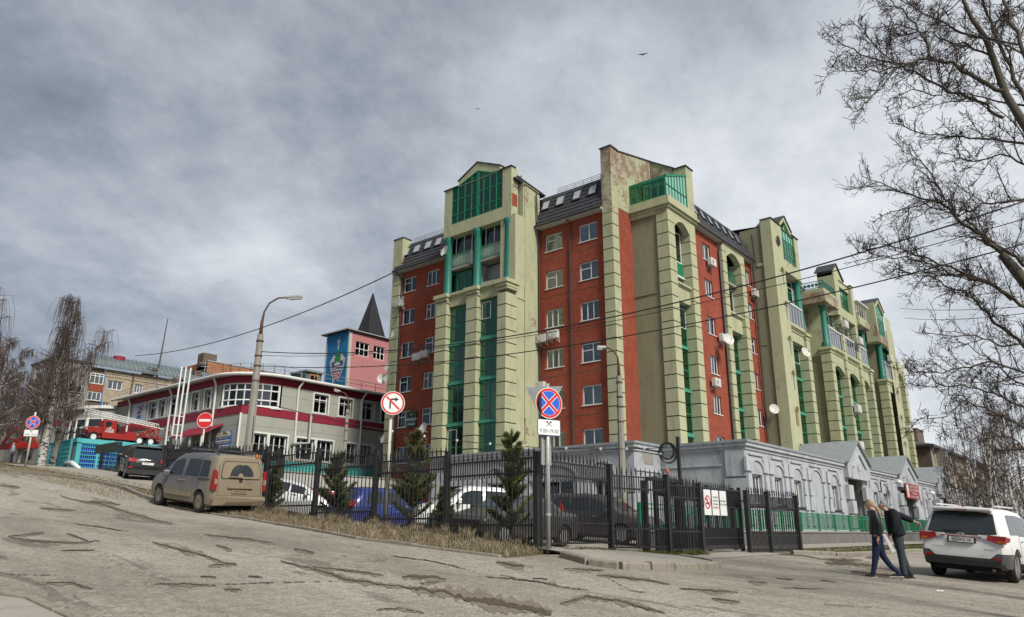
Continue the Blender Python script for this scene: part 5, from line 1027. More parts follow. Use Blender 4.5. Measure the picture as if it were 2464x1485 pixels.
# ================================================================ grey panel building at the left
GP = thing('panel_building', 'four storey grey panel building behind the birches on the left', 'building', (30, 91, 7)); GX, GYf = Face('X', 28.0), Face('Y', 87.7); GQ = lambda n, f, m, **k: FP(n, f, m, GP, **k)
M['greypanel'] = weathered('grey_panel', (.24, .235, .215), .85, .15, (.12, .11, .1), .5)
gw = [(91.0, 94.2, z, z+1.7) for z in (14.1, 17.2)]+[(90.6, 94.8, 11.3, 12.9)]
b = MB(); GX.wall(b, 87.7, 95.3, 5, 19.2, gw, .3); GYf.wall(b, 28, 31.5, 5, 18.9, [(29.6, 31.0, 12.4, 13.5), (29.6, 31.0, 15.4, 16.6)], .3); b.build('panel_wall', M['greypanel'], GP)
for h in gw: window(GP, GX, *h, .15, (.2, .4, .6, .8), (), 'whitepaint', .1, .09)
for h in ((29.6, 31.0, 12.4, 13.5), (29.6, 31.0, 15.4, 16.6)): window(GP, GYf, *h, .15, (.5,), (), 'white', .1, .09)
GQ('crimson_band', lambda b: (GX.box(b, 87.65, 91, 11.9, 12.3, -.05, .1), GYf.box(b, 27.9, 31.5, 11.9, 12.4, -.05, .1)), 'crimson'); GQ('coping', lambda b: (GX.box(b, 87.6, 95.5, 19.2, 19.4, -.1, .3), GYf.box(b, 27.9, 31.5, 18.9, 19.2, -.1, .3)), 'darkroof'); GQ('inner_wall', lambda b: b.box(28.4, 31.4, 88.1, 95, 5, 18.8), 'dark'); GQ('low_annex', lambda b: b.box(24.5, 28, 88.5, 89.0, 5, 10.9), 'greypanel'); 
window(GP, Face('Y', 88.5), 26.0, 27.2, 7.5, 9.9, -.02, (.5,), (.7,), 'white', .1, .08)
# rounded entrance hall between
EH = thing('entrance_hall', 'low rounded entrance hall with white framed glazing behind the red ladder truck', 'building', (31, 84, 6))
ea = [(29.4+2.0*(1-math.sin(math.pi*i/20)), 89.2-10.2*i/10+0) for i in range(0)]; ep = [(31.3, 88.6), (30.3, 87.2), (29.75, 85.6), (29.7, 84.0), (30.1, 82.4), (31.0, 81.0), (32.0, 80.2)]
EQ = lambda n, f, m, **k: FP(n, f, m, EH, **k)
EQ('hall_wall', lambda b: b.prism(ep+[(36, 82), (36, 90)], lambda u, v, t: (u, v, t), 5, 8.4), 'beige', fix=True); EQ('hall_top', lambda b: b.prism(ep+[(36, 82), (36, 90)], lambda u, v, t: (u, v, t), 12.4, 13.3), 'beige', fix=True)
EQ('hall_cornice', lambda b: b.prism([(x-.35, y-.1) for x, y in ep]+[(36, 82), (36, 90)], lambda u, v, t: (u, v, t), 13.3, 13.6), 'whitepaint', fix=True); EQ('hall_roof', lambda b: b.add([(x-.3, y-.1, 13.62) for x, y in ep]+[(34, 85, 14.4)], [(i, i+1, 7) for i in range(6)]), 'roofgreen')
f = MB(); o = None
for i, (x, y) in enumerate(ep): f.bar((x, y, 8.4), (x, y, 12.4), .3 if i % 2 == 0 else .16)
for (p, q) in zip(ep, ep[1:]):
    for z in (8.5, 9.7, 11.4, 12.3): f.bar((*p, z), (*q, z), .14)
o = f.build('glazing_frame', M['whitepaint'], EH)
for (p, q) in zip(ep, ep[1:]):
    for z0, z1 in ((8.55, 9.65), (9.75, 11.35), (11.45, 12.25)): g = MB(); g.quad((*p, z0), (*q, z0), (*q, z1), (*p, z1)); g.build('pane', M['pane'], o)
EQ('hall_back', lambda b: b.prism([(x+1.2, y+.2) for x, y in ep], lambda u, v, t: (u, v, t), 8.4, 12.4), 'curtain', fix=True)
# masts and aerials
FM = thing('flag_mast_frame', 'three tall white steel masts joined by crossbars in front of the station', 'mast frame', (25.3, 52, 5)); 
k8 = 60/52
for i, (x0, x1, zb_) in enumerate(((24.7, 24.66, 7.8), (25.02, 25.0, 7.3), (25.37, 25.3, 7.4))): FP('mast', lambda b: b.tube([(x1*k8, 60, 5.5 if i else ZC+(zb_-ZC)*k8), (x0*k8, 60, ZC+(12.78-ZC)*k8)], .07, 8), 'white', FM, smooth=True)
for z in (9.2, 8.6, 7.85): FP('crossbar', lambda b: b.bar((24.66*k8, 60, ZC+(z-ZC)*k8), (25.33*k8, 60, ZC+(z-ZC)*k8), .06), 'white', FM)
AN = thing('antenna_mast', 'thin dark antenna mast on the ridge of the white brick house', 'antenna', (47.5, 107, 22)); FP('mast', lambda b: b.tube([(47.45, 107.2, 22.0), (47.8, 107.2, 31.4)], [.14, .06], 6), 'gutter', AN); FP('aerial', lambda b: (b.tube([(54.4, 107, 22.5), (54.4, 107, 26.0)], .05, 5), b.bar((53.4, 107, 25.6), (55.4, 107, 25.9), .06), b.bar((53.7, 107, 25.1), (55.2, 107, 25.3), .06)), 'steel', AN)
# ================================================================ lower yard wall and turquoise siding fence
WR = thing('yard_wall', 'long white plastered retaining wall behind the car park', 'wall', (40, 44, 3)); WR['category'] = 'wall'
b = MB(); b.box(22.5, 42.5, 44.0, 44.25, .6, 5.2); b.build('wall_face', weathered('white_plaster_wall', (.42, .41, .38), .9, .08, (.25, .24, .2), .4), WR); b = MB(); b.box(22.5, 42.5, 43.94, 44.3, 5.2, 5.28); b.build('coping', M['concrete'], WR)
TF = thing('siding_fence', 'turquoise horizontal board fence in front of the ground floor windows of the station', 'fence', (42, 53, 5)); M['turq'] = weathered('turquoise_paint', (.035, .33, .30), .6, .12, (.05, .2, .18), .3)
for i in range(7): b = MB(); b.box(28, 50, 52.9, 52.95, 4.7+.3*i, 4.7+.3*i+.27); b.build('board', M['turq'], TF)
b = MB(); [b.box(28+2.4*i, 28.1+2.4*i, 52.95, 53.03, 4.6, 6.85) for i in range(10)]; b.build('posts', M['turq'], TF); 
# ================================================================ turquoise garage with the ladder truck, grilles
k7 = 1.27; gz = lambda z: ZC+(z-ZC)*k7; gx0, gy0 = 18.23*k7, 50.88*k7
GG = thing('garage', 'turquoise painted garage with blue grille covered door under the fire truck', 'garage', (gx0+3, gy0+3, 6.4)); M['aqua'] = weathered('aqua_paint', (.09, .43, .46), .6, .1, (.12, .3, .3), .3); M['blue'] = weathered('blue_paint', (.008, .03, .33), .55, .15, (.02, .04, .15), .3)
gt = gz(6.95); GX7, GY7 = Face('X', gx0), Face('Y', gy0); QG = lambda n, f, m, **k: FP(n, f, m, GG, **k)
QG('garage_wall', lambda b: b.box(gx0, gx0+6.9, gy0, gy0+5.9, 5.2, gt-.35), 'aqua'); QG('fascia', lambda b: b.box(gx0-.08, gx0+7.0, gy0-.08, gy0+6.0, gt-.34, gt), 'aqua')
QG('blue_door', lambda b: GY7.box(b, gx0+.35, gx0+1.5, 6.0, gt-.45, -.05, .02), 'blue'); QG('blue_panel', lambda b: GY7.box(b, gx0+1.75, gx0+6.7, 6.0, gt-.5, -.04, .02), 'blue')
QG('grille', lambda b: [GY7.box(b, gx0+.3, gx0+6.7, 6.1+.32*i, 6.1+.32*i+.045, -.16, -.1) for i in range(7)]+[GY7.box(b, gx0+.3+.16*i, gx0+.32+.16*i, 6.1, gt-.4, -.15, -.12) for i in range(40)]+[GY7.box(b, gx0+1.5, gx0+1.65, 5.9, gt-.35, -.18, -.05)], 'aqua')
NE2 = None
CG = thing('steel_cage', 'turquoise steel mesh gate standing against the end of the garage', 'gate', (gx0-.3, gy0+3.2, 6.4))
FP('mesh', lambda b: [b.box(gx0-.5, gx0-.44, gy0-.1, gy0+6.6, 6.2+.33*i, 6.2+.33*i+.045) for i in range(7)]+[b.box(gx0-.49, gx0-.45, gy0+.2*i, gy0+.2*i+.03, 6.1, gt-.2) for i in range(33)], 'aqua', CG); FP('frame', lambda b: [b.box(gx0-.54, gx0-.4, y-.05, y+.05, 6.0, gt-.1) for y in (gy0-.1, gy0+1.7, gy0+4.2, gy0+6.6)]+[b.box(gx0-.54, gx0-.4, gy0-.1, gy0+6.6, z, z+.09) for z in (6.15, gt-.25)], 'aqua', CG)
PS = thing('poster', 'poster of two people on the turquoise end wall of the garage behind the mesh', 'poster', (gx0-.05, gy0+1.2, 6.8)); FP('print', lambda b: b.box(gx0-.06, gx0-.01, gy0+.5, gy0+2.0, 6.5, gt-.45), 'board_dummy' if 'board_dummy' in M else 'brownbrick', PS)
FP('figure_print', lambda b: [b.box(gx0-.075, gx0-.062, gy0+y, gy0+y+.35, 6.6, gt-.6) for y in (.65, 1.35)], 'pink', PS)
# chain posts in front of the truck
CH = thing('chain_barrier', 'black posts with a hanging chain beside the front of the ladder truck', 'chain barrier', (gx0, gy0+3, gt))
pp = [(gx0+.1, gy0+.6+1.5*i) for i in range(4)]
for x, y in pp: FP('post', lambda b: (b.tube([(x, y, gt), (x, y, gt+1.05)], .08, 8), b.lathe([(.01, gt+1.05), (.1, gt+1.12), (.01, gt+1.22)], (x, y, 0), 8)), 'black', CH)
FP('chain', lambda b: [b.tube([(p[0], p[1]+(q[1]-p[1])*t/8, gt+.85-.35*math.sin(math.pi*t/8)) for t in range(9)], .05, 5) for p, q in zip(pp, pp[1:])], 'black', CH)
# ================================================================ black iron fences
def share(name, me, par, loc=(0, 0, 0), rz=0, scale=(1, 1, 1)):
    o = bpy.data.objects.new(name, me); COL.objects.link(o); o.parent = par; o.location = loc; o.rotation_euler = (0, 0, rz); o.scale = scale; return o
def mesh_of(b, m, smooth=False):
    me = bpy.data.meshes.new('piece'); me.from_pydata(b.v, [], b.f); me.materials.append(m)
    if smooth: me.shade_smooth()
    return me
def fence_run(par, posts, tops, bots, skip=(), spikes=True, pw=.13, n_per=.172, base=None):
    """posts: list of (x, y); tops / bots: rail heights of each panel; the panel hangs level between its posts"""
    O = par.location; cache = {}
    for i, (x, y) in enumerate(posts):
        t = max(tops[max(0, i-1)], tops[min(i, len(tops)-1)])+.1; g = H(x, y)-.1
        b = MB(); b.box(-pw/2, pw/2, -pw/2, pw/2, 0, t-g); b.box(-pw/2-.008, pw/2+.008, -pw/2-.008, pw/2+.008, t-g, t-g+.02)
        share('post', mesh_of(b, M['black']), par, (x-O.x, y-O.y, g-O.z))
    for i, (p, q) in enumerate(zip(posts, posts[1:])):
        if i in skip: continue
        zt, zb_ = tops[i], bots[i]; h = zt-zb_; L = math.hypot(q[0]-p[0], q[1]-p[1]); ang = math.atan2(q[1]-p[1], q[0]-p[0]); key = round(h, 2)
        if key not in cache:
            b = MB(); b.box(-.011, .011, -.011, .011, .02, h+.02)
            if spikes: b.v += []; b.lathe([(.006, h+.02), (.028, h+.06), (.010, h+.075), (.036, h+.10), (.012, h+.125), (.022, h+.15), (.001, h+.26)], (0, 0, 0), 5)
            pk = mesh_of(b, M['black']); b = MB(); b.box(-.011, .011, -.011, .011, h-.42, h+.005); st = mesh_of(b, M['black']); b = MB(); b.box(-.011, .011, -.011, .011, .0, .62); sl = mesh_of(b, M['black']); cache[key] = (pk, st, sl)
        pk, st, sl = cache[key]; n = max(2, int(L/n_per))
        for z, w in ((zt, .035), (zt-.32, .045), (zb_+.48, .045), (zb_+.02, .04)):
            b = MB(); b.box(.06, L-.06, -.018, .018, -w/2, w/2); share('rail', mesh_of(b, M['black']), par, (p[0]-O.x, p[1]-O.y, z-O.z), ang)
        for k in range(n):
            for nm, me, f in (('picket', pk, .5), ('short_picket', st, 1.0), ('short_picket', sl, 1.0)):
                if f == 1.0 and k == n-1: continue
                u = L*(k+f)/n; share(nm, me, par, (p[0]+math.cos(ang)*u-O.x, p[1]+math.sin(ang)*u-O.y, zb_-O.z), ang)
FA = thing('iron_fence', 'tall black spiked iron fence stepping up the hill along the dead grass', 'fence', (13.8, 16, 1.5), 0)
fence_run(FA, [(13.53, 10.61), (13.81, 13.76), (13.94, 16.75), (14.0, 19.62), (14.0, 22.4)], [3.2, 3.42, 3.66, 3.88], [1.22, 1.38, 1.58, 1.8])
FA2 = thing('iron_fence', 'black iron fence standing behind the muddy van', 'fence', (13.8, 25, 2.2), 0)
fence_run(FA2, [(13.98, 22.46), (13.6, 25.2), (13.15, 28.0)], [4.12, 4.35], [2.2, 2.5]); 
FA3 = thing('iron_fence', 'short dense black fence wing beside the black car', 'fence', (16, 28.2, 2.8), 0)
fence_run(FA3, [(13.25, 28.06), (16.0, 28.5), (18.8, 29.0)], [4.6, 4.6], [2.7, 2.7])
FA4 = thing('iron_fence', 'black iron fence before the blue garage grille with dark netting', 'fence', (19, 40, 3.5), 0)
fence_run(FA4, [(18.9, 29.5), (19.0, 33), (19.0, 36.4), (19.0, 39.8), (19.1, 43.2), (19.1, 46.6), (19.3, 49.6)], [4.9, 5.1, 5.4, 5.7, 6.0, 6.35], [2.9, 3.2, 3.5, 3.85, 4.2, 4.5], n_per=.22)
net = MB(); [net.box(18.97, 18.99, 33+3.4*i+.1, 36.3+3.4*i, 4.75+.3*i, 5.3+.3*i) for i in range(5)]; net.build('netting', mat('dark_net', (.03, .035, .03), .9)[0], FA4)
FB2 = thing('iron_fence', 'black spiked iron fence on the right of the round sign pole', 'fence', (16, 10.6, 1.2), 0)
fence_run(FB2, [(13.6, 10.62), (16.75, 10.72), (18.82, 10.2), (20.35, 9.98)], [3.15, 2.98, 2.82], [1.28, 1.16, 1.1], n_per=.165)
FB3 = thing('iron_fence', 'far right end of the black iron fence by the driveway', 'fence', (25, 9.4, .9), 0)
fence_run(FB3, [(23.05, 9.72), (24.2, 9.5), (25.95, 9.2)], [2.72, 2.66], [.98, .98], n_per=.13)
GT = thing('sliding_gate', 'black sliding iron gate with a heavy bottom beam and three placards', 'gate', (21.7, 9.95, .95), 0)
gy = 10.12
b = MB(); b.box(20.45, 23.45, gy-.03, gy+.03, 2.80, 2.86); b.build('rail', M['black'], GT); b = MB(); b.box(20.45, 23.45, gy-.03, gy+.03, 2.28, 2.33); b.build('rail', M['black'], GT); b = MB(); b.box(20.45, 23.45, gy-.03, gy+.03, 1.38, 1.42); b.build('rail', M['black'], GT)
b = MB(); b.box(20.4, 23.5, gy-.06, gy+.06, 1.08, 1.2); b.build('bottom_beam', M['black'], GT); b = MB(); b.box(23.42, 23.5, gy-.05, gy+.05, 1.0, 2.95); b.build('end_post', M['black'], GT)
me = mesh_of(MB().box(-.011, .011, -.011, .011, 0, 1.62), M['black'])
for k in range(27): share('picket', me, GT, (20.5+.108*k-GT.location.x, gy-GT.location.y, 1.2-GT.location.z))
me = mesh_of(MB().box(-.011, .011, -.011, .011, 0, .5), M['black'])
for k in range(26): share('short_picket', me, GT, (20.554+.108*k-GT.location.x, gy-GT.location.y, 1.2-GT.location.z)); share('short_picket', me, GT, (20.554+.108*k-GT.location.x, gy-GT.location.y, 2.33-GT.location.z))
FB4 = thing('iron_fence', 'second black fence layer right behind the sliding gate', 'fence', (21, 11.2, 1), 0)
fence_run(FB4, [(19.6, 11.0), (21.6, 11.3), (23.6, 11.3), (25.6, 11.3)], [3.0, 2.95, 2.95], [1.05, 1.05, 1.05], n_per=.15, pw=.1)
GB2 = thing('gate_guide_posts', 'pair of thick dark steel guide posts at the left end of the gate', 'post', (19.5, 10.6, 1)); b = MB(); b.box(18.6, 18.75, 10.75, 10.9, .9, 2.95); b.build('post', M['black'], GB2); b = MB(); b.box(20.05, 20.2, 10.5, 10.65, .9, 2.95); b.build('post', M['black'], GB2); b = MB(); b.box(18.6, 20.2, 10.6, 10.75, 2.95, 3.05); b.build('beam', M['black'], GB2)
# placards on the gate
fl = {k: mat('print_'+k, c, .5)[0] for k, c in dict(red=(.55, .02, .02), blue=(.01, .10, .55), black=(.01, .01, .01), white=(.72, .72, .70), darkblue=(.02, .06, .25)).items()}
def disc(r, n=40, w=None):            # flat disc or ring polygon set in local x (right), y (up)
    return [(r*math.cos(2*math.pi*i/n), r*math.sin(2*math.pi*i/n)) for i in range(n)]
def flat(par, mtx, poly, m, off=.0, name='print'):
    b = MB(); b.add([tuple(mtx @ Vector((x, y, off))) for x, y in poly], [tuple(range(len(poly)))]); o = b.build(name, m); o.parent = par; o.location = -par.location; return o
def ringq(par, mtx, r0, r1, m, off, name='ring', n=40):
    b = MB(); b.add([tuple(mtx @ Vector((r*math.cos(2*math.pi*i/n), r*math.sin(2*math.pi*i/n), off))) for r in (r0, r1) for i in range(n)], [(i, (i+1) % n, n+(i+1) % n, n+i) for i in range(n)]); o = b.build(name, m); o.parent = par; o.location = -par.location; return o
for i, (u, lb, lines) in enumerate(((20.98, 'white placard with a red ringed no smoking style symbol on the gate', None), (21.52, 'middle white placard on the gate with grey text and one red line', ('УАЖАЕМЫЕ', 'ВОДИТЕЛИ', 'ПАРКОВКА', 'ЗАПРЕЩЕНА')), (22.06, 'right white placard on the gate with two lines of grey text', ('ТЕРРИТОРИЯ ТСЖ', 'ПРОЕЗД ЗАКРЫТ')))):
    t = thing('placard', lb, 'placard', (u, gy-.08, 2.1)); b = MB(); b.box(u-.225, u+.225, gy-.085, gy-.07, 2.05, 2.78); b.build('board', M['white'], t); mt = frame_m((u, gy-.088, 2.42), (1, 0, 0), (0, 0, 1))
    if not lines:
        ringq(t, mt, .155, .20, fl['red'], .0); flat(t, mt, [(-.13, -.08), (.13, -.03), (.14, .0), (-.1, -.02)], fl['black'], .001); flat(t, mt, [(-.15, .12), (-.11, .15), (.15, -.10), (.11, -.14)], fl['red'], .002); flat(t, mt, [(-.06, -.01), (.02, .0), (.0, .1), (-.05, .12)], fl['black'], .0015)
    else:
        for j, s_ in enumerate(lines):
            o = text(s_, .075, fl['red'] if s_ == 'ЗАПРЕЩЕНА' else mat('ink', (.12, .12, .16), .6)[0], None, frame_m((u, gy-.0885, 2.42+.05*len(lines)-.1*j-.05), (1, 0, 0), (0, 0, 1)), ext=.0005, sx=.8); o.parent = t; o.location = -t.location
# ================================================================ road signs
def sign_plate(par, mt, r, back='steel', th=.02, name='plate'):
    b = MB(); k = 40; vs = [tuple(mt @ Vector((x, y, 0))) for x, y in disc(r, k)]+[tuple(mt @ Vector((x, y, -th))) for x, y in disc(r, k)]
    b.add(vs, [tuple(range(k)), tuple(range(2*k-1, k-1, -1))]+[(i, k+i, k+(i+1) % k, (i+1) % k) for i in range(k)]); o = b.build(name, M[back]); o.parent = par; o.location = -par.location
def nostop(par, mt, r):
    sign_plate(par, mt, r); flat(par, mt, disc(r*.985), fl['white'], .001, 'white_rim'); flat(par, mt, disc(r*.95), fl['red'], .002, 'red_disc')
    for a0 in (0, 90, 180, 270):
        for m_, kk, o_ in ((fl['white'], .035, .003), (fl['blue'], .075, .004)):
            g = kk*r*1.0+.055*r; R = r*.80-kk*r*.35; c0 = math.radians(a0)
            pts = [(g*1.414*math.cos(c0), g*1.414*math.sin(c0))]; lim = math.asin(min(.99, g/R)); s0, s1 = c0-math.pi/4+lim, c0+math.pi/4-lim
            pts += [(R*math.cos(s0+(s1-s0)*i/12), R*math.sin(s0+(s1-s0)*i/12)) for i in range(13)]; flat(par, mt, pts, m_, o_, 'blue_field' if m_ == fl['blue'] else 'white_line')
def rrect(w, h, r, n=5):
    pts = []
    for cx, cy, a in ((w/2-r, h/2-r, 0), (-w/2+r, h/2-r, 90), (-w/2+r, -h/2+r, 180), (w/2-r, -h/2+r, 270)):
        pts += [(cx+r*math.cos(math.radians(a+90*i/n)), cy+r*math.sin(math.radians(a+90*i/n))) for i in range(n+1)]
    return pts
def timeplate(par, mt, w=.7, h=.36):
    b = MB(); p = rrect(w, h, .04); k = len(p); b.add([tuple(mt @ Vector((x, y, 0))) for x, y in p]+[tuple(mt @ Vector((x, y, -.02))) for x, y in p], [tuple(range(k)), tuple(range(2*k-1, k-1, -1))]+[(i, k+i, k+(i+1) % k, (i+1) % k) for i in range(k)]); o = b.build('time_plate', M['steel']); o.parent = par; o.location = -par.location
    flat(par, mt, rrect(w*.995, h*.99, .038), fl['darkblue'], .001, 'border'); flat(par, mt, rrect(w*.965, h*.945, .03), fl['white'], .002, 'white_field')
    for s in (-1, 1): flat(par, mt, [(s*.06, .02), (s*.075, .025), (-s*.03, .125), (-s*.045, .115)] if s > 0 else [(s*.075, .025), (s*.06, .02), (-s*.045, .115), (-s*.03, .125)][::1], fl['black'], .003, 'hammer'); flat(par, mt, [(s*.02, .135), (s*.03, .15), (s*.075, .125), (s*.06, .10), (s*.045, .10)][::(1 if s < 0 else -1)], fl['black'], .0031, 'hammer')
    o = text('9.00-19.00', .15*w/.7, fl['black'], None, mt @ Matrix.Translation((0, -.085, .003)), ext=.0005, sx=.92); o.parent = par; o.location = -par.location
def pole(par, p, q, r, m, name='pole'): b = MB(); b.tube([p, q], r, 14); o = b.build(name, M[m]); o.data.shade_smooth(); o.parent = par; o.location = -par.location
# the near sign: stands at the fence corner, faces down the road
g0 = Vector((13.5, 10.27, H(13.5, 10.27))); S1 = thing('no_stopping_sign', 'near round no stopping sign with a white 9.00-19.00 plate on grey pole', 'road sign', g0)
pole(S1, g0, (g0.x, g0.y, 4.86), .05, 'steel'); fw = Vector((.52, -.86, 0)).normalized(); fn = Vector((-fw.y*-1, 0, 0))
rt = Vector((-.30, -.954, 0)).normalized() if False else Vector((.62, -.785, 0)); nrm = rt.cross(Vector((0, 0, 1)))   # face normal
ang = math.atan2(nrm.y, nrm.x)
def rot_right(deg): a = math.atan2(-.77, .64)+math.radians(deg); return Vector((math.cos(a), math.sin(a), 0))
rr = rot_right(28); nn = Vector((0, 0, 1)).cross(rr)*-1
c1 = g0.copy(); c1.z = 4.40; nf = rr.cross(Vector((0, 0, 1))); m1 = frame_m(c1+nf*.07, rr, (0, 0, 1)); nostop(S1, m1, .36)
m2 = frame_m(Vector((g0.x, g0.y, 3.84))+nf*.07, rr, (0, 0, 1)); timeplate(S1, m2, .60, .36)
# two more plates on the same pole seen from behind / edge on
rb = rot_right(-12); nb = rb.cross(Vector((0, 0, 1))); tri = [(-.45, .26), (.45, .26), (0, -.52)]
b = MB(); mt = frame_m(Vector((g0.x, g0.y, 4.56))-nf*.16, rb, (0, 0, 1)); b.add([tuple(mt @ Vector((x, y, z))) for z in (0, -.02) for x, y in tri], [(0, 1, 2), (5, 4, 3), (0, 3, 4, 1), (1, 4, 5, 2), (2, 5, 3, 0)]); o = b.build('triangle_plate_back', M['steel'], None); o.parent = S1; o.location = -S1.location
rc = rot_right(62); mt = frame_m(Vector((g0.x, g0.y, 4.38))-nf*.06, rc, (0, 0, 1)); sign_plate(S1, mt, .36, 'black', .03, 'second_plate')
b = MB(); p = rrect(.36, .7, .03); mt = frame_m(Vector((g0.x, g0.y, 3.35))-nf*.06, rot_right(50), (0, 0, 1)); k = len(p); b.add([tuple(mt @ Vector((x, y, z))) for z in (0, -.02) for x, y in p], [tuple(range(k)), tuple(range(2*k-1, k-1, -1))]); o = b.build('plate_back', M['steel']); o.parent = S1; o.location = -S1.location
for z in (4.55, 4.22, 3.92, 3.72, 3.0, 1.9): b = MB(); b.lathe([(.06, z), (.06, z+.05)], (g0.x, g0.y, 0), 14); o = b.build('clamp', M['steel']); o.parent = S1; o.location = -S1.location
# no right turn
g0 = at(928, 1246, 21.6); g0.z = H(g0.x, g0.y); S2 = thing('no_right_turn_sign', 'round no right turn sign with a red rim on a flaking ivory pole', 'road sign', g0)
tp = at(941, 990, 21.6); pole(S2, g0, (tp.x, tp.y, 5.4), .045, 'ivory'); rr = rot_right(14); nf = rr.cross(Vector((0, 0, 1))); cc = at(945.5, 970, 21.45); m1 = frame_m(cc, rr, (0, 0, 1)); R = .345
sign_plate(S2, m1, R); flat(S2, m1, disc(R*.985), fl['white'], .001, 'white_rim'); flat(S2, m1, disc(R*.95), fl['red'], .002, 'red_ring'); flat(S2, m1, disc(R*.80), fl['white'], .003, 'white_field')
flat(S2, m1, [(-.10, -.17), (-.055, -.17), (-.055, .035), (.05, .07), (.05, .13), (.16, .06), (.05, -.0), (.05, .035), (-.02, .03)][0:2]+[(-.055, .06), (-.03, .085), (.06, .085), (.06, .04), (.17, .11), (.06, .18), (.06, .135), (-.05, .135), (-.10, .09)], fl['black'], .004, 'arrow')
flat(S2, m1, [(-.21, .16), (-.17, .20), (.21, -.16), (.17, -.20)], fl['red'], .005, 'bar')
# left no stopping sign far up the road
g0 = at(61, 1121, 48); g0.z = H(g0.x, g0.y); S3 = thing('no_stopping_sign', 'distant no stopping sign with time plate at the far left kerb', 'road sign', g0); tp = at(77, 1005, 48)
pole(S3, g0, (g0.x, g0.y, tp.z+.3), .05, 'ivory'); rr = rot_right(8); cc = at(77.5, 1015.5, 47.8); cc = Vector((g0.x-.05, g0.y-.05, cc.z)); m1 = frame_m(cc, rr, (0, 0, 1)); nostop(S3, m1, .36); m2 = frame_m(cc-Vector((0, 0, .58)), rr, (0, 0, 1)); timeplate(S3, m2, .72, .36)
# no entry sign by the station
p4 = at(494, 1012, 47); S4 = thing('no_entry_sign', 'red no entry disc with a white bar in front of the station', 'road sign', (p4.x, p4.y, H(p4.x, p4.y))); pole(S4, S4.location, (p4.x, p4.y, p4.z+.3), .05, 'ivory'); m1 = frame_m((p4.x-.06, p4.y-.06, p4.z), rot_right(0), (0, 0, 1))
sign_plate(S4, m1, .46); flat(S4, m1, disc(.455), fl['white'], .001, 'white_rim'); flat(S4, m1, disc(.435), fl['red'], .002, 'red_disc'); flat(S4, m1, [(-.33, -.07), (.33, -.07), (.33, .07), (-.33, .07)], fl['white'], .003, 'bar')
p5 = at(408, 1035, 60); S5 = thing('no_entry_sign', 'small no entry disc seen obliquely on the black fence by the blue grille', 'road sign', (p5.x, p5.y, H(p5.x, p5.y))); pole(S5, S5.location, (p5.x, p5.y, p5.z+.3), .04, 'aqua'); m1 = frame_m((p5.x-.06, p5.y-.06, p5.z), rot_right(-55), (0, 0, 1)); sign_plate(S5, m1, .45); flat(S5, m1, disc(.435), fl['red'], .002, 'red_disc'); flat(S5, m1, [(-.33, -.07), (.33, -.07), (.33, .07), (-.33, .07)], fl['white'], .003, 'bar')
# ================================================================ street lamps
def lamp(name, lb, base, ztop, arm, r0, r1, headlen=.7, rr_=None, steps=None):
    t = thing(name, lb, 'street lamp', base); B = Vector(base)
    b = MB(); b.tube([B-Vector((0, 0, .3)), (B.x, B.y, ztop)], [r0, r1], 8); o = b.build('concrete_post', M['concrete'], t)
    pts = [Vector((B.x, B.y, ztop-.25))]+[Vector(p) for p in arm]; b = MB(); b.tube(pts, [r1*.75, r1*.5]+[.035]*(len(pts)-2), 8); b.build('arm', M['rust'], t, smooth='all')
    e = pts[-1]; d = (pts[-1]-pts[-2]).normalized(); h = MB(); h.bar(e-d*.1, e+d*headlen, .2, .11); h.build('lamp_head', M['steel'], t, bevel=.03)
    h = MB(); h.bar(e+d*.05+Vector((0, 0, -.07)), e+d*headlen*.95+Vector((0, 0, -.07)), .15, .06); h.build('lens', M['ivory'], t)
    b = MB(); [b.lathe([(r1*1.25, z), (r1*1.25, z+.06)], (B.x, B.y, 0), 8) for z in (ztop-.3, ztop-.9, ztop-1.3, ztop-1.9)]; b.build('bands', M['rust'], t)
    return t
bx, by = at(598, 1075, 30).x, at(598, 1075, 30).y; cr = Vector((.64, -.77, 0))
zt_ = at(625, 805, 30).z
LA = lamp('street_lamp', 'tall concrete street lamp with a rusty curved arm behind the muddy van', (bx, by, H(bx, by)), zt_, [Vector((bx, by, 0))+cr*x+Vector((0, 0, z)) for x, z in ((0, zt_+.5), (.05, zt_+.95), (.22, zt_+1.3), (.55, zt_+1.52), (.95, zt_+1.55))], .2, .12, .55)
bx2, by2 = at(1497, 1115, 30).x, at(1497, 1115, 30).y; zt2 = at(1491, 905, 30).z
LB = lamp('street_lamp', 'slim concrete street lamp with an arm to the left before the corner pilaster', (bx2, by2, H(bx2, by2)), zt2, [Vector((bx2, by2, 0))-cr*x+Vector((0, 0, z)) for x, z in ((0, zt2+.5), (.03, zt2+.8), (.2, zt2+1.08), (.45, zt2+1.2), (.6, zt2+1.2))], .17, .11, .28)
bx3, by3 = at(831, 1060, 45).x, at(831, 1060, 45).y; zt3 = at(835, 985, 45).z; 
LC = lamp('street_lamp', 'small street lamp with a white head in front of the station right wing', (bx3, by3, H(bx3, by3)), zt3, [Vector((bx3, by3, 0))-cr*x+Vector((0, 0, z)) for x, z in ((0, zt3+.5), (.05, zt3+.75), (.25, zt3+.98), (.6, zt3+1.1))], .13, .09, .3)
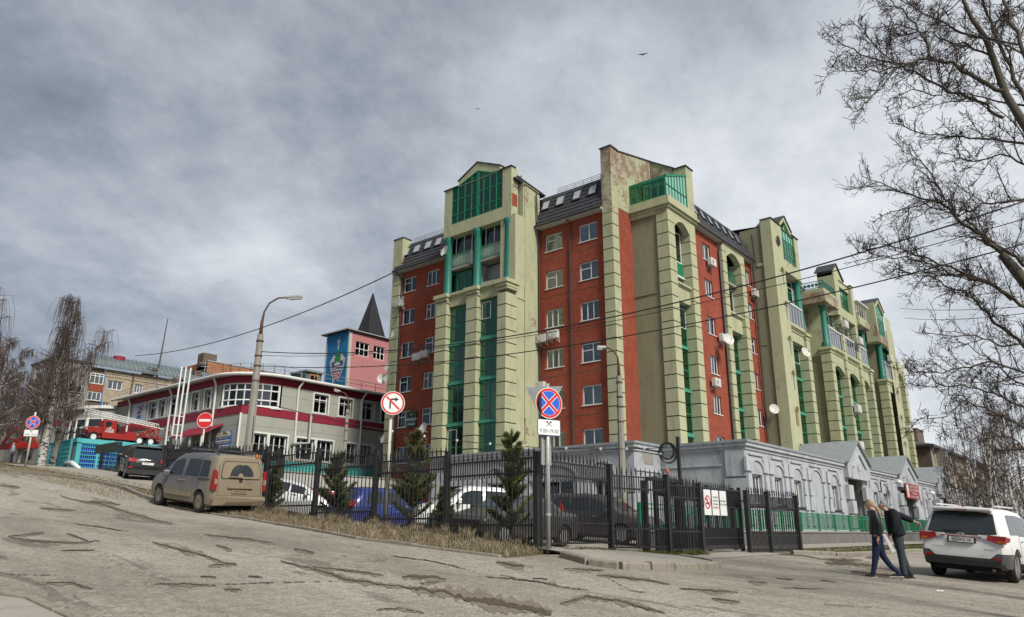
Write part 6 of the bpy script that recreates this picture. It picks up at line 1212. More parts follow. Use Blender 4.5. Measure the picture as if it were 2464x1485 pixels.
# ================================================================ overhead cables
def cable(p, q, sag, r, lb, n=18, m='black', cat='cable'):
    p = Vector(p); q = Vector(q); b = MB(); b.tube([p.lerp(q, i/n)-Vector((0, 0, sag*4*(i/n)*(1-i/n))) for i in range(n+1)], r, 5); o = b.build('cable', M[m], None); o.data.shade_smooth()
    return tag(o, lb, cat, None)
M['cable'] = mat('cable_rubber', (.012, .012, .012), .6)[0]
cable(at(626, 846, 30), at(2640, 425, 17), 1.15, .018, 'thick uppermost black cable crossing the whole apartment building', 40, 'cable')
cable(at(624, 855, 30), at(2640, 475, 17), .95, .010, 'thin middle cable crossing the apartment building', 40, 'cable'); cable(at(620, 880, 30), at(2640, 538, 17), .95, .015, 'lowest long cable crossing the apartment building', 40, 'cable')
cable(at(326, 856, 118), (40.1, 47.5, 23.2), 1.6, .05, 'single wire from the brick house roof to the tower gutter', 16, 'cable'); cable(at(2168, 742, 110), at(2500, 735, 60), .3, .03, 'faint wire behind the bare branches at the right', 8, 'cable'); cable(at(2176, 765, 110), at(2500, 750, 60), .4, .03, 'second faint wire behind the bare branches at the right', 8, 'cable')
pk_ = at(1634, 1115, 27); KP = thing('cable_post', 'thin black steel post carrying the coil of black cable', 'post', (pk_.x, pk_.y, .95)); ztp = at(1629, 1051, 27).z; b = MB(); b.box(pk_.x-.05, pk_.x+.05, pk_.y-.05, pk_.y+.05, .9, ztp); b.build('post', M['black'], KP)
pc = at(1607, 1085, 27); CO = thing('cable_coil', 'loose coil of black cable with white ties hanging beside the thin black post', 'cable coil', pc)
for k in range(6):
    b = MB(); rr_, ox, oz = .27+rnd.uniform(-.05, .05), rnd.uniform(-.04, .04), rnd.uniform(-.05, .05); b.tube([Vector(pc)+cr*(ox+rr_*math.cos(t*math.pi/10))+Vector((0, 0, oz-.05+rr_*1.15*math.sin(t*math.pi/10)))+Vector((.02*k-.05, .02*k-.05, 0)) for t in range(21)], .014, 5, False); b.build('loop', M['cable'], CO)
b = MB(); [b.bar(Vector(pc)+cr*(x-.03)+Vector((0, 0, z)), Vector(pc)+cr*(x+.03)+Vector((0, 0, z)), .05) for x, z in ((-.27, -.1), (.28, -.08))]; b.build('tie', M['white'], CO)
pa, pb_ = at(612, 962, 30), at(1592, 1078, 27); o = cable(pa, pb_, .62, .014, 'low slack cable with white clips running from the tall lamp to the coil', 30, 'cable')
cl_ = MB()
for t in (.36, .44, .52, .60, .68, .73, .78, .86, .92, .96): p = pa.lerp(pb_, t)-Vector((0, 0, .62*4*t*(1-t))); cl_.box(p.x-.03, p.x+.03, p.y-.03, p.y+.03, p.z-.03, p.z+.05)
cl_.build('clips', M['white'], o); b = MB(); b.tube([pb_, at(1605, 1080, 27)+Vector((0, 0, .1)), pc+Vector((0, 0, .25))], .018, 5); b.build('cable_end', M['cable'], o)
cable(at(618, 905, 30), at(606, 1065, 29.8), -.05, .014, 'loose cable dropping down the tall lamp post', 6, 'cable')
# ================================================================ apartment house at the right edge
HB = thing('apartment_house', 'brown brick five storey house with cluttered balconies beyond the grey wing', 'apartment block', (112, 14, 1)); hc = at(2234, 1069.6, 112); hx, hy, hz = hc.x, hc.y, hc.z
HQ = lambda n, f, m, **k: FP(n, f, m, HB, **k); HX, HY = Face('X', hx), Face('Y', hy); hw = []
for k in range(5):
    for j in range(14): u = hx+1.5+3.4*j; hw.append((u, u+1.3, hz-2.2-2.8*k, hz-.8-2.8*k))
b = MB(); HY.wall(b, hx, hx+50, .5, hz-.3, hw, .3); b.build('brick_wall', M['tanbrick'], HB); HQ('end_wall', lambda b: HX.box(b, hy, hy+14, .5, hz-.3, 0, .3), 'brownbrick'); HQ('inner_wall', lambda b: b.box(hx+.6, hx+50, hy+.7, hy+13, .5, hz-.5), 'dark')
HQ('eaves', lambda b: (b.box(hx-.5, hx+50.5, hy-.7, hy+14.5, hz-.3, hz-.05)), 'darkroof'); HQ('roof', lambda b: b.add([(hx-.5, hy-.7, hz), (hx+50, hy-.7, hz), (hx+50, hy+7, hz+1.6), (hx-.5, hy+7, hz+1.6), (hx-.5, hy+14.5, hz)], [(0, 1, 2, 3), (0, 3, 4)]), 'zinc')
HQ('downpipe', lambda b: b.tube([(hx+.1, hy-.6, hz-.3), (hx+.2, hy-.15, hz-.9), (hx+.2, hy-.15, 1)], .1, 6), 'steel')
for u, dy in ((hx+2.0, 1.5), (hx+12.5, 1.5)): HQ('chimney', lambda b: (b.box(u-3.4, u+.9, hy+3, hy+5, hz, hz+3.2), b.box(u-3.5, u+1.0, hy+2.9, hy+5.1, hz+3.2, hz+3.35)), 'brownbrick')
for i, h in enumerate(hw):
    if i % 14 < 9: window(HB, HY, *h, .15, (.5,), (), 'whitepaint', .09, .08)
for k in range(5):
    for j in range(1, 12, 2):
        u = hx+3.2+3.4*j-1.7; z = hz-2.9-2.8*k; r_ = rnd.random(); mt_ = rnd.choice(['ivory', 'brownbrick', 'concrete', 'tanbrick', 'steel'])
        HQ('balcony_slab', lambda b: HY.box(b, u-1.3, u+1.5, z-.15, z, -1.1, 0), 'concrete'); HQ('balcony_front', lambda b: (HY.box(b, u-1.3, u+1.5, z+.02, z+.95, -1.1, -1.04), HY.box(b, u-1.3, u-1.24, z+.02, z+.95, -1.04, 0)), mt_)
        if r_ < .7: window(HB, Face('Y', hy-1.08), u-1.3, u+1.5, z+.98, z+2.5, 0, (.25, .5, .75), (), 'whitepaint' if r_ < .5 else 'brownbrick', .08, .07); HQ('balcony_roof', lambda b: HY.box(b, u-1.35, u+1.55, z+2.5, z+2.58, -1.15, 0), 'zinc'); HQ('balcony_side', lambda b: HY.box(b, u-1.3, u-1.25, z+.98, z+2.5, -1.04, 0), mt_)
# ================================================================ birds
M['bird'] = mat('dark_feathers', (.02, .02, .022), .8)[0]
for (x, y, D, lb, s) in ((1547, 132, 60, 'larger dark bird flying at the upper right of the sky', .42), (1149, 263, 80, 'small dark bird flying above the attic gables', .3)):
    p = at(x, y, D); t = thing('bird', lb, 'bird', p, .5); b = MB(); b.tube([(-.5*s, 0, 0), (-.2*s, 0, .03), (.25*s, 0, .05), (.5*s, 0, .03)], [.02*s, .12*s, .13*s, .02*s], 8); b.build('body', M['bird'], t, smooth='all', world=False)
    for sg in (-1, 1): b = MB(); b.add([(-.2*s, sg*.05*s, .05), (.22*s, sg*.05*s, .05), (.25*s, sg*.7*s, .3*s), (.0, sg*1.25*s, .12*s), (-.15*s, sg*.6*s, .25*s)], [(0, 1, 2, 4), (4, 2, 3)]); b.build('wing', M['bird'], t, world=False)
# ================================================================ vehicles
def paint(name, c, dirt=(.22, .185, .13), amt=.3, low=.5, rear=0, metal=.3, clad=False):
    m, t, b = mat(name, c, .32, metal, .5); tc_ = N(t, 'ShaderNodeTexCoord'); sp = N(t, 'ShaderNodeSeparateXYZ'); t.links.new(tc_.outputs['Object'], sp.inputs[0])
    n_ = noise_n(t, tc_.outputs['Object'], 2.2, 7, .65); f = noise_n(t, tc_.outputs['Object'], 40, 3, .6)
    h = mth(t, 'SUBTRACT', 1.0, mth(t, 'DIVIDE', mth(t, 'SUBTRACT', sp.outputs[2], .2), low))      # splash dirt climbs from the sill
    h = mth(t, 'ADD', h, mth(t, 'MULTIPLY', mth(t, 'SUBTRACT', n_, .5), 1.4))
    if rear:                          # tail thrown full of road dirt
        r = mth(t, 'SUBTRACT', 1.15, mth(t, 'DIVIDE', sp.outputs[0], rear)); h = mth(t, 'MAXIMUM', h, mth(t, 'ADD', r, mth(t, 'MULTIPLY', mth(t, 'SUBTRACT', n_, .5), .6)))
    k = mth(t, 'MULTIPLY', ramp(t, h, [(0, .10), (1, 1.0)]), amt); k = mth(t, 'MULTIPLY', k, ramp(t, f, [(.2, .8), (.7, 1.0)]))
    cc = mix(t, k, c, dirt)
    if clad:                          # unpainted dark plastic round the tail and along the sills
        ay = mth(t, 'ABSOLUTE', sp.outputs[1]); top = mth(t, 'ADD', .515, mth(t, 'MULTIPLY', mth(t, 'MINIMUM', mth(t, 'MAXIMUM', mth(t, 'MULTIPLY', mth(t, 'SUBTRACT', ay, .56), 7), 0), 1), .13))
        q = mth(t, 'MAXIMUM', mth(t, 'MULTIPLY', mth(t, 'LESS_THAN', sp.outputs[2], top), mth(t, 'LESS_THAN', sp.outputs[0], .6)), mth(t, 'LESS_THAN', sp.outputs[2], .42))
        cc = mix(t, q, cc, (.05, .05, .054))
    t.links.new(cc, b.inputs['Base Color']); t.links.new(mth(t, 'ADD', .28, mth(t, 'MULTIPLY', k, .6)), b.inputs['Roughness']); b.inputs['Coat Weight'].default_value = .25
    return m
M['lampred'] = mat('tail_lamp_red', (.26, .014, .012), .2)[0]; M['lampwhite'] = mat('clear_lamp', (.55, .55, .55), .12, .3)[0]; M['lamporange'] = mat('tail_lamp_orange', (.45, .12, .01), .2)[0]; M['plastic'] = weathered('grey_plastic', (.055, .055, .06), .7, .1, (.15, .13, .1), .3, 5, .1, 60, .3)
M['mudalloy'] = mat('dusty_hubcap', (.17, .145, .11), .6)[0]; M['seam'] = mat('panel_gap', (.02, .018, .015), .8)[0]; M['alloy'] = weathered('alloy_rim', (.30, .30, .30), .4, .1, (.18, .15, .11), .5, 6, .05, 30, .5, .5)
def lerp(a, b, t): return a+(b-a)*t
def prof(pts, x):
    if x <= pts[0][0]: return pts[0][1]
    for (a, p), (b, q) in zip(pts, pts[1:]):
        if a <= x <= b: t = (x-a)/(b-a); return p+(q-p)*t
    return pts[-1][1]
class Car:
    def __init__(s, name, label, cat, L, W, top, belt, axles, R=.34, rake=(), roofw=.76, zb=.26, group=None, nose=.82, m=None, rim='alloy', spokes=8, cladding=None):
        s.L, s.W, s.top, s.belt, s.rake, s.rw, s.zb, s.nose, s.m = L, W, top, belt, rake, roofw, zb, nose, m
        s.H = max(z for _, z in top); s.ax = axles; s.R = R; s.t = thing(name, label, cat, (0, 0, 0), 0, group)
        xs = sorted(set([0, .05, .13, .28]+[i*L/26 for i in range(1, 26)]+[L-.30, L-.14, L-.05, L]+[x for x, _ in top if 0 < x < L]+[a+d for a in axles for d in (-R-.07, -R*.95-.02, -R*.75, -R*.4, 0, R*.4, R*.75, R*.95+.02, R+.07)]))
        s.xs = [x for i, x in enumerate(xs) if i == 0 or x-xs[i-1] > .012]
        v, f = [], []; n = 9
        for x in s.xs:
            P = s.sec(x); v += [(p[0], p[1], p[2]) for p in P]+[(p[0], -p[1], p[2]) for p in P[-2::-1]]
        k = 2*n-1
        for i in range(len(s.xs)-1):
            for j in range(k-1): a = i*k+j; f.append((a, a+1, a+k+1, a+k))
        for e, o_ in ((0, 0), (1, (len(s.xs)-1)*k)):
            for j in range(n-1):
                q = (o_+j, o_+j+1, o_+k-2-j, o_+k-1-j) if j < n-2 else (o_+j, o_+j+1, o_+k-1-j)
                f.append(q if e == 0 else q[::-1])
        b = MB(); b.add(v, f); s.body = b.build('body', m, s.t, smooth=True, world=False, fix=True)
        b = MB(); b.box(.25, L-.25, -W*.36, W*.36, zb-.06, s.belt-.25); b.build('underbody', M['dark'], s.t, world=False)
        for i, a in enumerate(axles):
            for sd in (-1, 1): s.wheel(a, sd, rim, spokes)
            b = MB(); b.tube([(a, -W*.4, R), (a, W*.4, R)], .05, 6); b.build('axle', M['dark'], s.t, world=False)
    def rk(s, z): return prof(s.rake, z) if s.rake else 0
    def wf(s, x):                     # plan taper towards both ends
        return min(1, .88+.12*min(1, (x/.28))**.5) * min(1, s.nose+(1-s.nose)*min(1, ((s.L-x)/.8))**.5)
    def sec(s, x):
        w = s.W/2*s.wf(x); zt = prof(s.top, x); zb = s.zb+(.10 if x < .1 or x > s.L-.1 else 0); ar = 0
        for a in s.ax:
            d = abs(x-a); Ra = s.R+.06
            if d < Ra: ar = max(ar, s.R+math.sqrt(Ra*Ra-d*d)-.0)
        g = max(0, min(1, (zt-s.belt)/(s.H-s.belt))); wt = lerp(w*.93, s.W/2*s.rw*s.wf(x), g); zb0 = max(zb, ar); bl = min(s.belt, zt-.07); mid = lerp(s.zb, s.belt, .58)
        P = [(w*.84, zb0), (w*.965, max(zb+.05, ar)), (w*1.0, max(lerp(zb, mid, .6), ar+.004)), (w*.995, max(mid, ar+.008)), (w*.965, bl), (wt+.02, zt-.11 if g > .3 else zt-.05), (wt-.05, zt-.035 if g > .3 else zt-.02), (wt*.72, zt), (0, zt+.018)]
        c = max(0, 1-x/.7)
        return [(x+s.rk(z)*c, y, z) for y, z in P]
    def side(s, x, t, off=.006, sd=1):   # point on the glasshouse side, t from belt 0 to roof 1
        P = s.sec(x); a, b = P[4], P[5]; p = [lerp(a[i], b[i], t) for i in range(3)]; return (p[0], (p[1]+off)*sd, p[2]+off*.3)
    def body_pt(s, x, z, off=.004, sd=1):
        P = s.sec(x)
        for a, b in zip(P[1:5], P[2:6]):
            if a[2] <= z <= b[2]: t = (z-a[2])/max(1e-6, b[2]-a[2]); return (lerp(a[0], b[0], t), (lerp(a[1], b[1], t)+off)*sd, z)
        return (x, (P[3][1]+off)*sd, z)
    def glass(s, x0, x1, t0=.06, t1=.97, taper=(0, 0), name='side_window', both=True, m='carglass'):
        for sd in (1, -1):
            b = MB(); n = 8; lo, hi = [], []
            for i in range(n+1):
                x = lerp(x0, x1, i/n); xt = lerp(x0+taper[0], x1-taper[1], i/n); lo.append(s.side(x, t0, .007, sd)); hi.append(s.side(xt, t1, .007, sd))
            b.add(lo+hi, [(i, i+1, n+2+i, n+1+i) for i in range(n)]); b.build(name, M[m], s.t, world=False, fix=True)
    def screen(s, x0, x1, name='windscreen', m='carglass', w=.96):
        b = MB(); n = 6; vs = []
        for i in range(n+1):
            P = s.sec(lerp(x0, x1, i/n)); row = [P[6], P[7], P[8]]; r = [(row[0][0], row[0][1]*w, row[0][2]+.004), (row[1][0], row[1][1]*.98, row[1][2]+.008), (row[2][0], 0, row[2][2]+.008)]
            vs += r+[(p[0], -p[1], p[2]) for p in r[-2::-1]]
        b.add(vs, [(i*5+j, i*5+j+1, i*5+j+6, i*5+j+5) for i in range(n) for j in range(4)]); b.build(name, M[m], s.t, world=False, fix=True)
    def rear(s, poly, m, name, off=.01, th=.0):   # polygon (y, z) lying on the tail
        b = MB(); p = [(s.rk(z)-off, y, z) for y, z in poly]; b.add(p, [tuple(range(len(p)))])
        if th: 
            k = len(p); b = MB(); q = [(x+th, y, z) for x, y, z in p]; b.add(p+q, [tuple(range(k)), tuple(range(2*k-1, k-1, -1))]+[(i, (i+1) % k, k+(i+1) % k, k+i) for i in range(k)])
        return b.build(name, M[m] if isinstance(m, str) else m, s.t, world=False, fix=bool(th))
    def seam(s, x, z0=None, z1=None, sides=(1, -1), r=.006):
        for sd in sides:
            b = MB(); b.tube([s.body_pt(x, z, .0, sd) for z in [lerp(z0 or s.zb+.12, z1 or s.belt, i/6) for i in range(7)]], r, 4); b.build('door_gap', M['seam'], s.t, world=False)
    def wheel(s, a, sd, rim, spokes):
        R = s.R; y0 = sd*(s.W/2-.03); y1 = sd*(s.W/2-.235); c = (a, 0, R); b = MB()
        b.lathe([(R*.60, y0-sd*.02), (R*.66, y0), (R*.90, y0+sd*.004), (R*.985, y0-sd*.03), (R, y0-sd*.06), (R, y1+sd*.05), (R*.96, y1), (R*.6, y1)], (a, 0, R), 28, 'y'); w = b.build('wheel', M['rubber'], s.t, smooth=True, world=False, fix=True)
        b = MB(); b.lathe([(R*.05, y0-sd*.05), (R*.58, y0-sd*.06), (R*.62, y0-sd*.01), (R*.65, y0-sd*.01)], (a, 0, R), 28, 'y'); b.build('rim_dish', M['dark'], w, world=False)
        b = MB()
        for k in range(spokes): t = 2*math.pi*k/spokes; b.bar((a+R*.08*math.cos(t), y0-sd*.02, R+R*.08*math.sin(t)), (a+R*.62*math.cos(t), y0-sd*.015, R+R*.62*math.sin(t)), .03, R*.17)
        b.lathe([(R*.57, y0-sd*.03), (R*.65, y0-sd*.002), (R*.57, y0-sd*.004)], (a, 0, R), 28, 'y'); b.lathe([(.01, y0-sd*.0), (R*.16, y0-sd*.01), (R*.16, y0-sd*.05)], (a, 0, R), 12, 'y'); b.build('rim', M[rim], w, world=False)
    def box(s, name, m, *r, bevel=.01): b = MB(); b.box(*r); return b.build(name, M[m] if isinstance(m, str) else m, s.t, world=False, bevel=bevel)
    def mirror(s, x, z=None, m=None):
        for sd in (1, -1): b = MB(); y = s.W/2*.97; b.box(x-.07, x+.07, sd*(y+.02), sd*(y+.22), (z or s.belt)-.03, (z or s.belt)+.15); b.build('mirror', m or s.m, s.t, world=False, bevel=.03)
    def handle(s, x, z, m='chrome'):
        for sd in (1, -1): p = s.body_pt(x, z, .015, sd); s.box('door_handle', m, x-.09, x+.09, p[1]-.012, p[1]+.012, z-.015, z+.015)
    def plate(s, txt, z, m='whitepaint', y=0, w=.52, off=.03, ink=None):
        s.rear([(y-w/2, z-.055), (y+w/2, z-.055), (y+w/2, z+.055), (y-w/2, z+.055)], m, 'licence_plate', off, .012)
        mt = frame_m((s.rk(z)-off-.002, y, z), (0, -1, 0), (0, 0, 1)); o = text(txt, .085, ink or fl['black'], s.t, mt, ext=.0006, sx=.98); return o
    def place(s, x, y, heading, z=None):  # origin is the middle of the tail at ground level; settle on the slope
        ch, sh = math.cos(heading), math.sin(heading)
        za = H(x+ch*s.ax[0], y+sh*s.ax[0]); zf = H(x+ch*s.ax[-1], y+sh*s.ax[-1]); wl = s.ax[-1]-s.ax[0]; pit = math.atan2(zf-za, wl)
        zl = H(x+ch*1.5-sh*.75, y+sh*1.5+ch*.75); zr = H(x+ch*1.5+sh*.75, y+sh*1.5-ch*.75); rol = math.atan2(zl-zr, 1.5)
        s.t.location = (x, y, za-math.sin(pit)*s.ax[0]+.012); s.t.rotation_euler = (rol, -pit, heading)
# ---- white off-roader at the right
wp = paint('white_car_paint', (.64, .645, .63), (.27, .24, .19), .45, .75, .0, 0, True)
rav = Car('parked_car', 'white SUV with red tail lamps and a dark grey bumper at the right edge', 'car', 4.57, 1.845, [(0, 1.60), (.15, 1.635), (.8, 1.675), (1.8, 1.68), (2.5, 1.64), (2.9, 1.50), (3.5, 1.12), (3.7, 1.07), (4.35, .92), (4.57, .72)], 1.02, (.93, 3.59), .355, [(.3, .08), (.42, .0), (.60, -.01), (.72, .03), (1.02, .03), (1.12, .10), (1.58, .33), (1.62, .20), (1.7, .2)], .76, .27, m=wp, spokes=10)
rav.glass(.62, 1.32, .1, .93, (.30, .0)); rav.glass(1.38, 2.22, .05, .93, (0, .0)); rav.glass(2.28, 3.2, .05, .92, (0, .35)); rav.screen(2.62, 3.42)
rav.rear([(-.69, 1.10), (-.40, 1.06), (.40, 1.06), (.69, 1.10), (.60, 1.50), (.30, 1.535), (-.30, 1.535), (-.60, 1.50)], 'carglass', 'rear_window', .022); rav.rear([(-.73, 1.07), (-.40, 1.03), (.40, 1.03), (.73, 1.07), (.63, 1.535), (.3, 1.57), (-.3, 1.57), (-.63, 1.535)], 'seam', 'window_rubber', .012)
rav.box('spoiler', wp, -.02+.16, .42, -.63, .63, 1.585, 1.655, bevel=.025); rav.box('high_brake_lamp', 'lampred', .125, .15, -.14, .14, 1.595, 1.615)
for sd in (1, -1):
    b = MB(); zs_ = [(.50, .90, 1.0), (.62, .89, 1.03)]
    pts = [(sd*.36, .985), (sd*.50, .955), (sd*.78, .86), (sd*.885, .87), (sd*.90, 1.03), (sd*.70, 1.045), (sd*.42, 1.045)]
    rav.rear([(sd*.52, .945), (sd*.75, .87), (sd*.90, .865), (sd*.91, 1.04), (sd*.55, 1.045)], 'lampred', 'tail_lamp', .03, .07); rav.rear([(sd*.33, 1.0), (sd*.52, .95), (sd*.55, 1.04), (sd*.36, 1.045)], 'lampwhite', 'reversing_lamp', .028, .05); rav.rear([(sd*.74, .88), (sd*.88, .875), (sd*.88, .93), (sd*.74, .935)], 'lamporange', 'indicator_lamp', .036, .02)
    b = MB(); b.add([(-.04, sd*.84, .87), (.34, sd*.925, .93), (.36, sd*.925, 1.0), (.02, sd*.87, 1.04)], [(0, 1, 2, 3)]); b.build('tail_lamp_side', M['lampred'], rav.t, world=False)
    rav.rear([(sd*.62, .50), (sd*.80, .50), (sd*.80, .55), (sd*.62, .56)], 'lampred', 'reflector', .03, .02)
rav.rear([(-.72, .34), (.72, .34), (.78, .46), (.6, .50), (-.6, .50), (-.78, .46)], 'plastic', 'rear_bumper', .045, .08)
for sd in (1, -1): b = MB(); b.tube([rav.body_pt(x, .36, .012, sd) for x in (1.3, 2.0, 2.7, 3.2)], .055, 6); b.build('sill_cladding', M['plastic'], rav.t, world=False)
rav.rear([(-.70, .515), (-.56, .50), (.56, .50), (.70, .515), (.70, .525), (-.70, .525)], 'seam', 'tailgate_gap', .03); rav.rear([(-.42, .99), (.42, .99), (.42, 1.005), (-.42, 1.005)], 'lampred', 'tailgate_red_strip', .04, .02)  # gap line, then a thin red strip across the tailgate
rav.rear([(-.30, .84), (.30, .84), (.30, .985), (-.30, .985)], 'seam', 'plate_recess', .022); rav.plate('Е915ХО 18', .91, off=.04)
o = text('TOYOTA', .055, M['plastic'], rav.t, frame_m((-.035, .52, .72), (0, -1, 0), (0, 0, 1)), ext=.002); o = text('RAV4', .06, M['plastic'], rav.t, frame_m((-.035, -.55, .715), (0, -1, 0), (0, 0, 1)), ext=.002, sx=1.2)
b = MB(); b.tube([(-.045, .075*math.cos(t*math.pi/10), 1.025+.05*math.sin(t*math.pi/10)) for t in range(21)], .007, 5); b.tube([(-.045, .03*math.cos(t*math.pi/8), 1.025+.048*math.sin(t*math.pi/8)) for t in range(17)], .005, 5); b.tube([(-.045, .055*math.cos(t*math.pi/8), 1.045+.018*math.sin(t*math.pi/8)) for t in range(17)], .005, 5); b.build('emblem', M['chrome'], rav.t, world=False)
rav.box('wiper', 'seam', .03, .05, -.05, .40, 1.125, 1.14); b = MB(); b.tube([(.42, 0, 1.66), (.30, 0, 1.88)], [.012, .004], 5); b.build('aerial', M['black'], rav.t, world=False)
for y in (.62,): b = MB(); b.tube([(.05, -y, .27), (-.05, -y, .27)], .035, 8); b.build('exhaust_tip', M['rust'], rav.t, world=False)
for sd in (1, -1): b = MB(); b.bar((.5, sd*.62, 1.72), (2.3, sd*.62, 1.73), .03, .03); b.build('roof_rail', wp, rav.t, world=False)
rav.seam(1.35); rav.seam(2.25); rav.handle(1.55, .93); rav.handle(2.45, .92); rav.mirror(2.95)
p_ = at(2322, 1402, 21.2); rav.place(p_.x, p_.y, math.radians(-5))
# ---- muddy van
vp = paint('dusty_grey_paint', (.10, .105, .12), (.25, .205, .14), .97, .85, .95, .2); M['mud'] = weathered('dried_mud', (.25, .205, .14), .85, .08, (.17, .14, .1), .4, 2, .15, 50, .2)
van = Car('parked_van', 'mud caked brown grey passenger van with a wiped fan on its rear window', 'van', 4.38, 1.81, [(0, 1.74), (.12, 1.785), (1.5, 1.81), (2.35, 1.78), (2.75, 1.66), (3.5, 1.14), (3.7, 1.08), (4.2, .92), (4.38, .7)], 1.05, (.80, 3.53), .33, [(.3, .05), (.45, -.03), (.6, .0), (1.0, .0), (1.1, .01), (1.7, .10), (1.8, .14)], .84, .24, m=vp, spokes=10, rim='mudalloy')
van.glass(.42, 1.0, .08, .86, (.05, .02)); van.glass(1.06, 1.95, .04, .86, (.0, .10)); van.glass(2.12, 3.05, .02, .86, (0.0, .28)); van.glass(3.1, 3.38, .04, .8, (0, .2)); van.screen(2.72, 3.45)
van.rear([(-.62, 1.10), (.62, 1.10), (.66, 1.18), (.60, 1.55), (.52, 1.60), (-.52, 1.60), (-.60, 1.55), (-.66, 1.18)], 'mud', 'muddy_rear_window', .022, .02); van.rear([(-.64, 1.08), (.64, 1.08), (.68, 1.17), (.62, 1.565), (.53, 1.62), (-.53, 1.62), (-.62, 1.565), (-.68, 1.17)], 'seam', 'window_gap', .012)
fan = [(.44-.0, 1.17)]+[(.40*math.cos(math.pi*i/16)+.02, 1.17+.38*math.sin(math.pi*i/16)*(1-.12*math.exp(-((i-8)/1.2)**2))) for i in range(17)]+[(-.02-.09+.1, 1.17)][:0]
inner = [(.085*math.cos(math.pi*i/8)-.02, 1.17+.10*math.sin(math.pi*i/8)) for i in range(8, -1, -1)]
van.rear([(-y, z) for y, z in fan+inner[:]], mat('wiped_glass', (.035, .04, .045), .12)[0], 'wiped_fan', .028); b = MB(); b.bar((-.03, .43, 1.155), (-.045, -.04, 1.14), .03, .03); b.build('wiper', M['mud'], van.t, world=False)
for sd in (1, -1): van.rear([(sd*.80, .72), (sd*.89, .74), (sd*.885, 1.35), (sd*.80, 1.30), (sd*.76, 1.0)], 'lampred', 'tail_lamp', .03, .10); van.rear([(sd*.785, .92), (sd*.88, .92), (sd*.88, 1.08), (sd*.775, 1.05)], 'mud', 'reversing_lamp', .036, .02)
for sd in (1, -1): b = MB(); b.add([(-.02, sd*.888, .74), (.16, sd*.912, .78), (.12, sd*.90, 1.3), (.02, sd*.88, 1.34)], [(0, 1, 2, 3)]); b.build('tail_lamp_side', M['lampred'], van.t, world=False)
van.rear([(-.86, .28), (.86, .28), (.89, .46), (.86, .56), (-.86, .56), (-.89, .46)], 'mud', 'rear_bumper', .07, .14); van.rear([(-.5, .30), (.5, .30), (.44, .40), (-.44, .40)], 'mud', 'bumper_lip', .085, .03)
van.rear([(-.73, .57), (.73, .57), (.73, .58), (-.73, .58)], 'seam', 'tailgate_gap', .02); [van.rear([(y, .57), (y+.01*1, .57), (y+.01, 1.5), (y, 1.5)], 'seam', 'tailgate_gap', .02) for y in (-.735, .73)]
van.rear([(-.42, .80), (.42, .80), (.42, .86), (-.42, .86)], 'mud', 'trim_bar', .05, .05); van.plate('К507АО 18', .70, m='mud', off=.03, ink=M['seam']); van.rear([(-.05, 1.0), (.05, 1.0), (.06, 1.06), (0, 1.10), (-.06, 1.06)], 'seam', 'emblem', .02, .01)
van.seam(1.0); van.seam(2.05); van.seam(3.15); van.handle(1.95, .92); van.handle(2.2, .92); van.mirror(2.95, 1.02, vp)
for sd in (1, -1): b = MB(); b.bar((1.35, sd*.90, .50), (3.05, sd*.905, .50), .04, .13); b.build('rubbing_strip', M['mud'], van.t, world=False); b = MB(); b.bar((.3, sd*.885, 1.04), (1.0, sd*.895, 1.04), .02, .03); b.build('slide_rail', M['plastic'], van.t, world=False)
for sd in (1, -1): b = MB(); b.tube([(.35, sd*.66, 1.80), (.55, sd*.67, 1.88), (2.1, sd*.67, 1.88), (2.35, sd*.65, 1.78)], .028, 6); b.build('roof_rail', M['plastic'], van.t, world=False)
for x in (.75, 1.75): b = MB(); b.bar((x, -.80, 1.925), (x, .80, 1.925), .06, .03); b.build('roof_bar', M['chrome'], van.t, world=False)
for sd in (1, -1): van.box('mud_flap', 'mud', .40, .42, sd*.84, sd*.66, .12, .45)
p_ = at(568, 1237, 25.3); van.place(p_.x, p_.y, math.radians(90))
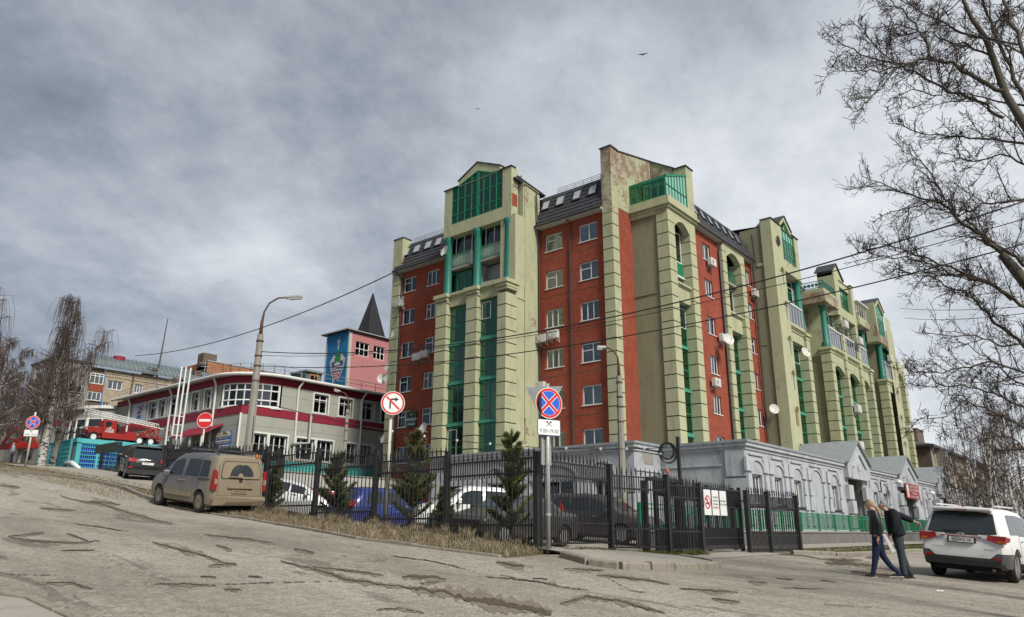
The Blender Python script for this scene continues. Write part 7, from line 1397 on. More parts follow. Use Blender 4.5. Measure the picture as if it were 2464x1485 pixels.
# ---- black off-roader
bp = paint('black_car_paint', (.012, .012, .014), (.12, .1, .08), .25, .5, 0, .2)
tuc = Car('parked_car', 'black SUV parked behind the fence post with its tail to the road', 'car', 4.4, 1.82, [(0, 1.56), (.15, 1.60), (.9, 1.66), (1.8, 1.66), (2.5, 1.60), (3.4, 1.10), (3.6, 1.06), (4.2, .88), (4.4, .7)], 1.0, (.9, 3.54), .34, [(.3, .06), (.5, -.02), (.7, .0), (1.0, .04), (1.1, .12), (1.55, .42), (1.7, .3)], .74, .26, m=bp)
def hatch(c, plate=None, wlow=1.03, whi=1.48, lw=(.55, .88), lz=(.86, 1.05), screens=True):
    L = c.L; c.glass(.55, L*.30, .08, .93, (.22, 0)); c.glass(L*.32, L*.49, .05, .93); c.glass(L*.505, L*.70, .05, .9, (0, .30)); c.screen(prof_x(c, .93), prof_x(c, .05))
    c.rear([(-.64, wlow), (.64, wlow), (.55, whi), (-.55, whi)], 'carglass', 'rear_window', .03)
    for sd in (1, -1): c.rear([(sd*lw[0], lz[0]), (sd*lw[1], lz[0]), (sd*lw[1], lz[1]), (sd*lw[0]*.97, lz[1]-.03)], 'lampred', 'tail_lamp', .05, .10)
    c.rear([(-.86, .28), (.86, .28), (.86, .5), (-.86, .5)], 'plastic', 'rear_bumper', .06, .12)
    if plate: c.plate(plate, .80, off=.04)
    c.seam(L*.31); c.seam(L*.5); c.handle(L*.36, .9); c.handle(L*.55, .9); c.mirror(L*.66)
    for sd in (1, -1): P = c.sec(L-.12); b = MB(); b.add([(L-.42, sd*(c.sec(L-.42)[4][1]+.006), c.sec(L-.42)[4][2]-.16), (L-.05, sd*(c.sec(L-.05)[3][1]*.97), .55), (L-.03, sd*(c.sec(L-.05)[3][1]*.72), .60), (L-.06, sd*(c.sec(L-.05)[3][1]*.72), .70), (L-.42, sd*(c.sec(L-.42)[4][1]-.0), c.sec(L-.42)[4][2]-.02)], [(0, 1, 2, 3, 4)]); b.build('headlight', M['lampwhite'], c.t, world=False)
    b = MB(); b.box(L-.02, L+.02, -.45, .45, .48, .68); b.build('grille', M['black'], c.t, world=False)
def prof_x(c, g):                     # x where the front slope has risen to fraction g of the glasshouse
    z = c.belt+(c.H-c.belt)*g+(.04 if g < .5 else -.03); x = c.L
    while x > 0 and prof(c.top, x) < z: x -= .02
    return x
hatch(tuc, 'Е957НО 18'); tuc.box('spoiler', bp, .30, .55, -.6, .6, 1.56, 1.62); tuc.rear([(-.66, .56), (-.86, .56), (-.84, .62), (-.66, .62)], 'lampred', 'reflector', .07, .02); tuc.rear([(.66, .56), (.86, .56), (.84, .62), (.66, .62)], 'lampred', 'reflector', .07, .02)
tuc.box('plate_lamp', 'chrome', .0, .02, -.1, .1, .95, .98); p_ = at(345, 1181, 41); tuc.place(p_.x, p_.y, math.radians(73))
# ---- cars in the yard behind the fence
def simple(label, col, D, px, py, head, L=4.3, Hh=1.5, kind='hatch', dirt=.3, metal=.2, shiftz=0):
    top = {'hatch': [(0, Hh-.22), (.25, Hh-.05), (1.0, Hh), (2.0, Hh-.01), (2.5, Hh-.08), (3.2, 1.02), (3.5, .96), (L-.2, .80), (L, .62)],
           'sedan': [(0, .95), (.15, 1.02), (.75, 1.06), (1.35, Hh-.06), (2.0, Hh), (2.6, Hh-.04), (3.4, 1.0), (3.6, .95), (L-.2, .78), (L, .6)],
           'suv': [(0, Hh-.15), (.2, Hh-.04), (1.0, Hh), (2.2, Hh), (2.75, Hh-.08), (3.5, 1.14), (3.75, 1.08), (L-.25, .95), (L, .72)]}[kind]
    m = paint('paint', col, (.2, .17, .13), dirt, .6, 0, metal)
    c = Car('parked_car', label, 'car', L, 1.8, top, {'suv': 1.06}.get(kind, .95), (.85, .85+L*.61), .34 if kind == 'suv' else .31, [(.3, .05), (.5, 0), (.95, .03), (Hh-.1, .40), (Hh, .3)] if kind != 'sedan' else [(.3, .05), (.5, 0), (1, .03)], .76, .24, m=m, group='cars parked in the yard behind the fence')
    if kind == 'sedan':
        c.glass(1.05, L*.44, .08, .93, (.25, 0)); c.glass(L*.46, L*.68, .05, .9, (0, .30)); c.screen(prof_x(c, .93), prof_x(c, .05)); c.screen(.82, 1.3, 'rear_window'); c.seam(L*.45); c.mirror(L*.68); [c.rear([(sd*.5, .72), (sd*.86, .72), (sd*.86, .9), (sd*.5, .9)], 'lampred', 'tail_lamp', .04, .06) for sd in (1, -1)]
    else: hatch(c, None, whi=Hh-.14)
    p = at(px, py, D); c.place(p.x, p.y, math.radians(head)); return c
simple('white hatchback behind the fence just right of the muddy van', (.55, .56, .56), 31, 560, 1232, -42, 4.0, 1.46)
simple('small red car low behind the fence between the white and blue cars', (.42, .03, .025), 32.5, 850, 1258, 165, 4.3, 1.36, 'sedan')
simple('bright blue hatchback behind the fence with sky reflecting in its windows', (.018, .035, .17), 27.4, 812, 1245, -6, 4.2, 1.52)
simple('dark brown grey SUV behind the fence right of the near sign pole', (.045, .04, .042), 29.8, 1322, 1302, -88, 4.6, 1.68, 'suv', .35)
simple('dark grey sedan nosing left below the white pickup, tail behind the near sign pole', (.05, .05, .05), 25.2, 1345, 1300, 178, 4.5, 1.45, 'sedan')
simple('dark off-roader on the upper station yard, rear lamp glowing red', (.02, .022, .025), 51, 830, 1130, -30, 4.5, 1.7, 'suv'); simple('black estate car on the upper station yard behind the white wall', (.015, .015, .018), 51, 735, 1128, -30, 4.4, 1.5)
simple('dark blue car partly cut off by the right edge beyond the white SUV', (.03, .035, .07), 26.5, 2440, 1335, -25, 4.4, 1.5)
# ---- white pickup
pw = paint('white_pickup_paint', (.60, .61, .60), (.25, .22, .17), .35, .6, 0, 0)
pu = Car('pickup_truck', 'white pickup truck with black wheel arches behind the fence and the small pine', 'pickup', 5.1, 1.85, [(0, 1.15), (1.45, 1.16), (1.55, 1.70), (1.9, 1.76), (3.0, 1.76), (3.3, 1.66), (3.9, 1.18), (4.1, 1.14), (4.9, .98), (5.1, .72)], 1.08, (1.0, 4.1), .38, (), .80, .36, m=pw, group='cars parked in the yard behind the fence')
pu.glass(1.7, 2.5, .08, .92); pu.glass(2.6, 3.65, .05, .92, (0, .35)); pu.screen(3.35, 3.85); pu.seam(2.55); pu.mirror(3.5, 1.15); pu.handle(2.2, .98)
for sd in (1, -1):
    for a in (1.0, 4.1): b = MB(); b.tube([(a+.50*math.cos(t*math.pi/10), sd*.935, .38+.50*math.sin(t*math.pi/10)) for t in range(11)], .05, 6); b.build('wheel_arch', M['plastic'], pu.t, world=False)
p_ = at(1300, 1262, 29.5); pu.place(p_.x, p_.y, math.radians(148))
# ================================================================ ladder fire truck on the garage
M['firered'] = weathered('fire_truck_red', (.30, .018, .013), .4, .1, (.2, .03, .02), .3, 1.5, .05, 30, .5)
FT = thing('fire_truck', 'old red ladder fire truck displayed on top of the turquoise garage', 'fire truck', (gx0+1.2, gy0+1.6, gt+.02)); TQ = lambda n, f, m, par=None, **k: (lambda b: (f(b), b.build(n, M[m], par or FT, world=False, **k))[1])(MB())
S_ = 1.31  # local x runs from the nose (0) to the tail
bx_ = lambda b, x0, x1, y0, y1, z0, z1: b.box(x0*S_, x1*S_, y0*S_, y1*S_, z0*S_, z1*S_)
TQ('bonnet', lambda b: (bx_(b, .05, .95, .15, .95, .52, .93),), 'firered', bevel=.06); TQ('cab', lambda b: bx_(b, .92, 1.75, .02, 1.08, .40, 1.42), 'firered', bevel=.06); TQ('chassis', lambda b: bx_(b, .1, 4.7, .25, .85, .22, .40), 'dark')
TQ('side_box', lambda b: bx_(b, .9, 3.1, .0, 1.1, .25, .60), 'firered', bevel=.02); TQ('locker', lambda b: bx_(b, 2.35, 2.95, .05, 1.05, .60, .80), 'firered', bevel=.02); TQ('rear_deck', lambda b: bx_(b, 3.0, 4.75, .02, 1.08, .52, .62), 'firered'); TQ('front_wing', lambda b: [b.bar(((.38+.36*math.cos(t*math.pi/8))*S_, .1*S_, (.25+.36*math.sin(t*math.pi/8))*S_), ((.38+.36*math.cos((t+1)*math.pi/8))*S_, .1*S_, (.25+.36*math.sin((t+1)*math.pi/8))*S_), .3, .05) for t in range(8)], 'firered')
TQ('rear_wing', lambda b: [b.bar((x0*S_, .12*S_, z0*S_), (x1*S_, .12*S_, z1*S_), .3, .05) for x0, z0, x1, z1 in ((2.9, .35, 3.05, .6), (3.05, .6, 4.2, .6), (4.2, .6, 4.45, .3))], 'firered')
for x in (.38, 3.25, 4.0):
    for y, sd in ((-.02, -1), (1.12, 1)):
        w = TQ('wheel', lambda b: b.lathe([(.14*S_, y*S_), (.25*S_, (y+.0)*S_), (.28*S_, (y-sd*.04)*S_), (.28*S_, (y-sd*.16)*S_), (.2*S_, (y-sd*.2)*S_)], (x*S_, 0, .27*S_), 24, 'y'), 'rubber', smooth=True); TQ('rim', lambda b: b.lathe([(.01, (y+sd*.004)*S_), (.14*S_, (y+sd*.004)*S_), (.15*S_, (y-sd*.03)*S_)], (x*S_, 0, .27*S_), 20, 'y'), 'firered'); TQ('rim_ring', lambda b: b.lathe([(.145*S_, (y+sd*.008)*S_), (.17*S_, (y+sd*.008)*S_), (.17*S_, (y-sd*.01)*S_)], (x*S_, 0, .27*S_), 24, 'y'), 'white')
TQ('door_window', lambda b: bx_(b, 1.02, 1.36, -.012, .025, 1.02, 1.30), 'carglass'); TQ('window_dark', lambda b: bx_(b, 1.02, 1.36, .01, .028, 1.02, 1.30), 'dark'); TQ('spare_wheel', lambda b: b.lathe([(.1*S_, 1.83*S_), (.26*S_, 1.80*S_), (.27*S_, 1.90*S_), (.1*S_, 1.95*S_)], (0, .25*S_, .98*S_), 20, 'x'), 'rubber', smooth=True)
TQ('headlight', lambda b: b.lathe([(.01, -.12), (.1, -.1), (.1, .02)], (0, .2*S_, .75*S_), 12, 'x'), 'lampwhite'); TQ('bumper', lambda b: bx_(b, -.12, .0, .0, 1.1, .30, .42), 'black')
for i, s_t in enumerate(('ОПО-38', 'ИЖЕВСК')): text(s_t, .17, M['white'], FT, frame_m((1.32*S_, .018*S_, (.80-.13*i)*S_), (1, 0, 0), (0, 0, 1)), bold=.004)
b = MB(); b.add([((1.32+.10*math.cos(a)*(1 if k % 2 else .45))*S_, .015*S_, (.93+.10*math.sin(a)*(1 if k % 2 else .45))*S_) for k, a in enumerate([math.pi*k/5 for k in range(10)])], [tuple(range(10))]); b.build('emblem', M['ivory'], FT, world=False)
TQ('turntable_frame', lambda b: [b.bar((x0*S_, y*S_, z0*S_), (x1*S_, y*S_, z1*S_), .07) for y in (.2, .9) for x0, z0, x1, z1 in ((3.3, .65, 3.3, .85), (3.3, .85, 4.5, 1.15), (3.5, .65, 4.55, 1.2), (3.9, .65, 4.2, 1.15), (4.55, 1.2, 4.5, .6), (4.1, 1.1, 4.5, .65), (3.9, 1.0, 3.5, .65))]+[b.bar((4.5*S_, .1*S_, .6*S_), (5.0*S_, .1*S_, .6*S_), .06), b.bar((4.5*S_, .1*S_, .3*S_), (4.9*S_, .1*S_, .55*S_), .06), b.bar((4.5*S_, 1.0*S_, .6*S_), (5.0*S_, 1.0*S_, .6*S_), .06)], 'firered')
la, lb_ = Vector((4.85, 0, 1.22)), Vector((-.1, 0, 1.72))
def ladder(b):
    for y in (.25, .85):
        for dz, k in ((0, 0), (.28, .35)): b.bar((la+Vector((-k, y, dz-.0)))*S_, (lb_+Vector((0, y, dz+.02)))*S_, .085, .06)
        for i in range(17): p = la.lerp(lb_, (i+1)/18); q = la.lerp(lb_, (i+1.6)/18); b.bar((p+Vector((0, y, 0)))*S_, (q+Vector((0, y, .28)))*S_, .03); b.bar((q+Vector((0, y, .28)))*S_, (la.lerp(lb_, (i+2)/18)+Vector((0, y, 0)))*S_, .03)
    for i in range(24): p = la.lerp(lb_, (i+.5)/24); b.bar((p+Vector((0, .25, 0)))*S_, (p+Vector((0, .85, 0)))*S_, .04)
TQ('ladder', ladder, 'whitepaint'); TQ('ladder_carriage', lambda b: [b.bar((Vector((2.6, y, 1.36)))*S_, (Vector((4.5, y, 1.2)))*S_, .1) for y in (.22, .88)], 'firered')
# ---- red machinery by the far left
RM = thing('farm_machine', 'red trailed machine with a curved arm at the far left behind the sign', 'machine', (at(25, 1105, 82).x, at(25, 1105, 82).y, 7.4)); p0 = RM.location; e = Vector((.64, -.77, 0))
def rm(b):
    for a, c, w in (((-2.6, 1.1), (2.2, 1.3), .5), ((-1.0, 1.4), (-.2, 2.9), .22), ((-.2, 2.9), (1.3, 2.4), .22), ((1.3, 2.4), (2.6, .9), .2), ((-.4, 1.4), (1.2, 2.3), .15), ((-2.8, .9), (-1.4, 1.9), .3), ((-.9, 2.0), (1.5, 1.4), .14)): b.bar(e*a[0]+Vector((0, 0, a[1])), e*c[0]+Vector((0, 0, c[1])), w)
b = MB(); rm(b); b.build('frame', M['firered'], RM, world=False); b = MB(); [b.lathe([(.1, -.15), (.5, -.12), (.5, .12), (.1, .15)], tuple(e*x+Vector((0, 0, .5))), 14, 'x') for x in (-1.8,)]; b.build('wheel', M['rubber'], RM, world=False); b = MB(); [b.lathe([(.1, -.15), (.5, -.12), (.5, .12), (.1, .15)], tuple(e*x+Vector((0, 0, .5))), 14, 'x') for x in (1.6,)]; b.build('wheel', M['rubber'], RM, world=False)
# ================================================================ people
def skin_mesh(name, verts, edges, radii, m, par, sub=2, root=0):
    me = bpy.data.meshes.new(name); me.from_pydata(verts, edges, []); o = bpy.data.objects.new(name, me); COL.objects.link(o)
    md = o.modifiers.new('skin', 'SKIN'); md.use_smooth_shade = True; sv = me.skin_vertices[0].data
    for i, r in enumerate(radii): sv[i].radius = (r if isinstance(r, tuple) else (r, r)); sv[i].use_root = (i == root)
    s = o.modifiers.new('sub', 'SUBSURF'); s.levels = sub; s.render_levels = sub
    dg = bpy.context.evaluated_depsgraph_get(); dg.update(); nm = bpy.data.meshes.new_from_object(o.evaluated_get(dg)); bpy.data.objects.remove(o)
    nm.materials.clear(); nm.materials.append(m); nm.shade_smooth(); o = bpy.data.objects.new(name, nm); COL.objects.link(o); o.parent = par; return o
def cloth(name, c, rough=.85, var=.25, scale=6):
    m = weathered(name, c, rough, var, tuple(x*.6 for x in c), .3, scale, .5, 60, .2); return m
M['skin'] = mat('skin', (.42, .24, .17), .6)[0]; M['denim'] = cloth('blue_denim', (.018, .028, .065)); M['leather'] = mat('black_leather', (.012, .012, .014), .35)[0]; M['blackwool'] = cloth('black_jacket', (.010, .012, .016), .8); M['slate'] = cloth('dark_grey_jeans', (.035, .045, .055)); M['blond'] = cloth('blond_hair', (.46, .32, .16), .6); M['greyhair'] = cloth('grey_hair', (.25, .24, .23), .8, .4, 30)
def hand(par, wrist, d, side, m, curl=.5, s=1.0):
    w = Vector(wrist); d = Vector(d).normalized(); sd = Vector((0, 1, 0))*side; sd = (sd-d*sd.dot(d)).normalized(); n = d.cross(sd)
    V, E_, R = [w, w+d*.045*s, w+d*.085*s], [(0, 1), (1, 2)], [(.022*s, .03*s), (.018*s, .036*s), (.016*s, .036*s)]
    for k, (off, ln) in enumerate(((-.030, .060), (-.010, .072), (.010, .068), (.029, .055))):
        a = len(V); p = w+d*.095*s+sd*off*s; V += [p, p+(d+n*curl*.5)*ln*.45*s, p+(d*.8+n*curl*1.4)*ln*.85*s]; E_ += [(2, a), (a, a+1), (a+1, a+2)]; R += [(.0095*s,)*2, (.009*s,)*2, (.0075*s,)*2]
    a = len(V); p = w+d*.03*s+sd*.04*s; V += [p, p+(d*.7+sd*.7)*.03*s, p+(d*1.2+sd*.6)*.055*s]; E_ += [(0, a), (a, a+1), (a+1, a+2)]; R += [(.013*s,)*2, (.011*s,)*2, (.009*s,)*2]
    return V, E_, R
def person(label, loc, rz, J, top_m, leg_m, hair_m, fem, long_top=.0, shoe='dark', sole='ivory'):
    t = thing('person', label, 'person', loc, rz); J = {k: Vector(v) for k, v in J.items()}
    # bare body: one continuous surface
    V, E_, R = [], [], []
    def add(p, r, link=None): V.append(Vector(p)); R.append(r if isinstance(r, tuple) else (r, r)); 
    def ch(pts, start=None):
        prev = start
        for p, r in pts:
            add(p, r); i = len(V)-1
            if prev is not None: E_.append((prev, i))
            prev = i
        return prev
    pel = ch([(J['hip'], (.13, .10))]); ab = ch([(J['hip'].lerp(J['chest'], .5), (.115, .085)), (J['chest'], (.145, .10)), (J['neck'], .055)], pel); hd = ch([(J['neck'].lerp(J['head'], .45), .05), (J['head']+Vector((0, 0, -.035)), (.062, .075)), (J['head']+Vector((-.01, 0, .04)), (.068, .082)), (J['head']+Vector((-.01, 0, .085)), (.045, .055))], ab)
    ci = 2
    for s, k in ((1, 'l'), (-1, 'r')):
        e = ch([(J['sh_'+k], .05), (J['sh_'+k].lerp(J['el_'+k], .5), .043), (J['el_'+k], .037), (J['el_'+k].lerp(J['ha_'+k], .5), .034), (J['ha_'+k], .024)], ci)
        hv, he, hr = hand(t, J['ha_'+k], J['ha_'+k]-J['el_'+k], -s, None); base = len(V); V += hv; R += hr; E_.extend([(a+base, b+base) for a, b in he]); E_.append((e, base))
        ch([(J['hp_'+k], .085), (J['hp_'+k].lerp(J['kn_'+k], .5), .072), (J['kn_'+k], .052), (J['kn_'+k].lerp(J['fo_'+k], .4), .048), (J['fo_'+k]+Vector((0, 0, .08)), .034)], 0)
    skin_mesh('body', [tuple(v) for v in V], E_, R, M['skin'], t, 2, 0)
    # face
    h = J['head']; b = MB(); b.tube([h+Vector((.06, 0, .02)), h+Vector((.095, 0, -.02)), h+Vector((.07, 0, -.03))], [.008, .013, .008], 6); b.build('nose', M['skin'], t, smooth='all', world=False)
    for s in (1, -1): b = MB(); b.lathe([(.002, -.004), (.012, 0), (.002, .006)], (h.x+.066, h.y+s*.03, h.z+.02), 8, 'x'); b.build('eye', M['dark'], t, world=False); b = MB(); b.tube([h+Vector((-.02, s*.07, -.01)), h+Vector((-.03, s*.083, .03)), h+Vector((-.0, s*.078, .035))], .009, 5); b.build('ear', M['skin'], t, world=False, smooth='all')
    b = MB(); b.tube([h+Vector((.072, -.022, -.055)), h+Vector((.079, 0, -.057)), h+Vector((.072, .022, -.055))], .005, 5); b.build('mouth', M['lampred'] if fem else M['rust'], t, world=False)
    # hair
    hp = [(h+Vector((.035, 0, .085)), (.05, .06)), (h+Vector((-.015, 0, .085)), (.075, .09)), (h+Vector((-.055, 0, .03)), (.07, .085)), (h+Vector((-.06, 0, -.02)), (.05, .062))]
    if fem: hp += [(h+Vector((-.115, 0, .0)), .03), (h+Vector((-.16, 0, -.06)), .042), (h+Vector((-.20, 0, -.17)), .038), (h+Vector((-.23, 0, -.29)), .012)]
    skin_mesh('hair', [tuple(p) for p, r in hp], [(i, i+1) for i in range(len(hp)-1)], [r for p, r in hp], hair_m, t)
    # jacket
    V, E_, R = [], [], []; w = .030 if fem else .065
    c0 = ch([(J['chest'], (.175+w, .125+w)), (J['hip'].lerp(J['chest'], .5), (.15+w, .12+w)), (J['hip'].lerp(J['chest'], .16-long_top), (.16+w, .135+w)), (J['hip'].lerp(J['chest'], .06-long_top), (.158+w, .132+w))]); ch([(J['neck'], (.075, .07)), (J['neck']+Vector((.0, 0, .035)), (.062, .06))], 0)
    for s, k in ((1, 'l'), (-1, 'r')):
        wr = J['ha_'+k]; el = J['el_'+k]; ch([(J['sh_'+k], .078+w*.6), (J['sh_'+k].lerp(el, .5), .062+w*.5), (el, .057+w*.4), (el.lerp(wr, .5), .050+w*.4), (el.lerp(wr, .93), .044+w*.3)], 0)
    skin_mesh('jacket', [tuple(v) for v in V], E_, R, top_m, t)
    # trousers
    V, E_, R = [], [], []; ch([(J['hip'], (.145, .12)), (J['hip']+Vector((0, 0, .08)), (.14, .11))]);
    for s, k in ((1, 'l'), (-1, 'r')): ch([(J['hp_'+k], .115), (J['hp_'+k].lerp(J['kn_'+k], .5), .102), (J['kn_'+k], .080), (J['kn_'+k].lerp(J['fo_'+k], .5), .076 if not fem else .062), (J['fo_'+k]+Vector((-.01, 0, .10)), .074 if not fem else .052), (J['fo_'+k]+Vector((-.01, 0, .06)), .078 if not fem else .054)], 0)
    skin_mesh('trousers', [tuple(v) for v in V], E_, R, leg_m, t)
    for k in ('l', 'r'):
        f = J['fo_'+k]; tilt = J.get('tilt_'+k, Vector((0, 0, 0))).x; d = Vector((math.cos(tilt), 0, -math.sin(tilt)))
        skin_mesh('shoe', [tuple(f+Vector((-.05, 0, .055))), tuple(f+d*.07+Vector((0, 0, .045))), tuple(f+d*.17+Vector((0, 0, .03)))], [(0, 1), (1, 2)], [(.052, .055), (.048, .046), (.038, .030)], M[shoe], t)
        b = MB(); q = f-d*.095; b.bar(q+Vector((0, 0, .012)), f+d*.20+Vector((0, 0, .012)), .085, .022); b.build('sole', M[sole], t, world=False, bevel=.01)
    return t
left = math.atan2(.77, -.64)
pw_ = at(2120, 1399, 19.3); 
WO = person('woman with a blond ponytail, black jacket and blue jeans walking by the white SUV', (pw_.x, pw_.y, H(pw_.x, pw_.y)+.01), left-.25,
    dict(hip=(-.04, 0, .89), chest=(-.03, 0, 1.26), neck=(-.0, 0, 1.44), head=(.055, 0, 1.56), sh_l=(-.02, .175, 1.37), sh_r=(-.02, -.175, 1.37), el_l=(-.08, .22, 1.10), el_r=(-.06, -.22, 1.10), ha_l=(-.02, .20, .86), ha_r=(.0, -.20, .86), hp_l=(-.02, .085, .84), hp_r=(-.06, -.085, .84), kn_l=(.06, .09, .47), kn_r=(-.12, -.09, .47), fo_l=(.17, .08, .0), fo_r=(-.40, -.08, .01)), M['leather'], M['denim'], M['blond'], True, .0)
b = MB(); b.box(-.13, -.10, .10, .16, .86, .96); b.v = []; b.f = []; b.add([(-.12, .17, .95), (-.18, .17, .93), (-.34, .21, .58), (-.26, .21, .53), (-.12, .2, .95), (-.18, .2, .93), (-.34, .23, .58), (-.26, .23, .53)], [(0,3,2,1),(4,5,6,7),(0,1,5,4),(1,2,6,5),(2,3,7,6),(3,0,4,7)]); BG = thing('scarf', 'white cloth or bag hanging at the hip of the blond woman', 'bag', (pw_.x, pw_.y, H(pw_.x, pw_.y)+.01), left-.25); b.build('cloth', M['white'], BG, world=False)
skin_mesh('shirt_hem', [(-.02, 0, .98), (-.03, 0, .94)], [(0, 1)], [(.185, .15), (.187, .152)], M['white'], WO)
pm2 = at(2183, 1395, 19.9)
MN = person('grey haired man in a black jacket stooping and reaching back to the white SUV', (pm2.x, pm2.y, H(pm2.x, pm2.y)+.01), left-.15,
    dict(hip=(.08, 0, .93), chest=(.14, 0, 1.29), neck=(.22, 0, 1.47), head=(.33, 0, 1.58), sh_l=(.15, .20, 1.43), sh_r=(.10, -.18, 1.43), el_l=(.18, .25, 1.14), el_r=(-.16, -.23, 1.36), ha_l=(.28, .20, .94), ha_r=(-.41, -.22, 1.24), hp_l=(.09, .09, .88), hp_r=(.07, -.09, .88), kn_l=(.09, .10, .48), kn_r=(.0, -.10, .48), fo_l=(.08, .10, .0), fo_r=(-.12, -.10, .0)), M['blackwool'], M['slate'], M['greyhair'], False, .12, 'dark', 'dark')
pc_ = at(27, 1106, 80); pc_.z = H(pc_.x, pc_.y); 
person('distant man in a light shirt and blue jeans standing by the red machine', pc_, left+.5,
    dict(hip=(0, 0, .93), chest=(.02, 0, 1.28), neck=(.04, 0, 1.47), head=(.07, 0, 1.60), sh_l=(.02, .2, 1.42), sh_r=(.02, -.2, 1.42), el_l=(-.02, .25, 1.12), el_r=(.08, -.25, 1.14), ha_l=(.08, .22, .92), ha_r=(.25, -.16, 1.05), hp_l=(0, .09, .88), hp_r=(0, -.09, .88), kn_l=(.03, .1, .48), kn_r=(.0, -.1, .48), fo_l=(.0, .10, .0), fo_r=(-.05, -.10, .0)), cloth('pale_shirt', (.30, .33, .40)), M['denim'], M['greyhair'], False, .1, 'dark', 'dark')
# ================================================================ bare trees, birches, young pines, dead grass, litter
M['bark'] = weathered('poplar_bark', (.085, .075, .058), .9, .3, (.13, .13, .11), .4, 4, .5, 40, .2); M['twig'] = mat('dark_twig', (.045, .030, .024), .85)[0]; M['birchtwig'] = mat('birch_twig', (.060, .040, .033), .85)[0]
def birch_bark():
    m, t, b = mat('birch_bark', (.5, .48, .44), .8); co = objco(t); mp = N(t, 'ShaderNodeMapping'); mp.inputs['Scale'].default_value = (1, 1, 2.2); t.links.new(co, mp.inputs[0])
    k = ramp(t, noise_n(t, mp.outputs[0], 2.4, 5, .7, .5), [(.50, 0.0), (.56, 1.0)]); t.links.new(mix(t, k, (.42, .40, .36), (.03, .027, .025)), b.inputs['Base Color']); return m
M['birchbark'] = birch_bark()
rt_ = random.Random(5)
def rv(s=1): return Vector((rt_.gauss(0, s), rt_.gauss(0, s), rt_.gauss(0, s)))
def grow(mb, p, d, L, r, n=3, bend=.12, up=.0, sides=3, rend=.35):
    pts = [Vector(p)]; d = Vector(d).normalized(); rs = [r]
    for i in range(n):
        d = (d+rv(bend)+Vector((0, 0, up))).normalized(); pts.append(pts[-1]+d*(L/n)); rs.append(r*(1-(1-rend)*(i+1)/n))
    mb.tube(pts, rs, sides, False); return pts
def limb(mb, tw, px, D0, D1, r0, r1, dens=1.0, sl=1.5):
    pts = [at(x, y, D0+(D1-D0)*i/(len(px)-1)) for i, (x, y) in enumerate(px)]; fine = []
    for i in range(len(pts)-1):
        for k in range(4): fine.append(pts[i].lerp(pts[i+1], k/4)+rv(.02))
    fine.append(pts[-1]); n = len(fine); rs = [(r0+(r1-r0)*i/(n-1))*.68 for i in range(n)]; mb.tube(fine, rs, 7, False)
    L = sum((b-a).length for a, b in zip(fine, fine[1:])); step = .155/dens; acc = 0; tot = 0
    for i in range(n-1):
        a, b = fine[i], fine[i+1]; seg = (b-a).length; dr = (b-a).normalized()
        while acc < seg:
            p = a+dr*acc; f = (tot+acc)/L; acc += step*rt_.uniform(.6, 1.4)
            if f < .04: continue
            o = rv(1); o = (o-dr*o.dot(dr)).normalized(); d = (dr*rt_.uniform(.5, 1.3)+o+Vector((0, 0, .18))).normalized(); l1 = sl*(1-.55*f)*rt_.uniform(.35, 1.0)
            q = grow(mb if l1 > .8 else tw, p, d, l1, max(.007, .015*l1), 5, .13, .03, 4, .35)
            for j in range(1, len(q)):
                for _ in range(rt_.choice((2, 2, 3)) if dens >= 1 else 1):
                    o2 = rv(1); dd = (q[j]-q[j-1]).normalized(); d2 = (dd*.9+o2*.7+Vector((0, 0, .15))).normalized(); l2 = l1*rt_.uniform(.22, .5); s2 = q[j-1].lerp(q[j], rt_.random()); q2 = grow(tw, s2, d2, l2, .0045, 3, .16, .05, 3, .6)
                    for w in range(3):
                        if l2 < .12: break
                        o3 = rv(1); g = (q2[w+1]-q2[w]).normalized(); grow(tw, q2[w].lerp(q2[w+1], rt_.random()), (g*.7+o3*.8+Vector((0, 0, .2))), rt_.uniform(.05, .17), .0042, 1, .1, 0, 3, 1.15)
        acc -= seg; tot += seg
c4 = lambda *p: [(1925+x*.486, y*.486) for x, y in p]; c5 = lambda *p: [(1985+x*.4456, 541+y*.4456) for x, y in p]
def bare_tree(label, base, trunk, limbs, kind='bare_tree'):
    t = thing(kind, label, 'tree', base); mb, tw = MB(), MB(); mb.tube(*trunk, 10, False)
    for l in limbs: limb(mb, tw, *l)
    mb.build('trunk', M['bark'], t, smooth='all'); tw.build('crown', M['twig'], t); return t
b1 = at(2640, 1440, 13); b1.z = H(b1.x, b1.y); D = 13.5
tr1 = [b1-Vector((0, 0, .3)), at(2600, 1000, 13.2)]+[at(*p, D) for p in c4((1300, 980), (1150, 680), (1020, 470), (960, 300), (920, 190), (850, 90), (780, -60))]
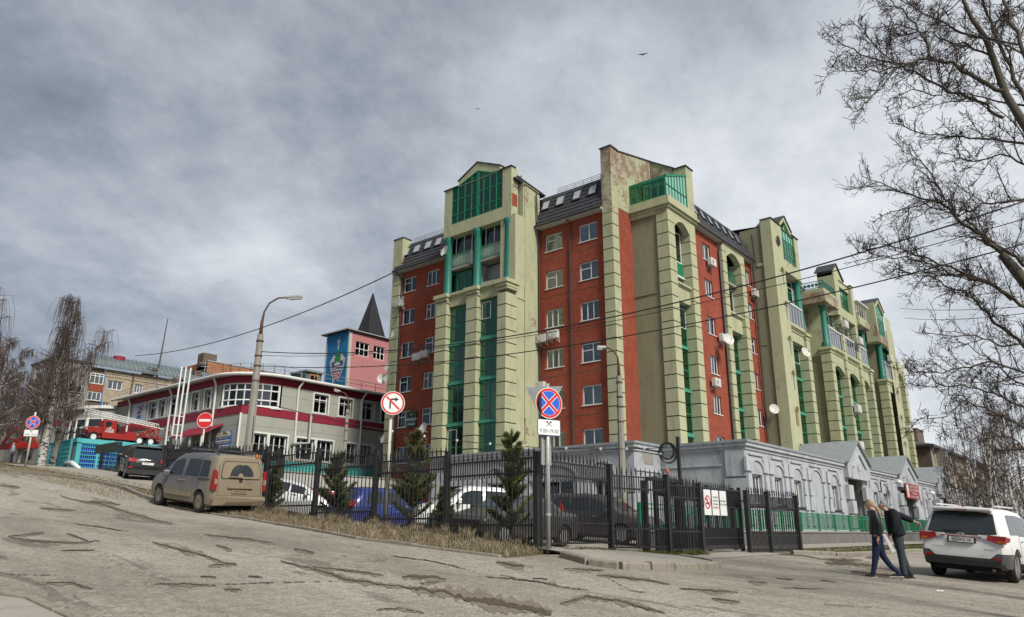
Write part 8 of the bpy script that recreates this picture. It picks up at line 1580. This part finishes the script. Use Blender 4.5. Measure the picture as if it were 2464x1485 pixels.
bare_tree('large bare poplar reaching in from the upper right with budding twigs', b1, (tr1, [.2, .14, .085, .068, .06, .052, .045, .036, .025]), [
    (c4((1000, 460), (870, 380), (760, 320), (660, 285), (560, 305), (430, 320), (290, 265), (160, 180)), D, 12.5, .055, .010, 1.25, 1.1), (c4((560, 305), (400, 350), (300, 350), (130, 365)), 12.8, 12.2, .022, .008, 1.2, .8), (c4((500, 320), (420, 420), (340, 500), (240, 580)), 12.8, 12.4, .018, .007, 1.1, .7),
    (c4((1010, 590), (880, 500), (700, 430), (530, 340), (400, 260), (240, 90)), 13.8, 13.2, .045, .008, 1.1, 1.1), (c4((660, 285), (600, 170), (530, 70), (430, -10)), 13, 13.3, .032, .014, 1.0, 1.2), (c4((1150, 720), (960, 690), (800, 680), (640, 670), (440, 610)), 14.2, 13.6, .035, .008, 1.0, 1.0),
    (c4((930, 200), (800, 160), (650, 80), (480, -10)), 14, 14.5, .04, .014, 1.2, 1.2), (c4((1150, 560), (1040, 330), (960, 150), (900, -20)), 14.6, 14.8, .06, .03, 1.1, 1.5), (c4((1120, 300), (1050, 120), (1000, -30)), 13, 13, .05, .03, 1.1, 1.5), (c4((960, 300), (840, 230), (720, 200), (560, 140), (420, 130)), 13.6, 13, .03, .009, 1.1, 1.0), (c4((760, 325), (690, 480), (560, 440), (430, 530)), 13.2, 12.8, .02, .007, 1.0, .8), (c4((1150, 830), (1000, 760), (850, 800), (700, 760)), 14, 14, .03, .008, 1.0, 1.0)])
b2 = at(2720, 1450, 17); b2.z = H(b2.x, b2.y); D = 17
tr2 = [b2-Vector((0, 0, .3)), at(2640, 1250, 17)]+[at(*p, D) for p in c4((1200, 1500), (1060, 1330), (1000, 1260))]
bare_tree('second bare tree at the right edge with boughs drooping over the cables', b2, (tr2, [.24, .2, .13, .10, .08]), [
    (c4((1000, 1260), (900, 1170), (780, 1080), (700, 1000), (500, 950), (300, 870)), 17, 15.5, .07, .009, 1.1, 1.3), (c4((780, 1080), (700, 940), (600, 800), (490, 740)), 16, 15.6, .035, .008, 1.0, 1.2), (c4((1050, 1480), (930, 1400), (780, 1340), (650, 1290), (540, 1250), (430, 1220), (280, 1250)), 17, 15.5, .05, .008, 1.0, 1.2),
    (c4((1200, 980), (1000, 1000), (900, 1010), (780, 1075), (600, 1000), (400, 1070)), 17, 16, .04, .010, 1.0, 1.3), (c5((1150, 480), (980, 370), (880, 310), (700, 270), (580, 220), (480, 190), (370, 170), (180, 150)), 17, 15.5, .055, .008, 1.1, 1.3), (c5((1150, 720), (1000, 590), (900, 500), (850, 440), (760, 360), (640, 330), (560, 280), (420, 250)), 17.5, 16, .055, .008, 1.0, 1.4),
    (c5((1150, 820), (900, 740), (750, 780), (600, 800), (440, 795)), 16, 15, .032, .008, 1.1, 1.1), (c5((1150, 1020), (900, 900), (750, 870), (620, 870), (500, 870)), 16.5, 15.5, .032, .008, 1.0, 1.0), (c5((1150, 1130), (900, 1000), (740, 960), (650, 1040), (490, 1050)), 16, 15, .03, .007, 1.0, .9), (c5((1150, 600), (960, 660), (820, 600), (640, 600), (500, 590)), 17, 16, .03, .008, .9, 1.1), (c5((1150, 260), (1000, 160), (860, 60), (760, -40)), 17, 17, .06, .03, 1.0, 1.3), (c5((1150, 900), (1000, 820), (850, 700), (700, 620)), 17.5, 17, .03, .008, .9, 1.1), (c5((1150, 1250), (1000, 1150), (880, 1130), (760, 1090)), 16, 15.5, .025, .007, .9, .9)])
# ---- birches
def birch(mb, tw, base, h, lean=(0, 0), weep=1.6, nb=60, r0=.17, tr=.012, tn=13, spread=.20, seed=0, t0=.22):
    B = Vector(base); pts = [B-Vector((0, 0, .3))]; n = 9
    for i in range(1, n+1): f = i/n; pts.append(B+Vector((lean[0]*f*f, lean[1]*f*f, h*f))+rv(.06*h/14))
    rs = [r0*(1-.92*i/n) for i in range(n+1)]; mb.tube(pts, rs, 7, False)
    for k in range(nb):
        f = rt_.uniform(t0, .98); i = min(n-1, int(f*n)); p = pts[i].lerp(pts[i+1], f*n-i); a = rt_.uniform(0, 2*math.pi); L = h*spread*(1.15-f)*rt_.uniform(.6, 1.2)+.4
        d = Vector((math.cos(a), math.sin(a), rt_.uniform(.5, 1.3))); q = grow(mb if L > 2 else tw, p, d, L, .010+.012*L, 5, .10, -.06, 4, .3)
        for _ in range(int(tn*(.6+L*.35))):
            j = rt_.randint(1, 4); s = q[j].lerp(q[j+1], rt_.random()); wl = weep*rt_.uniform(.35, 1.15); o = Vector((rt_.gauss(0, .5), rt_.gauss(0, .5), .1))
            pp = [s, s+o*.22*wl, s+o*.34*wl-Vector((0, 0, wl*.45)), s+o*.38*wl-Vector((0, 0, wl))]; tw.tube(pp, [tr, tr, tr*.9, tr*.6], 3, False)
def birch_tree(label, base, name='birch_tree', group=None, **k):
    t = thing(name, label, 'tree', base, 0, group); mb, tw = MB(), MB(); birch(mb, tw, base, **k); mb.build('trunk', M['birchbark'], t, smooth='all'); tw.build('crown', M['birchtwig'], t); return t
def gp(x, y, D): p = at(x, y, D); p.z = H(p.x, p.y); return p
birch_tree('tall weeping birch with a speckled white trunk left of the turquoise garage', gp(100, 1108, 62), h=at(178, 712, 62).z-gp(100, 1108, 62).z, nb=130, weep=1.9, tn=10, r0=.30, tr=.012, spread=.21)
birch_tree('second weeping birch leaning right behind the turquoise mesh gate', gp(128, 1105, 66), h=10.5, lean=(1.6, -2.2), nb=50, weep=1.7, tn=8, r0=.24, tr=.011, spread=.17)
birch_tree('weeping birch cut by the left edge of the picture', gp(-105, 1100, 60), h=11.5, nb=80, weep=2.2, tn=11, r0=.2, tr=.013, spread=.26)
for i, (x, y, D, h) in enumerate(((48, 1098, 88, 9), (8, 1090, 95, 12), (-30, 1090, 80, 11), (75, 1090, 96, 8))): birch_tree(('thin bare tree standing before the grey panel building', 'bare tree in the thicket at the left edge', 'low bare tree at the very left edge of the thicket', 'bushy bare tree hiding the foot of the grey panel building')[i], gp(x, y, D), 'bare_tree', h=h, nb=70, weep=1.0, tn=16, r0=.12, tr=.018, spread=.3, t0=.1)
BL = ('birch with pale stems right beside the far brick balconies', 'double stemmed birch in the middle of the right hand grove', 'birch standing behind the roof of the white SUV', 'tall birch at the right end of the grove', 'leaning birch in front of the dark thicket', 'slender birch close to the right edge', 'short birch just beyond the end of the grey wing')
for i, (x, y, D, h, ln) in enumerate(((2318, 1270, 62, 7.5, (.5, .3)), (2368, 1270, 60, 8.2, (-.8, .5)), (2342, 1270, 74, 8.8, (.8, -.4)), (2392, 1272, 56, 8.6, (.9, -1.0)), (2414, 1272, 64, 10.5, (-1.0, .8)), (2452, 1272, 54, 9.0, (.2, .2)), (2298, 1270, 78, 6.5, (0, 0)))):
    birch_tree(BL[i], gp(x, y, D), lean=ln, h=h, nb=34, weep=1.2, tn=8, r0=.13, tr=.009, spread=.24, group='birches in the grove at the right')
for i, (x, D, h) in enumerate(((2385, 95, 8), (2410, 88, 10), (2432, 92, 12), (2450, 84, 12.5), (2480, 76, 13), (2500, 92, 15))): birch_tree(('dark bare tree behind the grove, leftmost of the thicket', 'dark bare tree in the thicket, second from the left', 'dark bare tree in the middle of the thicket', 'tall dark bare tree in the thicket near the right edge', 'dark bare tree at the right picture edge', 'tallest dark bare tree beyond the right edge')[i], gp(x, 1272, D), 'bare_tree', h=h, nb=38, weep=.9, tn=13, r0=.14, tr=.016, spread=.28, t0=.06)
# ---- young pines
def needle_mat():
    m, t, b = mat('pine_needles', (.04, .06, .015), .7); co = objco(t); t.links.new(ramp(t, noise_n(t, co, 3.5, 3, .6), [(.35, (.035, .05, .018)), (.5, (.085, .105, .03)), (.65, (.16, .175, .05))]), b.inputs['Base Color']); return m
M['needles'] = needle_mat()
def pine(label, base, h, w, seed):
    r = random.Random(seed); t = thing('pine_tree', label, 'tree', base, 0, 'young pines behind the fence'); tb, nb_ = MB(), MB(); B = Vector(base); tb.tube([B-Vector((0, 0, .1)), B+Vector((.03, 0, h*.5)), B+Vector((0, .04, h))], [.045, .03, .008], 6)
    def tuft(p, d, n, ln):
        for _ in range(n):
            v = (Vector(d)*1.0+Vector((r.gauss(0, .5), r.gauss(0, .5), r.gauss(0, .4)))).normalized()*ln*r.uniform(.7, 1.2); s = v.cross(Vector((r.gauss(0, 1), r.gauss(0, 1), r.gauss(0, 1)))).normalized()*.0085; q = p-v*.12; nb_.add([q-s, q+s, q+v], [(0, 1, 2)])
    z = .12
    while z < .97:
        for k in range(r.choice((5, 6, 7))):
            a = r.uniform(0, 6.28); L = w*(1.05-z)**.75*r.uniform(.55, 1.1)*(.75 if z < .2 else 1)+.06; p = B+Vector((0, 0, h*z)); d = Vector((math.cos(a), math.sin(a), .45+.9*z)).normalized(); pts = [p]
            for i in range(4): d = (d+Vector((0, 0, .07))).normalized(); pts.append(pts[-1]+d*L/4)
            tb.tube(pts, [.012, .01, .008, .006, .004], 4, False)
            for i in range(1, 5):
                for s_ in range(3): tuft(pts[i-1].lerp(pts[i], s_/3), d, 20, .15)
                if i < 4:
                    for sg in (-1, 1): e = (d+sg*d.cross(Vector((0, 0, 1)))*.8).normalized(); q = pts[i]+e*L*.28; tb.tube([pts[i], q], [.006, .003], 3, False); [tuft(pts[i].lerp(q, k2/4), e, 17, .14) for k2 in range(1, 5)]
            tuft(pts[-1], d, 22, .13)
        z += r.uniform(.09, .13)
    for i in range(10): tuft(B+Vector((0, 0, h*(.9+.012*i))), (0, 0, 1), 14, .14)
    tb.build('trunk', M['bark'], t); nb_.build('needles', M['needles'], t)
for i, (x, y, D, h, w, lb) in enumerate(((991, 1262, 22.3, 2.95, 1.0, 'young pine behind the fence in front of the white pickup bonnet'), (1230, 1300, 19.4, 3.0, .95, 'bushy young pine beside the near fence corner'), (804, 1250, 24.8, 2.3, .85, 'small pine before the blue hatchback'), (652, 1236, 27.0, 1.9, .6, 'smallest pine at the tail of the muddy van'), (1068, 1270, 22.6, 1.1, .5, 'low pine sprig at the fence post by the pickup'))):
    p = at(x, y, D); p.z = H(p.x, p.y); top = at(x, {0: 1038, 1: 1041, 2: 1094, 3: 1125, 4: 1180}[i], D).z; pine(lb, p, top-p.z, w, 30+i)
# ---- dead grass, fresh grass, stones and litter
def blades(name, m, n, area, hmin, hmax, w=.006, lean=.5, clump=None, seed=1, z=0):
    r = random.Random(seed); b = MB(); k = 0; cl = [(area(r)) for _ in range(clump)] if clump else None
    while k < n:
        if cl: c = r.choice(cl); x, y = c[0]+r.gauss(0, .09), c[1]+r.gauss(0, .09); hm = .35+.65*((int(c[1]*1000) % 97)/97)
        else: x, y = area(r); hm = 1
        k += 1; h = r.uniform(hmin, hmax)*hm; a = r.uniform(0, 6.28); l = r.gauss(0, lean)*h; p = Vector((x, y, H(x, y)+z-.01)); s = Vector((math.cos(a), math.sin(a), 0))*w; m_ = Vector((math.cos(a+1.2)*l*.3, math.sin(a+1.2)*l*.3, h*.6)); tip = Vector((math.cos(a+1.2)*l, math.sin(a+1.2)*l, h*r.uniform(.75, 1)))
        b.add([p-s, p+s, p+m_+s*.6, p+m_-s*.6, p+tip], [(0, 1, 2, 3), (3, 2, 4)])
    o = b.build(name, m); return tag(o, None, None, None, 'stuff')
def straw(name, cs):
    m, t, b = mat(name, cs[1], .9, 0, .1); co = objco(t); t.links.new(ramp(t, noise_n(t, co, 5, 3, .6), [(.3, cs[0]), (.5, cs[1]), (.7, cs[2])]), b.inputs['Base Color']); return m
M['straw'] = straw('dry_straw', [(.10, .078, .05), (.21, .17, .11), (.38, .33, .235)]); M['greengrass'] = straw('spring_grass', [(.05, .05, .015), (.09, .10, .03), (.18, .15, .07)])
def strip(r): y = r.uniform(10.3, 26); x0 = kerbx(y)+.12; return (x0+(13.95-x0)*r.random()**.7, y)
o = blades('dry_grass', M['straw'], 26000, strip, .06, .22, .006, .7, None, 1); tag(o, 'low dead straw coloured grass covering the strip between kerb and fence', 'grass')
def nearfence(r): y = r.uniform(10.8, 26); return (13.35+r.gauss(.25, .22), y)
o = blades('tall_dry_grass', M['straw'], 12000, nearfence, .12, .52, .006, .6, 60, 2); tag(o, 'tall dead grass tufts leaning against the foot of the black fence', 'grass')
o = blades('weeds', M['greengrass'], 9000, lambda r: (r.uniform(14.0, 20.3), 10.0+r.gauss(.1, .22)), .04, .2, .006, .6, 60, 3, .03); tag(o, 'green and brown weeds growing under the right hand fence by the pavement', 'grass')
o = blades('verge_grass', M['straw'], 9000, lambda r: (r.uniform(11.2, 15.2), r.uniform(27, 46)), .04, .14, .01, .6, None, 4); tag(o, 'short brown grass on the verge below the far no stopping sign', 'grass')
o = blades('grass_patch', M['greengrass'], 7000, lambda r: (r.uniform(26, 44), r.uniform(8.1, 10.0)), .03, .10, .01, .6, None, 5); tag(o, 'mossy grass band between the driveway kerb and the footpath', 'grass')
def stones():
    b = MB(); r = random.Random(9)
    for _ in range(5200):
        x, y = (r.uniform(3, 20), r.uniform(-1, 14)) if r.random() < .7 else (r.uniform(8, 13), r.uniform(6, 26))
        if y > 9.7 and x > kerbx(y): continue
        s = abs(r.gauss(0, .010))+.004; p = Vector((x, y, H(x, y)+.012)); q = [p+Vector((s*r.uniform(.6, 1.3)*math.cos(a+r.random()), s*r.uniform(.6, 1.3)*math.sin(a+r.random()), 0)) for a in (0, 1.57, 3.14, 4.71)]; b.add(q+[p+Vector((0, 0, s*r.uniform(.4, .9)))], [(0, 1, 4), (1, 2, 4), (2, 3, 4), (3, 0, 4)])
    o = b.build('gravel', weathered('loose_gravel', (.28, .26, .22), .9, .4, (.1, .09, .07), .5, 30)); tag(o, 'loose grit and small stones scattered over the worn road', 'gravel', None, 'stuff')
stones()
def litter(label, p, s, cat='litter', m='white', seed=0):
    r = random.Random(seed); b = MB(); n = 7; q = [(p.x+s*r.uniform(.5, 1.1)*math.cos(6.28*i/n), p.y+s*r.uniform(.5, 1.1)*math.sin(6.28*i/n), H(p.x, p.y)+.02+s*r.uniform(0, .35)) for i in range(n)]+[(p.x, p.y, H(p.x, p.y)+.02+s*.3)]; b.add(q, [(i, (i+1) % n, n) for i in range(n)]); o = b.build('litter', M[m]); tag(o, label, cat)
def hit(x, y):                        # where the line of sight meets the ground
    r = ray(x, y); r = r/math.hypot(r.x, r.y); t = 3.0
    while t < 120 and ZC+r.z*t > H(r.x*t, r.y*t): t += .05
    return Vector((r.x*t, r.y*t, ZC+r.z*t))
# ---- earth filled cracks and worn holes in the road, each patch with its own ragged outline
def crack_patches():
  r = random.Random(4); A_ = lambda x, y: (x*.9626, 1058.8+y*.9626); B_ = lambda x, y: (1203.2+x*.3927, 902.4+y*.3927); C_ = lambda x, y: (1864.9+x*.352, 962.5+y*.352)
  L = [(A_, 2.2, [(150, 140), (180, 150), (260, 165), (340, 190), (400, 205), (430, 210)]), (A_, 2.4, [(510, 238), (600, 248), (690, 262)]), (A_, 3.2, [(380, 258), (430, 272), (500, 290), (560, 310), (592, 318)]), (A_, 2, [(520, 318), (590, 312)]), (A_, 3.4, [(700, 305), (760, 320), (830, 338), (862, 352), (960, 365), (1060, 377)]), (A_, 9, [(1020, 372), (1100, 385), (1200, 403), (1300, 420), (1380, 440)]), (A_, 2.6, [(780, 322), (860, 328), (960, 342)]),
        (A_, 4.5, [(1005, 345), (1060, 347), (1115, 352)]), (A_, 3, [(1050, 363), (1100, 358)]), (A_, 2.4, [(20, 243), (70, 255), (180, 260), (250, 255)]), (A_, 2, [(20, 243), (110, 235)]), (A_, 2.2, [(165, 235), (220, 255)]), (A_, 1.6, [(180, 210), (260, 222), (320, 232)]), (A_, 2.0, [(90, 362), (180, 362), (232, 378)]), (A_, 2.0, [(385, 363), (540, 368)]), (A_, 1.0, [(540, 367), (640, 362), (840, 357)]),
        (A_, 1.6, [(975, 292), (1060, 303), (1130, 318), (1190, 333)]), (A_, 3.2, [(220, 155), (300, 163)]), (A_, 3, [(560, 378), (605, 379)]), (A_, 2, [(940, 430), (1000, 425), (1060, 437)]), (A_, 1.4, [(1180, 343), (1290, 352), (1400, 365)]), (A_, 4, [(1240, 309), (1310, 318)]), (A_, 4, [(735, 276), (785, 285)]), (A_, 2.4, [(540, 265), (580, 278)]), (A_, 1.6, [(150, 280), (240, 278)]), (A_, 1.2, [(0, 340), (140, 343)]), (A_, 2.4, [(0, 116), (50, 120)]), (A_, 2, [(100, 172), (190, 178)]), (A_, 2.4, [(620, 345), (655, 346)]), (A_, 2.0, [(500, 345), (540, 348)]),
        (B_, 2.6, [(590, 1235), (760, 1250), (920, 1265), (1040, 1290)]), (B_, 7, [(0, 1400), (120, 1430), (320, 1470)]), (B_, 4, [(370, 1412), (450, 1395), (540, 1365), (600, 1380), (760, 1400), (900, 1440), (1010, 1470)]), (B_, 3, [(1100, 1315), (1300, 1330), (1460, 1340)]), (B_, 1.6, [(200, 1255), (330, 1262)]), (B_, 1.4, [(0, 1235), (200, 1270), (400, 1310), (560, 1330)]), (B_, 2.4, [(1300, 1380), (1470, 1400)]), (B_, 3, [(0, 1160), (150, 1180)]), (B_, 2, [(390, 1195), (640, 1205)]), (B_, 2.4, [(1520, 1270), (1640, 1280)]), (B_, 1.2, [(1730, 1310), (1990, 1320)]), (B_, 1.4, [(640, 1240), (800, 1330), (900, 1345)]),
        (C_, 4.5, [(340, 1118), (500, 1120), (700, 1142)]), (C_, 5.5, [(520, 1180), (700, 1195), (950, 1212)]), (C_, 2.4, [(330, 1095), (600, 1100)]), (C_, 2.6, [(620, 1080), (720, 1092)]), (C_, 1.4, [(0, 1225), (130, 1235)]), (C_, 1.6, [(300, 1240), (420, 1255)]), (C_, 1.8, [(20, 1060), (200, 1070), (330, 1095)])]
  for big, z_, wmul, m_ in ((1, .018, 3.2, weathered('dust_stain', (.19, .165, .13), .95, .3, (.10, .083, .06), .7, 5, .8, 40, .1)), (0, .024, 1.0, weathered('damp_earth', (.085, .066, .048), .95, .4, (.17, .145, .11), .6, 6, .8, 40, .1))):
    b = MB()
    for f, w, pl in L:
        if big and w < 2: continue
        pts = [f(*p) for p in pl]; P2 = []
        for p, q in zip(pts, pts[1:]):
            n = max(2, int(math.hypot(q[0]-p[0], q[1]-p[1])/4)); P2 += [(p[0]+(q[0]-p[0])*i/n, p[1]+(q[1]-p[1])*i/n) for i in range(n)]
        P2.append(pts[-1]); n = len(P2)-1; o = len(b.v); wx = 0; wd = [.6, .6]
        for i, (x, y) in enumerate(P2):
            tp = math.sin(math.pi*min(1, max(0, (i+.3)/(n+.6))))**.5; wx = wx*.7+r.gauss(0, .5)
            wd = [min(1.25, max(.12, q*.8+.12+r.gauss(0, .17))) for q in wd]
            for sgn in (-1, 1): h_ = hit(x, y+wx*w*.35+sgn*w*wmul*tp*wd[sgn > 0]*.95); b.v.append((h_.x, h_.y, H(h_.x, h_.y)+z_))
        b.f += [(o+2*i, o+2*i+1, o+2*i+3, o+2*i+2) for i in range(n)]
    o = b.build('road_stains' if big else 'road_cracks', m_); o['kind'] = 'structure'
crack_patches()
for i, (x, y, s, lb) in enumerate(((662, 1247, .14, 'crumpled white paper at the kerb right behind the muddy van'), (823, 1250, .08, 'small white scrap in the dead grass below a fence panel'), (1118, 1272, .10, 'white plastic bag in the grass under the pickup wheel'), (1210, 1292, .10, 'white rubbish at the foot of the fence below the bushy pine'), (1183, 1300, .10, 'white rag in front of the fence by the near corner'), (2263, 1427, .08, 'white wrapper lying on the road below the white SUV'), (118, 1122, .28, 'white rag bundle lying beside the birch at the far left'), (310, 1137, .12, 'white scrap on the verge before the garage'))): litter(lb, hit(x, y), s, 'litter', 'white', i)
a, c = hit(1984, 1459), hit(2098, 1466); b = MB(); b.bar(a+Vector((0, 0, .03)), c+Vector((0, 0, .03)), .014); o = b.build('stick', M['straw']); tag(o, 'thin pale stick lying on the road in the lower right foreground', 'stick')
# stacked white sandbag like edging by the far left birch
b = MB(); p0, p1 = hit(112, 1108), hit(190, 1128); b.tube([p0.lerp(p1, i/8)+Vector((0, 0, .15+.12*math.sin(i*2.1))) for i in range(9)], [.16, .2, .15, .2, .16, .2, .14, .18, .1], 8); o = b.build('white_pipe', M['white']); o.data.shade_smooth(); tag(o, 'lumpy white wrapped pipe on the ground left of the mesh gate', 'pipe')
# small warning pennant and orange lamp on the fence
p = at(890, 1040, 10); 
pf = at(1316+33, 1215, 20.5); b = MB(); b.add([tuple(pf+Vector((0, 0, .16))), tuple(pf+cr*.10+Vector((0, 0, -.14))), tuple(pf-cr*.03+Vector((0, 0, -.14)))], [(0, 1, 2)]); o = b.build('pennant', M['firered']); tag(o, 'small red pennant in front of the dark SUV behind the fence', 'pennant')
for i, (x, y, D) in enumerate(((618, 1105, 24.6), (1606, 1140, 22.5))): q = at(x, y, D); b = MB(); b.lathe([(.03, 0), (.05, .05), (.04, .12), (.01, .15)], q, 10); o = b.build('signal_lamp', M['lamporange']); tag(o, ('orange signal lamp on the fence post behind the van', 'orange signal lamp on top of the gate post')[i], 'lamp')
